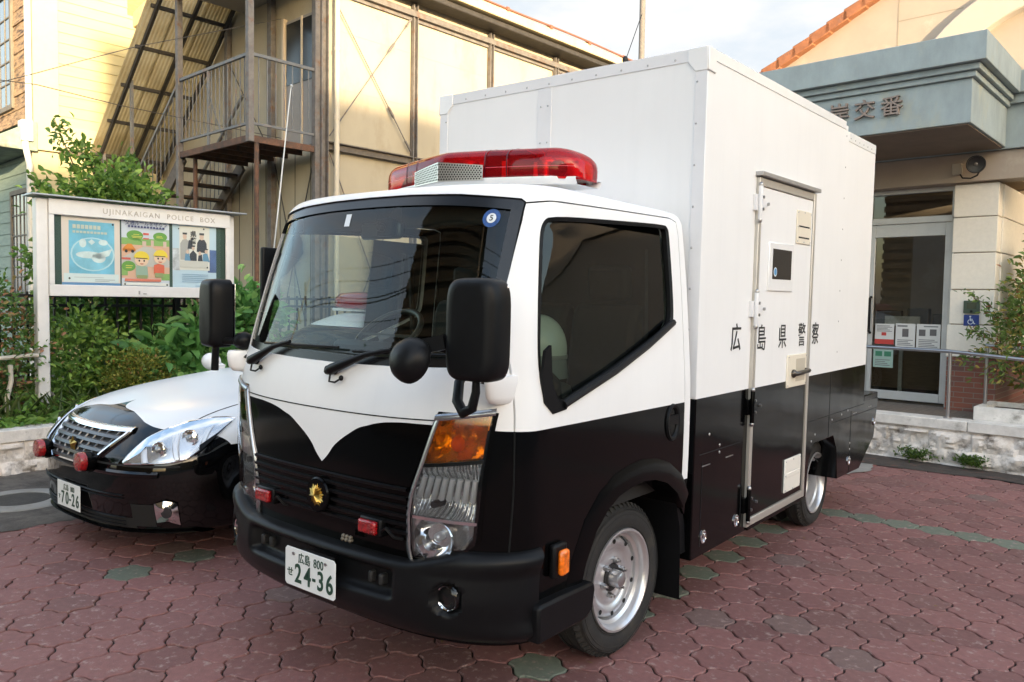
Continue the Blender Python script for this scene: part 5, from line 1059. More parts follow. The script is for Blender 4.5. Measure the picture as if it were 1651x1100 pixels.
dash = MB().box(-.010, .010, -.006, .006, -.001, .001).mesh('d'); it.append((dash, .030, -.026))
place_text(it, 'plate_digits', M_GREENT, pl, (PC + Vector((0, -.0022, 0)), (1, 0, 0), (0, 0, 1), (0, -1, 0)))
q = MB()
for s in (-1, 1): q.cyl((PC.x + s * .105, PC.y - .006, PC.z + .058), (PC.x + s * .105, PC.y, PC.z + .058), .007, None, 10)
q.build('plate_bolt', M_STEEL, pl)
q = MB().box(PC.x - .1, PC.x + .1, PC.y + .004, PC.y + .05, PC.z - .02, PC.z + .07); q.build('plate_bracket', M_CHASS, pl)
# ---- wipers
for x0, x1 in ((-.545, -.28), (.055, .36)):
    q = MB(); a = CAB.pt(x0, 1.385, .035); b = CAB.pt(x1 * .6 + x0 * .4, 1.455, .03); c_ = CAB.pt(x1, 1.482, .022)
    q.tube([a + Vector((-.03, 0, -.012)), a, a * .6 + b * .4, b, c_], [.014, .024, .019, .012, .008], 8)
    rows = [CAB.pt(x, 1.468 + (x - x1) * .02, .014) for x in np.linspace(x1 - .22, x1 + .33, 9)]
    q.tube(rows, .006, 6); q.cyl(a + Vector((-.012, .05, -.01)), a + Vector((-.012, -.014, 0)), .02, .016, 12)
    q.tube([a + Vector((-.005, 0, -.02)), a + Vector((0, -.01, -.05)), a + Vector((.03, -.005, -.052)), a + Vector((.06, .0, -.035))], .0045, 6)
    q.ell(tuple(a + Vector((.064, .0, -.032))), .01, .01, .012, 8, 6)
    q.build('wiper', M_PLAST, truck, smooth=50)
# ---- mirrors
def housing(mb, c, w_, h_, d_, yaw, r=.05, mi=0):
    rows = []
    for t, sc in ((-.5, .55), (-.48, .72), (-.40, .88), (-.25, .96), (0, 1.0), (.35, 1.0), (.5, .985), (.52, .95)):
        ring = []
        for k in range(40):
            a = 2 * math.pi * k / 40; ex = 5.
            cx = math.copysign(abs(math.cos(a)) ** (2 / ex), math.cos(a)); cz = math.copysign(abs(math.sin(a)) ** (2 / ex), math.sin(a))
            p = Vector((cx * w_ / 2 * sc, t * d_, cz * h_ / 2 * (sc * .4 + .6 if sc < 1 else 1))); ring.append(Matrix.Rotation(yaw, 3, 'Z') @ p + Vector(c))
        rows.append(ring)
    mb.grid(rows, mi, True); n = 40
    mb.f.append(tuple(range(len(mb.v) - n, len(mb.v)))); mb.m.append(mi); o0 = len(mb.v) - n * len(rows); mb.f.append(tuple(range(o0, o0 + n))[::-1]); mb.m.append(mi)
for sx in (1, -1):
    yaw = R(12) * sx
    hc = (.952, -.083, 1.588) if sx > 0 else (-.99, .15, 1.588)
    q = MB(); housing(q, hc, .205 if sx > 0 else .175, .345, .11, R(8) if sx > 0 else R(-6)); mo = q.build('wing_mirror', M_PLAST, truck, smooth=45)
    q = MB(); ct = Vector(hc) + Vector((0, .060, 0)); q.box(ct.x - .085, ct.x + .085, ct.y - .001, ct.y + .002, ct.z - .15, ct.z + .15); q.build('mirror_glass', M_CHROME, mo, bevel=.002)
    q = MB()
    if sx > 0:
        q.tube([(.80, .16, 1.50), (.815, .05, 1.47), (.835, -.03, 1.40), (.86, -.065, 1.34), (.90, -.078, 1.305), (.94, -.08, 1.325), (.955, -.08, 1.38), (.955, -.08, 1.45)], [.016, .017, .018, .019, .019, .018, .015, .012], 10)
        q.tube([(.815, .05, 1.47), (.80, -.03, 1.50), (.79, -.12, 1.525), (.78, -.17, 1.52)], .011, 8); q.bar((.775, -.155, 1.525), (.86, -.13, 1.545), .03, .05)
    else:
        q.tube([(-.80, .20, 1.45), (-.86, .17, 1.452), (-.94, .15, 1.45), (-.965, .14, 1.43), (-.972, .14, 1.30)], [.02, .019, .018, .018, .019], 10); q.ell((-.815, .20, 1.455), .052, .05, .045, 18, 10)
    q.build('mirror_arm', M_PLAST, mo, smooth=50)
    q = MB(); sxc = sx * .80   # white mirror base on the cab corner
    rows = []
    for z, g_ in ((1.300, .35), (1.308, .75), (1.33, .92), (1.37, 1.0), (1.395, 1.0), (1.408, .94), (1.41, .6)):
        rows.append([(sx * ((.828 if sx > 0 else .825) + (.036 if sx > 0 else .05) * g_ * math.cos(a)) + (0), .24 + .12 * g_ * math.sin(a), z) for a in np.linspace(0, 2 * math.pi, 28, endpoint=False)])
    q.grid(rows, 0, True); q.f.append(tuple(range(28))); q.m.append(0); q.f.append(tuple(range(6 * 28, 7 * 28))); q.m.append(0)
    q.build('mirror_base', M_WHITE, mo, smooth=60)
q = MB(); um = Vector((.762, -.20, 1.482)); q.rev([(.001, -.055), (.03, -.053), (.055, -.042), (.072, -.02), (.079, .005), (.079, .02), (.076, .024), (.001, .024)], um, (.05, 1, -.35), 32)
uo = q.build('under_mirror', M_PLAST, truck, smooth=50)
q = MB(); q.bar((.775, -.155, 1.525), (.70 + .08, -.19, 1.50), .035, .03); q.build('arm', M_PLAST, uo, bevel=.004)
# ---- antenna with base plate on the far pillar
q = MB(); q.tube([(-.86, .40, 1.75), (-.865, .405, 1.93)], .010, 8); q.tube([(-.865, .41, 1.93), (-.90, .52, 2.70), (-.905, .535, 2.79)], [.004, .003, .002], 6); q.ell((-.905, .537, 2.795), .008, .008, .008, 8, 6); q.build('antenna', mat('antenna_rod', (.55, .55, .53), .4, .5), truck, smooth=60)
q = MB(); q.box(-.875, -.845, .33, .44, 1.66, 1.93); q.build('antenna_mount', M_PLAST, truck, bevel=.008)
# ---- red light bar, arrow shaped
M_RED = glass('red_dome', (.96, .05, .07), .02, 1.5, k=1.2)
n_ = M_RED.node_tree.nodes; L_ = M_RED.node_tree.links   # red_shell: the plastic itself scatters part of the light
old_ = n_['Material Output'].inputs['Surface'].links[0].from_socket; tl_ = n_.new('ShaderNodeBsdfTranslucent'); tl_.inputs['Color'].default_value = (.85, .012, .03, 1); df_ = n_.new('ShaderNodeBsdfDiffuse'); df_.inputs['Color'].default_value = (.75, .010, .022, 1)
m1_ = n_.new('ShaderNodeMixShader'); m1_.inputs['Fac'].default_value = .5; L_.new(tl_.outputs[0], m1_.inputs[1]); L_.new(df_.outputs[0], m1_.inputs[2])
m2_ = n_.new('ShaderNodeMixShader'); m2_.inputs['Fac'].default_value = .26; L_.new(old_, m2_.inputs[1]); L_.new(m1_.outputs[0], m2_.inputs[2]); L_.new(m2_.outputs[0], n_['Material Output'].inputs['Surface'])
def lb_y(x): return .875 + .20 * (abs(x) / .62) ** 1.15
def lb_sec(x, grow=0., zlo=2.252, n=14):
    """cross-section of the dome at x: (y, z) from front bottom over the top to rear bottom"""
    a = abs(x); e = max(0., (a - .50) / .135); k = math.sqrt(max(0, 1 - min(1, e) ** 2)); hd = (.135 + grow) * (.45 + .55 * k); top = zlo + (.155 + grow) * (.42 + .58 * k) 
    y0 = lb_y(x); pts = [(y0 - hd * .93, zlo), (y0 - hd, zlo + .03)]
    zs_ = zlo + (top - zlo) * .55
    for t in np.linspace(0, math.pi, n):
        pts.append((y0 - hd * math.copysign(abs(math.cos(t)) ** .7, math.cos(t)), zs_ + (top - zs_) * math.sin(t) ** .75))
    pts += [(y0 + hd, zlo + .03), (y0 + hd * .93, zlo)]
    return pts
q = MB(); xs_ = list(np.linspace(-.635, -.5, 9)) + list(np.linspace(-.48, .48, 33)) + list(np.linspace(.5, .635, 9))
rows = [[(x, y, z) for y, z in lb_sec(x)] for x in xs_]
q.grid(rows, 0); k = len(rows[0])
q.f.append(tuple(range(k))); q.m.append(0); q.f.append(tuple(range(len(q.v) - k, len(q.v)))[::-1]); q.m.append(0)
lbar = q.build('light_bar', M_RED, truck, smooth=55)
q = MB()
for xx in (-.33, -.225, .225, .33):   # joints between the dome sections
    q.grid([[(xx + dx, y, z) for y, z in lb_sec(xx, .0025)] for dx in (-.004, .004)])
q.build('dome_joint', mat('dome_rib', (.10, .003, .008), .3), lbar, smooth=40)
q = MB()
for side in (1, -2): q.grid([[(x, lb_sec(x, .0015)[side][0], lb_sec(x)[side][1] + .028 + dz) for x in np.linspace(-.62, .62, 50)] for dz in (-.0015, .0015)])
q.build('dome_seam', mat('seam_pink', (.55, .06, .09), .3), lbar)
q = MB()   # grey tray under the dome, feet
rows = [[(x, y0 - .12 * kk, 2.228), (x, y0 - .138 * kk, 2.25), (x, y0 - .138 * kk, 2.262), (x, y0 + .138 * kk, 2.262), (x, y0 + .138 * kk, 2.25), (x, y0 + .12 * kk, 2.228)] for x in np.linspace(-.63, .63, 41) for y0, kk in ((lb_y(x), 1 if abs(x) < .55 else .8),)]
q.grid(rows, 0, True); q.build('tray', mat('tray_grey', (.74, .74, .74), .35, .1), lbar, smooth=40)
for sx in (1, -1):
    q = MB(); q.box(sx * .40 - .05, sx * .40 + .05, .93, 1.10, 2.15, 2.235); q.build('foot', M_TRIM, lbar, bevel=.008)
M_PERF = mat('perforated_metal', (.62, .61, .58), .3, .9)
q = MB(); dots = MB()
for sg in (1, -1):
    rows = []
    for t in np.linspace(0, 1, 6):
        x = sg * .225 * t; zb_ = 2.25; zt_ = 2.25 + .092 - .022 * t
        r = []
        for u in (-.02, 0, .5, 1, 1.02):
            z = zb_ + (zt_ - zb_) * u; off = .150 if 0 <= u <= 1 else .12
            r.append((x, lb_y(x) - off - .006 * (1 - t), z))
        rows.append(r)
    q.grid(rows)
    nx = 16
    for i in range(nx):
        for j in range(7):
            t = (i + .5 + .5 * (j % 2)) / (nx + .6); u = (j + .8) / 7.6; x = sg * .225 * t; zt_ = .092 - .022 * t; z = 2.25 + zt_ * u
            y = lb_y(x) - .1512 - .006 * (1 - t); sl_ = .20 * 1.15 / .62 * (abs(x) / .62) ** .15 * sg; r_ = .0042
            o_ = len(dots.v); dots.v += [(x + r_ * math.cos(a), y + sl_ * r_ * math.cos(a), z + r_ * math.sin(a)) for a in np.linspace(0, 2 * math.pi, 8, endpoint=False)]; dots.f.append(tuple(range(o_, o_ + 8))); dots.m.append(0)
q.build('speaker_grille', M_PERF, lbar, smooth=20); dots.build('grille_holes', M_DARK, lbar, fix=False)
for sx in (1, -1):   # rotating lamps, mirrors and partitions seen through the dome
    q = MB()
    for xx in (.06, .27, .44):
        x = sx * xx; y = lb_y(x); q.cyl((x, y, 2.262), (x, y, 2.34), .045, .05, 18); q.ell((x, y, 2.345), .05, .05, .028, 16, 8)
    q.build('rotating_lamp', mat('lamp_reflector', (.7, .7, .7), .2, .9), lbar, smooth=50)
    q = MB()
    for xx in (.225, .335):
        pts = lb_sec(xx, -.004); vs = [(sx * xx + dx, y, z) for dx in (-.003, .003) for y, z in pts]; n_ = len(pts)
        q.add(vs, [tuple(range(n_)), tuple(range(n_, 2 * n_))[::-1]] + [(i, i + 1, n_ + i + 1, n_ + i) for i in range(n_ - 1)])
    q.build('partition', mat('dome_rib', (.10, .003, .008), .3), lbar)
    q = MB(); q.box(sx * .30 - .02, sx * .30 + .02, lb_y(.30) - .10, lb_y(.30) - .07, 2.27, 2.345); q.build('amber_reflector', mat('orange_plate', (.9, .45, .08), .4), lbar)
    q = MB(); q.grid([[(sx * x, lb_y(x) + .06, z) for x in np.linspace(.03, .55, 10)] for z in (2.263, 2.36)]); q.build('mirror_strip', mat('mirror_strip', (.75, .7, .7), .3, .8), lbar)
    q = MB(); q.rev([(.001, 0), (.038, 0), (.042, .03), (.001, .034)], (sx * .50, lb_y(.5) - .02, 2.30), (sx * .5, -.6, .35), 18); q.build('dark_motor', M_CHASS, lbar, smooth=40)

# ================================================================= cab interior
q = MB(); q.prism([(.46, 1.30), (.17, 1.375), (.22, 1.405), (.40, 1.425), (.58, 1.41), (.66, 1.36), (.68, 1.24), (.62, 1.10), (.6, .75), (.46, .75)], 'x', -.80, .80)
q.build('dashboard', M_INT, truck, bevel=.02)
q = MB(); q.prism([(.58, 1.34), (.60, 1.46), (.66, 1.47), (.70, 1.38)], 'x', -.62, -.22); q.build('instrument_hood', M_INT, truck, bevel=.02)
q = MB(); wc = Vector((-.42, .80, 1.49)); wd = Vector((0, -.75, .9)).normalized(); q.torus(wc, wd, .195, .016, 40, 10)
u_ = Vector((1, 0, 0)); v_ = wd.cross(u_)
for a in (R(0), R(180), R(270)): q.bar(wc, wc + (u_ * math.cos(a) + v_ * math.sin(a)) * .19, .035, .014)
q.cyl(wc - wd * .3, wc + wd * .01, .03, .05, 14); q.build('steering_wheel', mat('wheel_rim_black', (.035, .035, .036), .4), truck, smooth=50)
for x0, x1, nm in ((-.68, -.18, 'driver_seat'), (-.10, .30, 'passenger_seat'), (.32, .72, 'passenger_seat')):
    q = MB(); q.prism([(.95, .98), (.93, 1.08), (1.0, 1.13), (1.42, 1.10), (1.46, 1.0)], 'x', x0, x1); so_ = q.build(nm, M_SEAT, truck, bevel=.03)
    q = MB(); q.prism([(1.34, 1.08), (1.40, 1.60), (1.44, 1.68), (1.52, 1.68), (1.53, 1.55), (1.48, 1.08)], 'x', x0 + .01, x1 - .01); q.build('backrest', M_SEAT, so_, bevel=.03)
    if nm == 'driver_seat' or x0 > .3:
        q = MB(); cxx = (x0 + x1) / 2; q.box(cxx - .12, cxx + .12, 1.43, 1.52, 1.70, 1.88); q.build('headrest', M_SEAT, so_, bevel=.03)
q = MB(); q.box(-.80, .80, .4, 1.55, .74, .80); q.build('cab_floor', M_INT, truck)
q = MB()
for s in (1, -1): q.tube([(s * .80, 1.33, 1.95), (s * .80, 1.36, 1.5), (s * .72, 1.42, 1.0)], .016, 6)
q.build('seat_belt', M_INT, truck)
for x0, x1 in ((-.62, -.08), (.08, .62)):
    q = MB(); q.prism([(.40, 2.10), (.52, 2.13), (.53, 2.11), (.42, 1.99), (.40, 2.0)], 'x', x0, x1); q.build('sun_visor', M_INT, truck, bevel=.01)
# mirror camera, its label, inspection sticker on the screen
p = CAB.pt(.02, 1.985, -.09); q = MB(); q.box(p.x - .13, p.x + .13, p.y, p.y + .03, 1.945, 2.02); mc = q.build('mirror_camera', mat('camera_black', (.03, .032, .03), .35), truck, bevel=.02)
q = MB(); q.box(p.x + .02, p.x + .11, p.y - .035, p.y - .001, 1.955, 2.03); q.cyl((p.x + .06, p.y - .06, 1.99), (p.x + .06, p.y - .03, 1.99), .018, None, 14); q.build('camera_lens', M_PLAST, mc, bevel=.004)
def sticker(S, z, r, w_=None):
    rows = [CAB.pt(S + r * math.cos(a), z + r * math.sin(a), -.0145) for a in np.linspace(0, 2 * math.pi, 24, endpoint=False)]
    return rows
mb = MB(); mb.add(sticker(.672, 2.010, .037), [tuple(range(24))]); stk = mb.build('inspection_sticker', mat('sticker_blue', (.02, .075, .26), .4, var=.5, vscale=60), truck, fix=False)
mb = MB(); ring = [CAB.pt(.672 + .020 * math.cos(a), 2.010 + .020 * math.sin(a), -.0135) for a in np.linspace(0, 2 * math.pi, 24, endpoint=False)]; mb.add(ring, [tuple(range(24))]); mb.build('sticker_centre', mat('sticker_white', (.7, .74, .78), .5), stk, fix=False)
t5 = text_mesh('5', .034, .01, 0.); c5 = CAB.pt(.672, 2.010, -.0120); r5 = (CAB.pt(.66, 2.035, 0) - CAB.pt(.65, 2.035, 0)).normalized(); u5 = (CAB.pt(.655, 2.04, 0) - CAB.pt(.655, 2.03, 0)).normalized()
place_text([(t5, 0, 0)], 'sticker_number', M_TEXT, stk, (c5, r5, u5, r5.cross(u5)))
mb = MB(); a = [CAB.pt(x, 2.055, -.014) for x in (-.135, -.10)]; b = [CAB.pt(x, 2.0, -.014) for x in (-.135, -.10)]; mb.grid([a, b]); mb.build('service_label', mat('sticker_white', (.7, .74, .78), .5), truck)

# ================================================================= box body
def SH(y, z): return z + max(0, (z - 1.2)) / 1.8 * .036 * (y - 1.7)
def shear(mb):
    mb.v = [(x, y, SH(y, z)) for x, y, z in mb.v]; return mb
BW, BY0, BY1, BT = .9215, 1.70, 5.0, 2.99
q = MB(); q.prism([(BY0, .356), (3.55, .356), (3.58, .60), (3.68, .715), (4.15, .715), (4.25, .60), (4.30, .36), (4.94, .345), (5.38, .56), (5.475, .905), (BY1, .915), (BY1, 2.93), (4.19, 2.93), (4.19, 2.965), (4.13, 2.965), (4.13, BT), (BY0, BT)], 'x', -BW, BW)
shear(q); q.v = [(x, y, z) for x, y, z in q.v]
boxo = q.build('box_body', M_BOX, truck, bevel=.006)
F = BW + .003
def strip_side(name, y0, y1, z0, z1, m, d=.004, sx=1, bev=.0015, parent=None):
    q = MB(); q.box(min(sx * (BW - .002), sx * (BW + d)), max(sx * (BW - .002), sx * (BW + d)), y0, y1, z0, z1); shear(q); return q.build(name, m, parent or truck, bevel=bev)
def strip_front(name, x0, x1, z0, z1, m, d=.004, bev=.0015):
    q = MB(); q.box(x0, x1, BY0 - d, BY0 + .002, z0, z1); return q.build(name, m, truck, bevel=bev)
strip_front('edge_trim', -BW + .11, BW - .11, 2.925, BT - .002, M_TRIM); strip_front('joint_strip', -.09 - .05, -.09 + .05, 1.22, 2.923, M_TRIM, .003)
for sx in (1, -1): strip_front('corner_strip', min(sx * (BW - .068), sx * (BW - .001)), max(sx * (BW - .068), sx * (BW - .001)), 1.21, 2.88, M_TRIM)
for sx in (1, -1):
    q = MB(); P = [(BW - .11, BT + .001), (BW - .11, 2.922), (BW - .066, 2.87), (BW + .001, 2.87), (BW + .001, BT + .001)]
    q.prism([(sx * x, z) for x, z in P], 'y', BY0 - .008, BY0 + .002)
    q.box(min(sx * (BW - .001), sx * (BW + .008)), max(sx * (BW - .001), sx * (BW + .008)), BY0 - .008, BY0 + .085, 2.87, BT + .001); q.build('corner_cap', M_WHITE, truck, bevel=.005)
    strip_side('edge_trim', BY0 + .09, 4.12, 2.932, BT - .002, M_WHITE, .004, sx)
    strip_side('edge_trim', 4.21, BY1 - .01, 2.86, 2.928, M_WHITE, .004, sx)
q = MB(); q.box(-BW, BW, BY1, BY1 + .46, .90, .955); q.build('rear_platform', M_BLACK, truck, bevel=.008)
q = MB()   # seams and rivets on the painted side
for sx in (1, -1):
    for (y0, y1, z0, z1) in ((4.02, 4.026, .72, 1.20), (3.48, 5.0, .884, .888), (4.62, 4.626, .36, .86), (4.10, 5.44, .815, .819), (1.76, 2.32, .902, .906), (2.345, 2.349, .40, .87), (1.80, 1.803, .41, .86)):
        qq = MB(); qq.box(min(sx * (BW + .0005), sx * (BW + .0018)), max(sx * (BW + .0005), sx * (BW + .0018)), y0, y1, z0, z1); q.v, q.f, q.m = (q.v + qq.v, q.f + [tuple(i + len(q.v) for i in f) for f in qq.f], q.m + qq.m)
q.build('panel_seam', M_DARK, truck)
rv = MB()
def rivet(p, d, r=.006):
    rv.rev([(r, 0), (r * .8, .0025), (.0001, .004)], p, d, 8)
for z in np.arange(1.35, 2.85, .21): rivet((BW - .055, BY0 - .004, z), (0, -1, 0)); rivet((-BW + .055, BY0 - .004, z), (0, -1, 0)); rivet((-.115, BY0 - .003, z), (0, -1, 0)); rivet((-.065, BY0 - .003, z), (0, -1, 0))
for x in np.arange(-.7, .75, .16): rivet((x, BY0 - .004, 2.945), (0, -1, 0))
for z in np.arange(1.35, 2.95, .22): rivet((BW, 4.15, SH(4.15, z)), (1, 0, 0), .0075)
for y in np.arange(4.25, 4.95, .12): rivet((BW + .004, y, SH(y, 2.885)), (1, 0, 0))
for k, (y, z) in enumerate(((4.10, .845), (4.35, .86), (4.52, .875), (4.62, .60), (4.62, .55), (2.02, .925), (2.02, .885), (3.62, .45), (3.62, .74), (3.7, .78), (1.88, 1.0))): rivet((BW, y, z), (1, 0, 0), .009)
rv.build('rivets', M_STEEL, truck, smooth=50)
for (y0, y1, z) in ((1.80, 1.90, .838), (2.11, 2.21, .843), (4.68, 4.78, .835), (5.15, 5.25, .845)):
    strip_side('vent_slot', y0, y1, z - .003, z + .003, M_STEEL, .003)
for y, z in ((1.84, .455), (2.285, .45), (4.60, .46), (5.36, .70)):
    q = MB(); q.rev([(.036, 0), (.036, .006), (.030, .008), (.027, .004), (.001, .003)], (BW, y, z), (1, 0, 0), 24); lo = q.build('lock', M_CHROME, truck, smooth=40)
    q = MB(); q.bar((BW + .010, y, z - .022), (BW + .010, y, z + .022), .012, .012); q.build('latch', M_CHROME, lo, bevel=.003)
# ---- side door of the box
D0, D1, DZ0, DZ1 = 2.405, 3.44, .385, 2.415
def plate(name, y0, y1, z0, z1, m, d, parent, bev=.004, base=BW):
    q = MB(); q.box(base - .002, base + d, y0, y1, z0, z1); shear(q); return q.build(name, m, parent, bevel=bev)
bd = plate('side_door', D0 + .045, D1 - .045, DZ0 + .05, DZ1 - .05, M_BOX, .012, truck, .003)
bd['label'] = 'narrow side door of the box with an aluminium frame'
for y0, y1, z0, z1, dd in ((D0, D0 + .042, DZ0, DZ1, .022), (D1 - .042, D1, DZ0, DZ1, .022), (D0 + .042, D1 - .042, DZ0, DZ0 + .046, .020), (D0 + .042, D1 - .042, DZ1 - .046, DZ1, .020)):
    plate('door_frame', y0, y1, z0, z1, M_ALU, dd, bd, .004)
plate('door_frame', D0 - .02, D1 + .02, DZ1 + .006, DZ1 + .03, mat('drip_rail', (.42, .41, .40), .4, .6), .045, bd, .003)
B2 = BW + .012
wf = plate('window', 2.60, 3.03, 1.77, 2.06, M_WHITE, .010, bd, .02, B2); plate('pane', 2.655, 2.985, 1.842, 2.022, mat('dark_pane', (.008, .008, .009), .06, spec=.4), .012, wf, .001, B2)
q = MB(); q.rev([(.028, 0), (.028, .0005), (.001, .0006)], (B2 + .0122, 2.70, SH(2.7, 1.885)), (1, 0, 0), 20); so2 = q.build('sticker', mat('sticker_white', (.7, .74, .78), .5), wf)
q = MB(); q.rev([(.021, 0), (.021, .0005), (.001, .0006)], (B2 + .0128, 2.70, SH(2.7, 1.885)), (1, 0, 0), 20); q.build('sticker_print', mat('sticker_blue2', (.05, .25, .5), .4), wf)
vp = plate('vent_plate', 3.075, 3.355, 2.075, 2.285, M_CREAM, .008, bd, .004, B2)
for z in (2.185, 2.115): plate('vent_slot', 3.11, 3.32, z - .005, z + .005, M_DARK, .0085, vp, 0, B2)
hp = plate('handle_plate', 3.0, 3.375, 1.165, 1.375, M_CREAM, .010, bd, .01, B2); plate('handle_recess', 3.16, 3.34, 1.20, 1.345, mat('cream_recess', (.50, .45, .36), .5), .0108, hp, 0, B2)
q = MB(); q.tube([(B2 + .012, 3.08, 1.255), (B2 + .04, 3.10, 1.257), (B2 + .042, 3.33, 1.265), (B2 + .014, 3.35, 1.266)], .015, 10); q.ell((B2 + .02, 3.095, 1.256), .02, .025, .028, 12, 8); q.build('handle', mat('handle_dark', (.10, .09, .08), .3, .8), hp, smooth=50)
plate('lower_vent', 3.035, 3.345, .475, .695, mat('cream_light', (.72, .69, .62), .5), .010, bd, .008, B2)
plate('vent_rim', 3.055, 3.325, .57, .60, mat('cream_light', (.72, .69, .62), .5), .0125, bd, .003, B2)
sc = MB()
for y, z in ((3.09, 2.27), (3.215, 2.275), (3.34, 2.27), (3.09, 2.09), (3.215, 2.088), (3.34, 2.09), (3.09, 2.18), (3.34, 2.18)): sc.rev([(.005, 0), (.004, .003), (.0001, .004)], (B2 + .008, y, SH(y, z)), (1, 0, 0), 8)
for y, z in ((3.05, .49), (3.19, .485), (3.33, .49), (3.05, .68), (3.19, .682), (3.33, .68), (3.05, .585), (3.33, .585), (3.015, 1.18), (3.015, 1.36), (3.36, 1.18), (3.36, 1.36)): sc.rev([(.005, 0), (.004, .003), (.0001, .004)], (B2 + .010, y, SH(y, z)), (1, 0, 0), 8)
sc.build('screws', M_STEEL, bd)
for z, m_ in ((2.27, M_TRIM), (1.665, M_TRIM), (1.10, M_BLACK), (.52, M_BLACK)):
    q = MB(); q.box(BW, BW + .018, 2.362, 2.40, z - .045, z + .045); q.prism([(2.40, z - .05), (2.40, z + .05), (2.455, z + .04), (2.545, z + .008), (2.545, z - .008), (2.455, z - .04)], 'x', BW + .012, BW + .022)
    q.cyl((BW + .028, 2.405, z - .095), (BW + .028, 2.405, z + .095), .013, None, 10); shear(q); ho = q.build('hinge', m_, bd, bevel=.002)
    for y, dz in ((2.45, .034), (2.45, -.034), (2.53, 0)): q = MB(); q.cyl((BW + .02, y, SH(y, z + dz)), (BW + .034, y, SH(y, z + dz)), .009, None, 6); q.build('hinge_bolt', M_STEEL, ho)
    for dz in (-.10, .10): q = MB(); q.ell((BW + .028, 2.405, SH(2.4, z + dz)), .014, .014, .016, 10, 6); q.build('pin_end', M_STEEL, ho, smooth=60)
plate('frame_inner', D0 + .045, D1 - .045, DZ0 - .03, DZ0 - .004, M_BLACK, .01, bd)
# ---- big lettering
it = []
for ch, y in zip('広島県警察', (2.185, 2.545, 2.905, 3.275, 3.60)): it.append((text_mesh(ch, .165, .005, .0006, .92), y, SH(y, 1.475) + (.022 if ch == '広' else 0.01)))
q = [(m_, u, v) for m_, u, v in it]
# 広 sits on the body, the next three on the door leaf, 察 behind the frame on the body again
place_text(q[:1] + q[4:], 'police_lettering', M_TEXT, truck, ((BW + .0025, 0, 0), (0, 1, 0), (0, 0, 1), (1, 0, 0)))
place_text(q[1:4], 'police_lettering', M_TEXT, bd, ((B2 + .002, 0, 0), (0, 1, 0), (0, 0, 1), (1, 0, 0)))
# ---- roof antenna, far edge
q = MB(); q.tube([(-.32, 3.0, 3.02), (-.30, 3.0, 3.44)], .012, 8); q.tube([(-.325, 3.0, 3.44), (-.20, 3.0, 3.75)], .003, 5); q.ell((-.325, 3.0, 3.45), .022, .022, .03, 10, 8); q.build('roof_antenna', M_CHASS, truck, smooth=50)

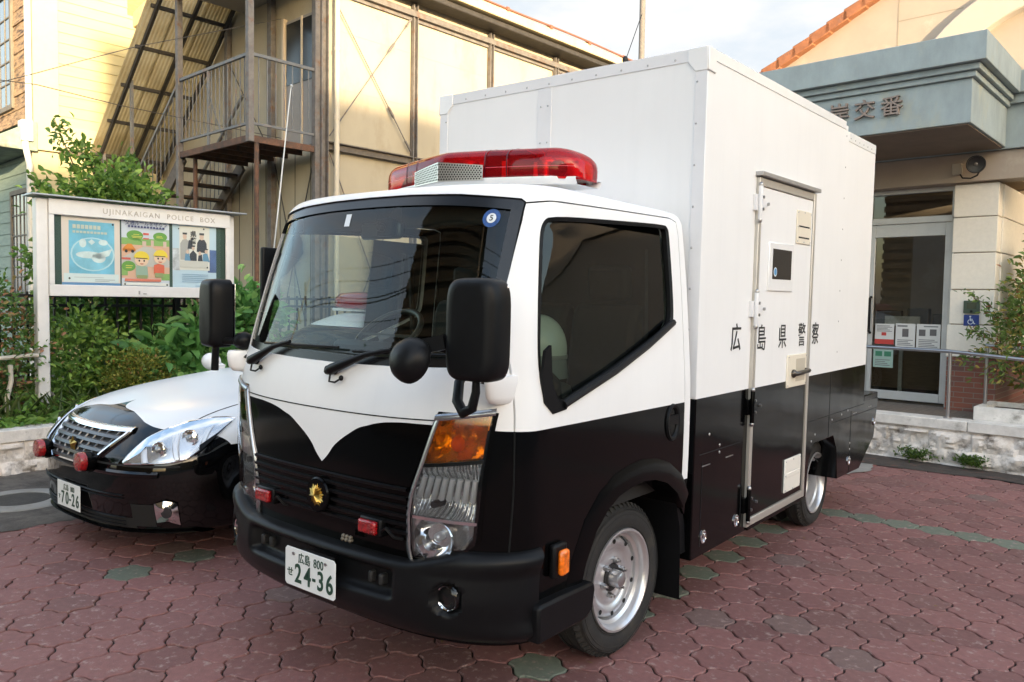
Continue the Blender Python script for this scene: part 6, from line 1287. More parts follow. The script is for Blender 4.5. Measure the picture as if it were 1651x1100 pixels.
# ================================================================= wheels and chassis
def wheel(name, x, y, r, rr, wid, dish, steer=0., sx=1, dual=False, label=None):
    root = bpy.data.objects.new(name, None); COL.objects.link(root); root.parent = truck; root.location = (sx * x, y, r); root.rotation_euler = (0, 0, steer + (0 if sx > 0 else math.pi))
    if label: root['label'] = label
    def tyre(o_):
        q = MB(); a = rr; h = r - rr
        prof = [(a - .012, o_ - wid + .02), (a + .01, o_ - wid + .006), (a + h * .45, o_ - wid - .004), (r - .03, o_ - wid + .008), (r - .008, o_ - wid + .03), (r, o_ - wid * .5), (r - .008, o_ - .03), (r - .012, o_ - .020), (r - .03, o_ - .006), (a + h * .75, o_ + .0), (a + h * .55, o_ + .006), (a + h * .42, o_ + .007), (a + h * .2, o_ + .002), (a + .012, o_ - .006), (a + .002, o_ - .010), (a - .012, o_ - .02)]
        q.rev([(r_, d) for r_, d in prof], (0, 0, 0), (1, 0, 0), 72)
        # tread grooves and shoulder blocks
        for d in (-.045, -.095, -.145):
            if -wid + .02 < d: q.torus((o_ + d, 0, 0), (1, 0, 0), r - .001, .006, 72, 6, 1)
        for k in range(60):
            a_ = 2 * math.pi * k / 60; p = Vector((0, math.cos(a_), math.sin(a_)))
            q.bar(p * (r - .022) + Vector((o_ - .016, 0, 0)), p * (r + .001) + Vector((o_ - .034, 0, 0)), .018, .014, 0, (1, 0, 0))
        for rad in (.18, .62, .8): q.torus((o_ + .004 - (.004 if rad > .7 else 0), 0, 0), (1, 0, 0), a + h * rad, .0022, 72, 5)
        return q.build('tyre', [M_RUB, M_DARK], root, smooth=40)
    tyre(0)
    if dual: tyre(-wid - .06)
    q = MB(); q.rev([(rr - .004, -wid + .03), (rr + .008, -wid + .02), (rr + .008, -.012), (rr + .014, .0), (rr + .012, .007), (rr + .002, .008), (rr - .008, -.002), (rr - .014, -.016), (rr - .016, -.035), (rr - .032, -.045), (rr - .036, -wid + .05)], (0, 0, 0), (1, 0, 0), 64)
    rim = q.build('rim', M_SILV, root, smooth=50)
    q = MB()
    if not dual:
        q.rev([(rr - .035, -.085), (rr - .040, -.062), (rr - .052, -.048), (rr - .075, -.046), (rr - .092, -.058), (rr - .105, -.066), (rr - .125, -.058), (.085, -.056), (.07, -.056), (.0001, -.056)], (0, 0, 0), (1, 0, 0), 64)
    else:
        q.rev([(rr - .030, -dish + .02), (rr - .05, -dish), (.10, -dish - .02), (.0001, -dish - .02)], (0, 0, 0), (1, 0, 0), 48)
    q.build('disc', M_SILV, rim, smooth=60)
    q = MB()   # vent holes around the disc edge
    for k in range(10):
        a_ = 2 * math.pi * (k + .5) / 10; p = Vector((0, math.cos(a_), math.sin(a_))); t_ = Vector((0, -math.sin(a_), math.cos(a_)))
        if dual: continue
        o_ = p * (rr - .058) + Vector((-.0455, 0, 0)); q.rev([(.012, 0), (.012, .0016), (.0001, .0017)], o_, (1, .0, .0), 12)
    if q.v: q.build('vent_holes', M_DARK, rim)
    dd = -.056 if not dual else -dish - .02
    q = MB(); q.rev([(.068, dd - .01), (.068, dd + .004), (.045, dd + .008), (.001, dd + .008)], (0, 0, 0), (1, 0, 0), 24); q.build('hub_plate', M_CHASS, rim, smooth=40)
    q = MB(); q.rev([(.042, dd), (.040, dd + .045), (.034, dd + .060), (.022, dd + .066), (.0001, dd + .067)], (0, 0, 0), (1, 0, 0), 28); q.build('hub_cap', mat('hub_metal', (.55, .55, .56), .28, .9), rim, smooth=40)
    for k in range(6):
        a_ = 2 * math.pi * (k + .25) / 6; p = Vector((dd, .083 * math.cos(a_), .083 * math.sin(a_)))
        q = MB(); q.cyl(p, p + Vector((.022, 0, 0)), .0155, .014, 6); q.cyl(p + Vector((.02, 0, 0)), p + Vector((.036, 0, 0)), .007, None, 8); q.build('wheel_nut', M_STEEL, rim)
    q = MB(); q.tube([(-.02, .02, rr - .03), (.0, .025, rr - .05), (.01, .028, rr - .065)], .005, 6); q.build('valve', M_CHASS, rim)
    return root
wheel('wheel', .800, 1.20, .364, .234, .19, 0, R(-2.5), 1, label='front wheel with silver steel disc and hub')
wheel('wheel', .800, 1.20, .364, .234, .19, 0, R(-2.5), -1)
wheel('wheel', .800, 4.15, .337, .222, .15, .12, 0, 1, True, label='twin rear wheel with deep dished silver rim'); wheel('wheel', .800, 4.15, .337, .222, .15, .12, 0, -1, True)
q = MB()
for x in (-.38, .38): q.box(x - .04, x + .04, .35, 5.2, .50, .66)
for y in (.5, 1.4, 2.2, 3.1, 4.6, 5.1): q.box(-.38, .38, y - .04, y + .04, .52, .64)
q.cyl((-.75, 1.2, .364), (.75, 1.2, .364), .05, None, 10); q.cyl((-.7, 4.15, .337), (.7, 4.15, .337), .06, None, 12); q.ell((0, 4.15, .35), .16, .18, .16, 14, 8)
q.box(-.55, .55, .45, 1.7, .45, .8); q.box(-.70, .70, 1.74, 3.5, .40, .7); q.box(-.62, .62, 3.6, 5.0, .66, .9)
q.build('chassis', M_CHASS, truck)
# ================================================================= helmet on the dashboard shelf
hm = thing('police_helmet', 'white police helmet lying on the passenger seat behind the truck side window', 'helmet', (.44, .98, 1.30))
q = MB(); rows = []
for t in np.linspace(0, 1, 12):
    a = t * math.pi * .56; rows.append([(.125 * math.sin(a) * math.cos(b), .15 * math.sin(a) * math.sin(b), .17 * math.cos(a) + .155) for b in np.linspace(0, 2 * math.pi, 30, endpoint=False)])
q.grid(rows, 0, True); q.build('helmet_shell', mat('helmet_white', (.72, .76, .66), .3, coat=.3), hm, smooth=70)
q = MB(); rows = [[(r_ * math.cos(b), (r_ + .025) * math.sin(b), z) for b in np.linspace(0, 2 * math.pi, 30, endpoint=False)] for r_, z in ((.123, .128), (.128, .135), (.128, .118), (.122, .112))]; q.grid(rows, 0, True); q.build('rim_band', mat('helmet_band', (.35, .36, .34), .4), hm, smooth=50)
q = MB(); q.grid([[((.124 + .012 * t) * math.cos(b), (.15 + .012 * t) * math.sin(b), .125 - .10 * t) for b in np.linspace(-2.4, 2.4, 20)] for t in (0, .5, 1)]); q.build('visor', mat('visor_grey', (.45, .5, .47), .15, trans=.4), hm, smooth=60)
q = MB(); q.box(-.12, .12, -.14, .14, -.17, .0); q.build('neck_guard', mat('helmet_lining', (.10, .11, .10), .8), hm, bevel=.04)
# ================================================================= patrol car
CX, CY = -2.68, .12
CAR = Rings([(.17, .26, .85, .80, 4.6), (.20, .14, .75, .86, 4.65), (.23, .075, .68, .885, 4.7), (.32, .065, .66, .90, 4.75), (.45, .05, .64, .905, 4.78), (.58, .05, .64, .91, 4.78), (.65, .065, .66, .91, 4.78), (.72, .11, .72, .905, 4.76), (.80, .18, .84, .895, 4.74), (.87, .26, 1.0, .87, 4.7), (.92, .37, 1.15, .845, 4.68), (.98, .62, 1.4, .79, 4.66), (1.03, .95, 1.6, .71, 4.6), (1.08, 1.35, 1.8, .58, 4.5), (1.11, 1.7, 2.1, .42, 4.3)], 3., 2., CX, CY)
def car_paint():
    m = bpy.data.materials.new('car_paint'); m.use_nodes = True; n = m.node_tree.nodes; L = m.node_tree.links; b = n['Principled BSDF']
    b.inputs['Coat Weight'].default_value = .06; b.inputs['Coat Roughness'].default_value = .02; b.inputs['Specular IOR Level'].default_value = .5
    g = n.new('ShaderNodeTexCoord'); sp = n.new('ShaderNodeSeparateXYZ'); L.new(g.outputs['Object'], sp.inputs[0])
    def M(op, a, bb=None):
        q = n.new('ShaderNodeMath'); q.operation = op
        for i, v in enumerate((a, bb)):
            if v is None: continue
            if isinstance(v, (int, float)): q.inputs[i].default_value = v
            else: L.new(v, q.inputs[i])
        return q.outputs[0]
    X, Y, Z = sp.outputs
    ax = M('ABSOLUTE', M('SUBTRACT', X, CX)); fc = n.new('ShaderNodeFloatCurve'); cv = fc.mapping.curves[0]
    cv.points[0].location = (0, .47); cv.points[1].location = (1, .80)
    for p in ((.03, .40), (.08, .36), (.16, .342), (.237, .335), (.36, .312), (.48, .30), (.60, .33), (.70, .40)): cv.points.new(*p)
    fc.mapping.update(); L.new(ax, fc.inputs['Value'])
    nose = M('LESS_THAN', M('SUBTRACT', Y, CY), fc.outputs[0]); low = M('LESS_THAN', Z, .735); blk = M('MAXIMUM', nose, low)
    mi = n.new('ShaderNodeMixRGB'); mi.inputs['Color1'].default_value = (.78, .79, .80, 1); mi.inputs['Color2'].default_value = (.002, .002, .0022, 1); L.new(blk, mi.inputs['Fac']); L.new(mi.outputs[0], b.inputs['Base Color'])
    mr = n.new('ShaderNodeMapRange'); mr.inputs['To Min'].default_value = .22; mr.inputs['To Max'].default_value = .05; L.new(blk, mr.inputs['Value']); L.new(mr.outputs[0], b.inputs['Roughness'])
    return m
M_CAR = car_paint()
car = thing('patrol_car', 'low black and white patrol sedan parked left of the truck', 'car', (0, 0, 0))
zs = list(np.linspace(.17, .24, 6)) + list(np.linspace(.27, .62, 9)) + list(np.linspace(.65, 1.11, 26))
cb = CAR.solid(zs, 30, 12, 26, 6).build('body', M_CAR, None)
cc = []
for sx in (1, -1):
    for yy in (1.30, 3.95):
        c_ = MB(); c_.cyl((CX + sx * .62, CY + yy, .33), (CX + sx * 1.1, CY + yy, .33), .365, None, 40); cc.append(c_.build('c', M_DARK))
boolean(cb, cc); kill(*cc); cb.parent = car
cb.data.polygons.foreach_set('use_smooth', [True] * len(cb.data.polygons)); cb.data.set_sharp_from_angle(angle=R(40))
GH = Rings([(1.02, 1.32, 1.95, .74, 4.1), (1.1, 1.52, 2.05, .73, 4.05), (1.25, 1.82, 2.2, .69, 3.85), (1.40, 2.15, 2.5, .64, 3.6), (1.50, 2.42, 2.75, .58, 3.4), (1.54, 2.62, 2.9, .50, 3.2), (1.555, 2.8, 3.0, .38, 3.05)], 3.4, 2., CX, CY)
GH.solid(list(np.linspace(1.02, 1.43, 8))).build('windows', mat('car_glass', (.01, .013, .013), .04, spec=.6), car, smooth=45)
GH.solid([1.43, 1.46, 1.49, 1.51, 1.53, 1.545, 1.555], off=.004).build('roof', M_WHITE, car, smooth=45)
q = MB()
for sx in (1, -1):
    q.grid([[GH.pt(sx * (.60 + dS), z, .004) for z in np.linspace(1.05, 1.45, 8)] for dS in (0, .07)])
q.build('pillar', M_WHITE, car, smooth=60)
q = MB(); rows = []
for z, sc in ((1.575, .9), (1.59, 1), (1.66, 1), (1.71, .9), (1.73, .6)):
    rows.append([(CX + .62 * sc * math.copysign(abs(math.cos(a)) ** .5, math.cos(a)), CY + 2.72 + .15 * sc * math.sin(a), z) for a in np.linspace(0, 2 * math.pi, 40, endpoint=False)])
q.grid(rows, 0, True); q.f += [tuple(range(40)), tuple(range(160, 200))]; q.m += [0, 0]; lb2 = q.build('light_bar', mat('red_bar', (.32, .006, .01), .15, coat=.6), car, smooth=50)
q = MB(); q.box(CX - .56, CX + .56, CY + 2.60, CY + 2.84, 1.55, 1.578); q.build('bar_base', M_TRIM, lb2, bevel=.008)
# grille
def gw(z): return float(np.interp(z, [.58, .62, .79, .82], [.25, .29, .42, .43]))
q = MB(); CAR.patch(q, np.linspace(.585, .808, 10), lambda z: -gw(z), lambda z: gw(z), 16, .004); cg = q.build('grille', M_DARK, car, smooth=60)
for z in (.612, .652, .692, .732, .772):
    q = MB(); q.grid([[CAR.pt(S, z + dz, of) for S in np.linspace(-gw(z), gw(z), 16)] for dz, of in ((-.014, .006), (-.008, .022), (.008, .024), (.012, .006))]); q.build('grille_slat', mat('grille_grey', (.10, .105, .115), .3, .6), cg, smooth=30)
q = MB()
for S in np.linspace(-.30, .30, 8): q.tube([CAR.pt(S, .61, .014), CAR.pt(S * 1.1, .70, .014), CAR.pt(S * 1.2, .80, .014)], .007, 6)
q.build('grille_bars', mat('grille_grey', (.10, .105, .115), .3, .6), cg, smooth=40)
q = MB(); q.grid([[CAR.pt(S, .800 + dz + .010 * (abs(S) / .43) ** 2, of) for S in np.linspace(-.45, .45, 20)] for dz, of in ((-.004, .008), (-.002, .022), (.010, .028), (.021, .020), (.024, .004))])
for sx in (1, -1):
    q.grid([[CAR.pt(sx * (gw(z) + dS), z, of) for z in np.linspace(.59, .812, 12)] for dS, of in ((-.012, .008), (-.008, .026), (.008, .026), (.014, .004))])
q.grid([[CAR.pt(S, .598 + dz, of) for S in np.linspace(-.26, .26, 12)] for dz, of in ((-.010, .004), (-.006, .022), (.004, .022), (.008, .006))])
q.build('grille_chrome', M_CHROME, cg, smooth=50)
c = CAR.pt(0, .695, .035); q = MB()
for k in range(5):
    a = math.pi / 2 + 2 * math.pi * k / 5; d1 = Vector((math.cos(a), 0, math.sin(a))); d2 = Vector((-math.sin(a), 0, math.cos(a))); o_ = c
    q.add([o_ + Vector((0, -.018, 0)), o_ + d1 * .03 + d2 * .016, o_ + d1 * .058, o_ + d1 * .03 - d2 * .016, o_ + d1 * .02 + d2 * .02, o_ + d1 * .02 - d2 * .02], [(0, 4, 1), (0, 1, 2), (0, 2, 3), (0, 3, 5)])
q.build('gold_star', M_GOLD, cg)
q = MB(); q.rev([(.001, 0), (.048, 0), (.048, .012), (.001, .012)], c + Vector((0, .012, 0)), (0, -1, 0), 20); q.build('star_backing', M_BLACK, cg)
for S in (-.335, .285):
    p = CAR.pt(S, .628, .02); d = Vector((0, -1, .02)); q = MB(); q.rev([(.03, -.02), (.055, .0), (.062, .035), (.062, .05)], p, d, 24); o_ = q.build('round_warning_light', M_BLACK, car, smooth=40)
    q = MB(); q.rev([(.060, .05), (.060, .075), (.054, .088), (.03, .092), (.0001, .092)], p, d, 28); q.build('red_lens', M_REDL, o_, smooth=40)
    q = MB(); q.bar(p + Vector((0, .02, -.05)), p + Vector((0, -.03, -.055)), .03, .03); q.build('bracket', M_PLAST, o_)
# headlights
up = [(.545, .645), (.575, .727), (.600, .785), (.66, .836), (.735, .874), (.835, .893), (.93, .893), (.985, .884)]
lo = [(.56, .632), (.66, .638), (.76, .645), (.86, .652), (.925, .668), (.965, .72), (.985, .79), (.99, .872)]
def hl_pt(sx, u, t, off):
    i = np.linspace(0, 1, len(up)); a = [np.interp(u, i, [p[k] for p in up]) for k in (0, 1)]; b = [np.interp(u, i, [p[k] for p in lo]) for k in (0, 1)]
    return CAR.pt(sx * (b[0] + (a[0] - b[0]) * t), b[1] + (a[1] - b[1]) * t, off)
for sx in (1, -1):
    q = MB(); q.grid([[hl_pt(sx, u, t, .006) for u in np.linspace(0, 1, 26)] for t in np.linspace(0, 1, 12)])
    h = q.build('headlight', mat('lamp_housing', (.62, .63, .64), .22, .75, bump=.15, bscale=20), car, smooth=60)
    for u, t, r_ in ((.36, .46, .043), (.62, .52, .046)):
        p = hl_pt(sx, u, t, .010); n_ = (hl_pt(sx, u, t, .05) - p).normalized() + Vector((0, -.8, .1)); q = MB(); q.rev([(r_ * .35, -.0), (r_ * .5, .012), (r_ * .8, .008), (r_, .018), (r_ * 1.12, .016), (r_ * 1.14, .0)], p, n_, 26); b_ = q.build('projector', M_CHROME, h, smooth=50)
        q = MB(); q.rev([(r_ * .52, .012), (r_ * .4, .024), (.0001, .03)], p, n_, 20); q.build('projector_lens', mat('dark_lens', (.30, .32, .34), .06, .4), b_, smooth=60)
    q = MB()
    for u0 in (.16, .44, .70): q.grid([[hl_pt(sx, u0 + du + .05 * t, t, of) for t in np.linspace(.06, .92, 10)] for du, of in ((0, .008), (.014, .022), (.05, .022), (.064, .008))])
    q.build('divider', mat('lamp_bright', (.75, .76, .78), .2, .4), h, smooth=50)
    q = MB(); q.grid([[hl_pt(sx, u, t, .030 * math.sin(math.pi * min(1, max(0, .1 + .8 * t))) ** .4 * (.25 + .75 * math.sin(math.pi * min(.98, max(.02, u))) ** .5) + .006) for u in np.linspace(0, 1, 26)] for t in np.linspace(0, 1, 12)])
    q.build('lens', M_LENS, h, smooth=70)
    q = MB(); q.grid([[hl_pt(sx, u, t, .034) for u in np.linspace(.70, .995, 10)] for t in (-.02, .10, .20 )]); q.build('dark_wedge', M_BLACK, h, smooth=60)
    q = MB(); q.tube([hl_pt(sx, u, 1, .012) for u in np.linspace(0, 1, 20)], .006, 6); q.tube([hl_pt(sx, u, 0, .008) for u in np.linspace(0, 1, 20)], .005, 6); q.build('bezel', M_CHROME, h, smooth=60)
    # fog lamp with bright surround
    p0 = CAR.pt(sx * .815, .345, .0)
    q = MB(); q.grid([[CAR.pt(sx * (.755 + .13 * u), .40 - .12 * t + .02 * (1 - abs(2 * u - 1)) - .02 * u * t, .012 + .03 * math.sin(math.pi * (.1 + .8 * u)) * math.sin(math.pi * (.1 + .8 * t))) for u in np.linspace(0, 1, 10)] for t in np.linspace(0, 1, 10)]); fo = q.build('fog_lamp', M_CHROME, car, smooth=70)
    q = MB(); q.rev([(.035, .0), (.034, .006), (.0001, .008)], CAR.pt(sx * .825, .35, .040), (sx * .55, -.83, 0), 22); q.build('lens', mat('fog_dark', (.03, .03, .032), .12), fo, smooth=50)
    q = MB(); q.grid([[CAR.pt(sx * S, .30 + dz + (.13 if 0 else 0), .004) for S in np.linspace(.60, .745, 5)] for dz in (-.05, .09)]); q.build('intake', M_DARK, fo)
    q = MB(); a_ = CAR.pt(sx * .905, .95, 0); my = CY + 1.62; q.ell((CX + sx * .98, my, 1.09), .11, .07, .075, 18, 10); q.bar((CX + sx * .86, my + .03, 1.04), (CX + sx * .95, my + .02, 1.07), .06, .05); q.build('wing_mirror', M_WHITE, car, smooth=60)
q = MB(); CAR.patch(q, np.linspace(.235, .30, 5), lambda z: -.62, lambda z: .62, 24, .003); il = q.build('lower_intake', M_DARK, car)
for z in (.253, .275, .298, .42, .44): 
    q = MB(); q.grid([[CAR.pt(S, z + dz, of) for S in np.linspace(-.55, .55, 20)] for dz, of in ((-.005, .003), (0, .012), (.005, .003))]); q.build('intake_slat', M_PLAST, il)
q = MB(); q.grid([[CAR.pt(S, z, of) for S in np.linspace(-.93, .93, 50)] for z, of in ((.178, .0), (.185, .035), (.200, .05), (.212, .045), (.222, .004))]); q.build('front_lip', M_BLACK, car, smooth=40)
q = MB(); CAR.patch(q, (.618, .622, .626, .63), lambda z: -.90, lambda z: .90, 40, .0035); q.build('bumper_seam', M_DARK, car)
for sx in (1, -1):   # shut lines of the bonnet
    P = []
    for z in np.linspace(.845, 1.055, 22):
        x_, y_, L_c = CAR.outline(z); k_ = int(np.argmax(x_)); S_ = float(np.interp(.70 - .0 * z, x_[:k_ + 1], L_c[:k_ + 1])) if x_[k_] > .70 else None
        if S_: P.append(CAR.pt(sx * S_, z, .0005))
    q = MB(); q.tube(P, .0035, 5); q.build('bonnet_seam', M_DARK, car)
q = MB(); q.grid([[CAR.pt(S, z, of) for S in np.linspace(-.78, .78, 40)] for z, of in ((.555, .002), (.562, .014), (.580, .018), (.592, .003))]); q.build('bumper_crease', M_CAR, car, smooth=50)
# number plate
pc = CAR.pt(0, .362, .030); q = MB(); q.box(pc.x - .165, pc.x + .165, pc.y - .001, pc.y + .002, pc.z - .0825, pc.z + .0825); cp = q.build('number_plate', M_PLATE, car, bevel=.0015)
it = [(text_mesh('広島', .045, .004, .0005, .85), -.035, .043), (text_mesh('800', .048, .004, .0005, .8), .058, .043), (text_mesh('す', .036, .01, .0005), -.132, -.026)]
for ch, u in (('7', -.082), ('0', -.020), ('2', .068), ('6', .128)): it.append((text_mesh(ch, .112, .014, .001, .80), u, -.026))
it.append((MB().box(-.012, .012, -.006, .006, -.001, .001).mesh('d'), .024, -.026))
place_text(it, 'plate_digits', M_GREENT, cp, (pc + Vector((0, -.0022, 0)), (1, 0, 0), (0, 0, 1), (0, -1, 0)))
for sx in (1, -1):
    for yy in (1.30, 3.95):
        q = MB(); x0 = CX + sx * .70; x1 = CX + sx * .885; q.rev([(.20, 0), (.31, -.0), (.33, .02), (.335, .06), (.335, .15), (.32, .18), (.25, .188), (.225, .18)], (x0, CY + yy, .335), (sx, 0, 0), 48); t_ = q.build('wheel', M_RUB, car, smooth=40)
        q = MB(); q.rev([(.226, .16), (.22, .18), (.20, .165), (.06, .15), (.0001, .15)], (x0, CY + yy, .335), (sx, 0, 0), 40); q.build('rim', M_SILV, t_, smooth=50); q = MB()
        for k in range(10):
            a_ = 2 * math.pi * k / 10; P = [(CX + sx * .858, CY + yy + r_ * math.cos(a_ + d_), .335 + r_ * math.sin(a_ + d_)) for r_, d_ in ((.09, -.16), (.185, -.22), (.185, .22), (.09, .16))]; q.add(P, [(0, 1, 2, 3)])
        q.build('rim_slots', M_DARK, t_, fix=False)
        q = MB(); q.cyl((CX + sx * .55, CY + yy, .33), (CX + sx * .72, CY + yy, .33), .34, None, 32); q.build('wheel_well', M_DARK, car)
# ================================================================= plants
def leaf_mat(name, rough=.45):
    m = bpy.data.materials.new(name); m.use_nodes = True; n = m.node_tree.nodes; L = m.node_tree.links; b = n['Principled BSDF']; b.inputs['Roughness'].default_value = rough; b.inputs['Specular IOR Level'].default_value = .4
    a = n.new('ShaderNodeAttribute'); a.attribute_name = 'tint'; L.new(a.outputs['Color'], b.inputs['Base Color'])
    t = n.new('ShaderNodeBsdfTranslucent'); L.new(a.outputs['Color'], t.inputs['Color']); mi = n.new('ShaderNodeMixShader'); mi.inputs['Fac'].default_value = .35
    L.new(b.outputs[0], mi.inputs[1]); L.new(t.outputs[0], mi.inputs[2]); L.new(mi.outputs[0], n['Material Output'].inputs['Surface']); return m
M_LEAF = leaf_mat('leaf'); M_STEM = mat('plant_stem', (.10, .075, .045), .8, var=.2)
def leaves(name, pos, dirs, length, width, cols, parent=None, fold=.25, droop=.2, jit=.35):
    """pos, dirs (n,3); length may be an array; cols list of (rgb, weight)"""
    n = len(pos); d = dirs / (np.linalg.norm(dirs, axis=1, keepdims=True) + 1e-9); r = rng.normal(size=(n, 3)); s = np.cross(d, r); s /= np.linalg.norm(s, axis=1, keepdims=True) + 1e-9
    up = np.cross(s, d); up *= np.where(up[:, 2:3] < 0, -1, 1); L_ = (np.ones(n) * length * rng.uniform(1 - jit, 1 + jit, n))[:, None]; W = L_ * width
    v = np.stack([pos, pos + d * L_ * .3 + s * W * .5 + up * W * fold, pos + d * L_ * .68 + s * W * .42 + up * (W * fold - L_ * droop * .3), pos + d * L_ - up * L_ * droop, pos + d * L_ * .68 - s * W * .42 + up * (W * fold - L_ * droop * .3), pos + d * L_ * .3 - s * W * .5 + up * W * fold, pos + d * L_ * .5 - up * L_ * droop * .25], 1)
    fidx = np.array([(0, 1, 6), (1, 2, 6), (2, 3, 6), (3, 4, 6), (4, 5, 6), (5, 0, 6)])
    F = (fidx[None] + (np.arange(n) * 7)[:, None, None]).reshape(-1, 3)
    me = bpy.data.meshes.new(name); me.vertices.add(n * 7); me.vertices.foreach_set('co', v.reshape(-1).astype(np.float32)); me.loops.add(len(F) * 3); me.loops.foreach_set('vertex_index', F.reshape(-1).astype(np.int32)); me.polygons.add(len(F)); me.polygons.foreach_set('loop_start', (np.arange(len(F)) * 3).astype(np.int32)); me.update(calc_edges=True)
    C = np.array([c for c, w_ in cols]); P = np.array([w_ for c, w_ in cols], float); k = rng.choice(len(C), n, p=P / P.sum()); col = C[k] * rng.uniform(.75, 1.25, (n, 1)); col = np.concatenate([col, np.ones((n, 1))], 1)
    ca = me.color_attributes.new('tint', 'FLOAT_COLOR', 'CORNER'); ca.data.foreach_set('color', np.repeat(col, 18, axis=0).astype(np.float32).ravel())
    return link(name, me, M_LEAF, parent)
def bush(label, cat, loc, size, n, ll, lw, cols, clumps=40, spread=.16, name='shrub', stems=7, group=None, shape='round', kind=None, up=.35, bg=True):
    """loc: foot of the plant in its frame; size: half width x, half width y, height"""
    t = thing(name, label, cat, loc, group, bg=bg); cx = []
    for k in range(clumps):
        u = rng.normal(size=3); u /= np.linalg.norm(u); rr = rng.uniform(.35, 1) ** .6
        p = np.array([u[0] * size[0] * rr, u[1] * size[1] * rr, size[2] * (.52 + .46 * u[2] * rr)])
        if shape == 'spray': p[2] = size[2] * (.30 + .70 * rng.uniform() ** .8); fr = p[2] / size[2]; p[:2] *= (.25 + .9 * math.sin(math.pi * min(1, .15 + .75 * fr)))
        cx.append(p)
    cx = np.array(cx); k = rng.integers(0, clumps, n); sp = rng.normal(size=(n, 3)) * spread * np.array([1, 1, .75]); pos = cx[k] + sp
    pos[:, 2] = np.maximum(pos[:, 2], .02)
    dirs = sp / spread * .6 + (cx[k] - np.array([0, 0, size[2] * .4])) / max(size) * .8 + rng.normal(size=(n, 3)) * .55 + np.array([0, 0, up])
    leaves('foliage', pos, dirs, ll, lw, cols, t)
    q = MB()
    for j in range(min(stems, clumps)):
        c = cx[j % clumps]; b0 = Vector((rng.normal() * size[0] * .12, rng.normal() * size[1] * .12, -.05)); q.tube([b0, b0.lerp(Vector(c), .5) + Vector((rng.normal() * .03, rng.normal() * .03, size[2] * .08)), Vector(c)], [.012 + .008 * size[2], .009, .004], 6)
    q.build('stems', M_STEM, t, smooth=50)
    return t
G1 = [((0.166, 0.294, 0.057), 5), ((0.115, 0.219, 0.046), 4), ((0.257, 0.385, 0.077), 2)]
G2 = [((0.094, 0.194, 0.049), 5), ((0.142, 0.250, 0.062), 3), ((0.343, 0.173, 0.094), 1.6), ((0.281, 0.233, 0.094), 1.4)]
G3 = [((0.103, 0.259, 0.070), 5), ((0.156, 0.346, 0.096), 4), ((0.259, 0.449, 0.138), 2)]
G4 = [((.20, .24, .045), 6), ((.28, .27, .05), 3), ((.30, .17, .05), .7), ((.11, .17, .03), 2)]
G5 = [((0.161, 0.307, 0.063), 5), ((0.250, 0.411, 0.087), 3), ((0.450, 0.450, 0.450), 1.3), ((0.117, 0.235, 0.059), 2)]
bush('airy bright green young tree growing above the notice board', 'tree', (-7.35, 1.66, .36), (.60, .74, 3.0), 9000, .085, .52, G1, 60, .13, 'young_tree', 9, shape='round', up=.15)
tw = thing('young_tree', 'thin leafy top shoots standing out left above the notice board', 'tree', (-7.3, 1.30, .36), bg=True)
pts = []; 
q = MB()
for (a, b, c) in (((0, .1, 1.6), (0, .02, 2.7), (0, -.22, 3.30)), ((0, .2, 1.8), (0, .25, 2.8), (0, .05, 3.1)), ((0, .0, 1.5), (.05, -.25, 2.2), (.1, -.42, 2.55)), ((0, .3, 1.7), (0, .55, 2.7), (0, .62, 3.0))):
    P0, P1, P2 = [Vector(p) for p in (a, b, c)]; q.tube([P0, P1, P2], [.016, .010, .004], 6)
    for k in range(150):
        s_ = rng.uniform(.25, 1.02); p = P0.lerp(P1, s_ * 2) if s_ < .5 else P1.lerp(P2, (s_ - .5) * 2); pts.append(np.array(p) + rng.normal(size=3) * .055)
q.tube([(0, .1, -.1), (0, .1, 1.6)], .02, 6); q.build('stems', M_STEM, tw, smooth=50); pts = np.array(pts); leaves('foliage', pts, rng.normal(size=(len(pts), 3)) + np.array([0, 0, .1]), .085, .5, G1, tw)
bush('dark hedge shrub with reddish tips at the left edge', 'shrub', (-6.25, .12, .36), (.42, .46, 1.55), 6500, .05, .5, G2, 60, .11, stems=6)
bush('dark shrub with reddish tips further left behind the post', 'shrub', (-6.35, -.75, .36), (.42, .55, 1.5), 4200, .055, .5, G2, 50, .12, stems=6)
bush('leafy green shrub between the left post and the iron fence', 'shrub', (-6.3, .95, .36), (.22, .42, 1.15), 2400, .075, .5, G1, 34, .11, stems=6)
bush('broad-leaved green shrub under the right half of the notice board', 'shrub', (-6.25, 2.05, .36), (.34, .46, 1.28), 1050, .19, .48, G3, 30, .14, stems=8, up=.1)
bush('small-leaved mixed shrub behind the iron pickets', 'shrub', (-6.95, 1.9, .2), (.3, .9, 1.5), 4200, .07, .5, G3, 60, .14, stems=8)
bush('broad-leaved shrub right of the notice board post', 'shrub', (-6.6, 2.95, .36), (.35, .36, 1.45), 1300, .15, .45, G3, 34, .14, stems=6, up=.1)
bush('rounded yellow-green clipped shrub in front of the fence', 'shrub', (-5.98, 1.42, .36), (.28, .36, .72), 5600, .032, .6, G4, 60, .075, stems=5)
bush('dark green shrub beside the yellow-green one, behind the car', 'shrub', (-6.05, 2.45, .30), (.34, .6, .85), 2600, .09, .45, G3, 40, .13, stems=5)
n = 8000; y = rng.uniform(-2.2, 4.5, n); x = rng.uniform(-6.5, -5.62, n); hgt = .16 + .10 * np.sin(y * 3.1) * np.sin(x * 5 + 1) + np.clip((-5.6 - x) * .16, 0, .2)
pos = np.stack([x, y, .36 + rng.uniform(0, 1, n) ** .6 * np.maximum(hgt, .06)], 1); dirs = rng.normal(size=(n, 3)) * np.array([1, 1, .35]) + np.array([.5, 0, .15])
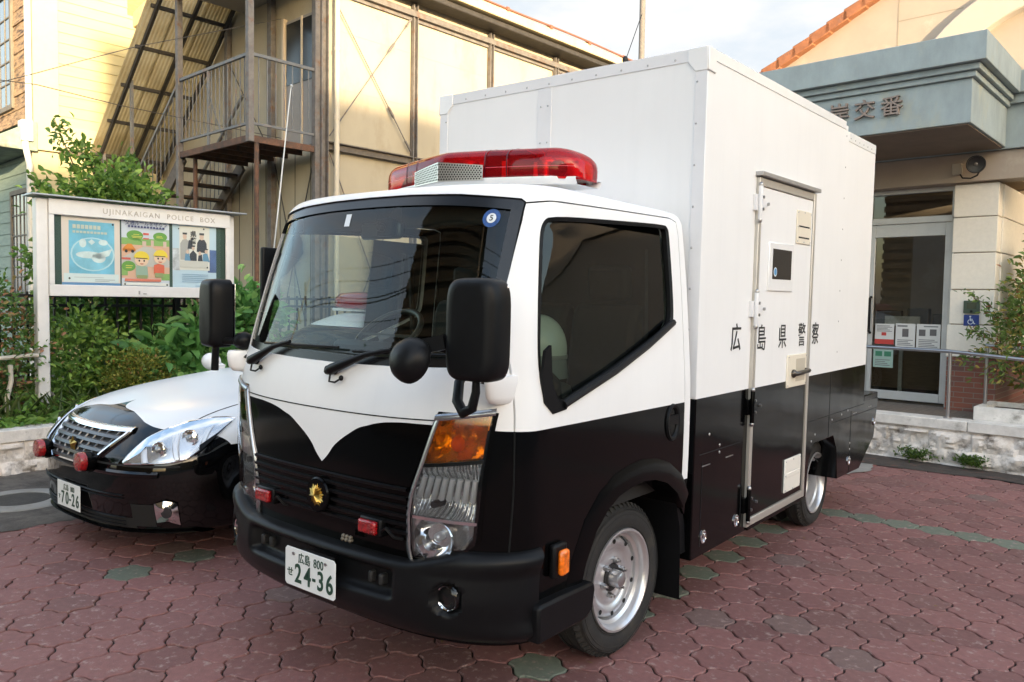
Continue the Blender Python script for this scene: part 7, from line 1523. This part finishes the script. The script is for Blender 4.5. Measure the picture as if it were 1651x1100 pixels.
gc = leaves('ground_cover', pos, dirs, .11, .5, G5); tag(gc, kind='stuff', bg=True)
n = 500; y = rng.uniform(-1, 2.6, n); pos = np.stack([rng.uniform(-6.2, -5.7, n), y, np.full(n, .40)], 1); dirs = rng.normal(size=(n, 3)) * .35 + np.array([0, 0, 1.]); gr_ = leaves('long_grass', pos, dirs, .34, .06, [((.07, .12, .03), 3), ((.12, .16, .05), 1)], None, .1, .35); tag(gr_, kind='stuff', bg=True)
# right-hand side
N1 = [((0.119, 0.203, 0.048), 4), ((0.190, 0.286, 0.071), 3), ((0.333, 0.286, 0.071), 2), ((0.309, 0.130, 0.071), .8)]
bush('feathery nandina shrub spilling over the right handrail', 'shrub', (1.12, 8.02, .56), (.40, .34, 1.38), 3200, .062, .36, N1, 56, .12, 'nandina_shrub', 8, shape='spray', up=.1)
bush('taller shrub with reddish leaves against the building at the right edge', 'shrub', (1.16, 8.9, .5), (.34, .4, 2.15), 2600, .085, .45, N1, 40, .14, 'tall_shrub', 7)
tw = thing('nandina_shrub', 'single thin nandina spray reaching left across the cream column', 'shrub', (.8, 8.0, .56), bg=True); q = MB(); pts = []
for P in ([(.0, 0, .3), (-.05, 0, .95), (-.22, -.02, 1.18), (-.40, -.05, 1.30)], [(.0, 0, .3), (-.08, 0, .75), (-.25, -.03, .86), (-.36, -.05, .84)], [(0, 0, .3), (-.1, 0, .62), (-.28, 0, .62), (-.40, 0, .52)]):
    q.tube(P, [.007, .006, .004, .002], 5)
    for k in range(90):
        i = rng.integers(1, 3) if rng.uniform() < .8 else 0; s_ = rng.uniform(); pts.append(np.array(Vector(P[i]).lerp(Vector(P[i + 1]), s_)) + rng.normal(size=3) * .028)
q.build('stems', M_STEM, tw, smooth=50); pts = np.array(pts); leaves('foliage', pts, rng.normal(size=(len(pts), 3)) + np.array([-.4, 0, 0]), .06, .35, N1, tw)
for k, (x, dx, lab) in enumerate(((.115, .07, 'low weed tuft at the wall foot just right of the truck'), (.66, .05, 'smaller weed tuft at the wall foot further right'))):
    t = thing('weed', lab, 'weed', (x, 7.36, .0), bg=True); n = 260; u = rng.normal(size=(n, 3)) * np.array([dx * 1.3, dx * .8, .03]) + np.array([0, 0, .05]); u[:, 2] = np.abs(u[:, 2]); leaves('foliage', u, rng.normal(size=(n, 3)) * .7 + np.array([0, -.2, .6]), .045, .4, [((.07, .13, .025), 3), ((.10, .16, .03), 2)], t)
# tree and poles with cables across the street, seen only as reflections
def crown(label, loc, hgt, rad, n, cols, name='street_tree'):
    t = thing(name, label, 'tree', loc); q = MB(); q.tube([(0, 0, 0), (.1, .05, hgt * .35), (.05, -.1, hgt * .7), (0, 0, hgt * .95)], [.16, .13, .08, .03], 8); 
    for k in range(9):
        a = k * 2.4; z0 = hgt * (.35 + .05 * k); q.tube([(.08, 0, z0), (math.cos(a) * rad * .5, math.sin(a) * rad * .5, z0 + rad * .35), (math.cos(a) * rad * .85, math.sin(a) * rad * .85, z0 + rad * .6)], [.05, .03, .012], 6)
    q.build('trunk', M_STEM, t, smooth=50); cx = rng.normal(size=(40, 3)); cx /= np.linalg.norm(cx, axis=1, keepdims=True); cx *= rng.uniform(.4, 1, (40, 1)) * np.array([rad, rad, hgt * .33]); cx += np.array([0, 0, hgt * .68]); k = rng.integers(0, 40, n); pos = cx[k] + rng.normal(size=(n, 3)) * rad * .2; leaves('crown', pos, rng.normal(size=(n, 3)), .16, .5, cols, t); return t
crown('dark leafy street tree in front of the truck across the lane', (-9.5, -9.5, 0), 5.5, 1.5, 2600, G3)
crown('rounded street tree behind the camera near the brown house', (-5.0, -11.0, 0), 5.0, 1.4, 2400, G3)
for k, (x, y) in enumerate(((-26, -13.0), (12.5, -11.0))):
    t = thing('utility_pole', ('concrete utility pole with cross arm at the left street corner', 'concrete utility pole with cross arm behind the camera')[k], 'utility pole', (x, y, 0)); q = MB(); q.cyl((0, 0, 0), (0, 0, 11), .17, .13, 14); q.build('shaft', mat('pole_concrete', (.30, .29, .27), .85, var=.1), t, smooth=40); q = MB(); q.box(-.05, .05, -.9, .9, 9.6, 9.7); q.box(-.05, .05, -.9, .9, 10.4, 10.5); q.build('cross_arm', M_DSTEEL, t)
for k, (yo, z) in enumerate(((-.8, 10.45), (.0, 10.45), (.8, 10.45), (-.6, 9.65), (.5, 9.65), (.0, 7.6), (.1, 7.2))):
    q = MB(); q.tube([(-26 + 38.5 * s_, -13.0 + 2.0 * s_ + yo, z - 1.2 * math.sin(math.pi * s_)) for s_ in np.linspace(0, 1, 16)], .014 if k < 5 else .03, 5); tag(q.build('overhead_wire', mat('cable_black', (.06, .055, .05), .6), smooth=60), 'sagging street cable behind the camera', 'wire', 'cables between the street poles')

# ================================================================= turn the street side into place
T = Matrix.Translation(CAM) @ Matrix.Rotation(R(-.5), 4, Vector((-.6158, .7879, 0)).normalized()) @ Matrix.Rotation(R(-4.4), 4, 'Z') @ Matrix.Translation(-CAM)
for o in BG:
    o.matrix_basis = T @ o.matrix_basis
for o in list(scene.objects):
    if 'n' in o.keys(): del o['n']
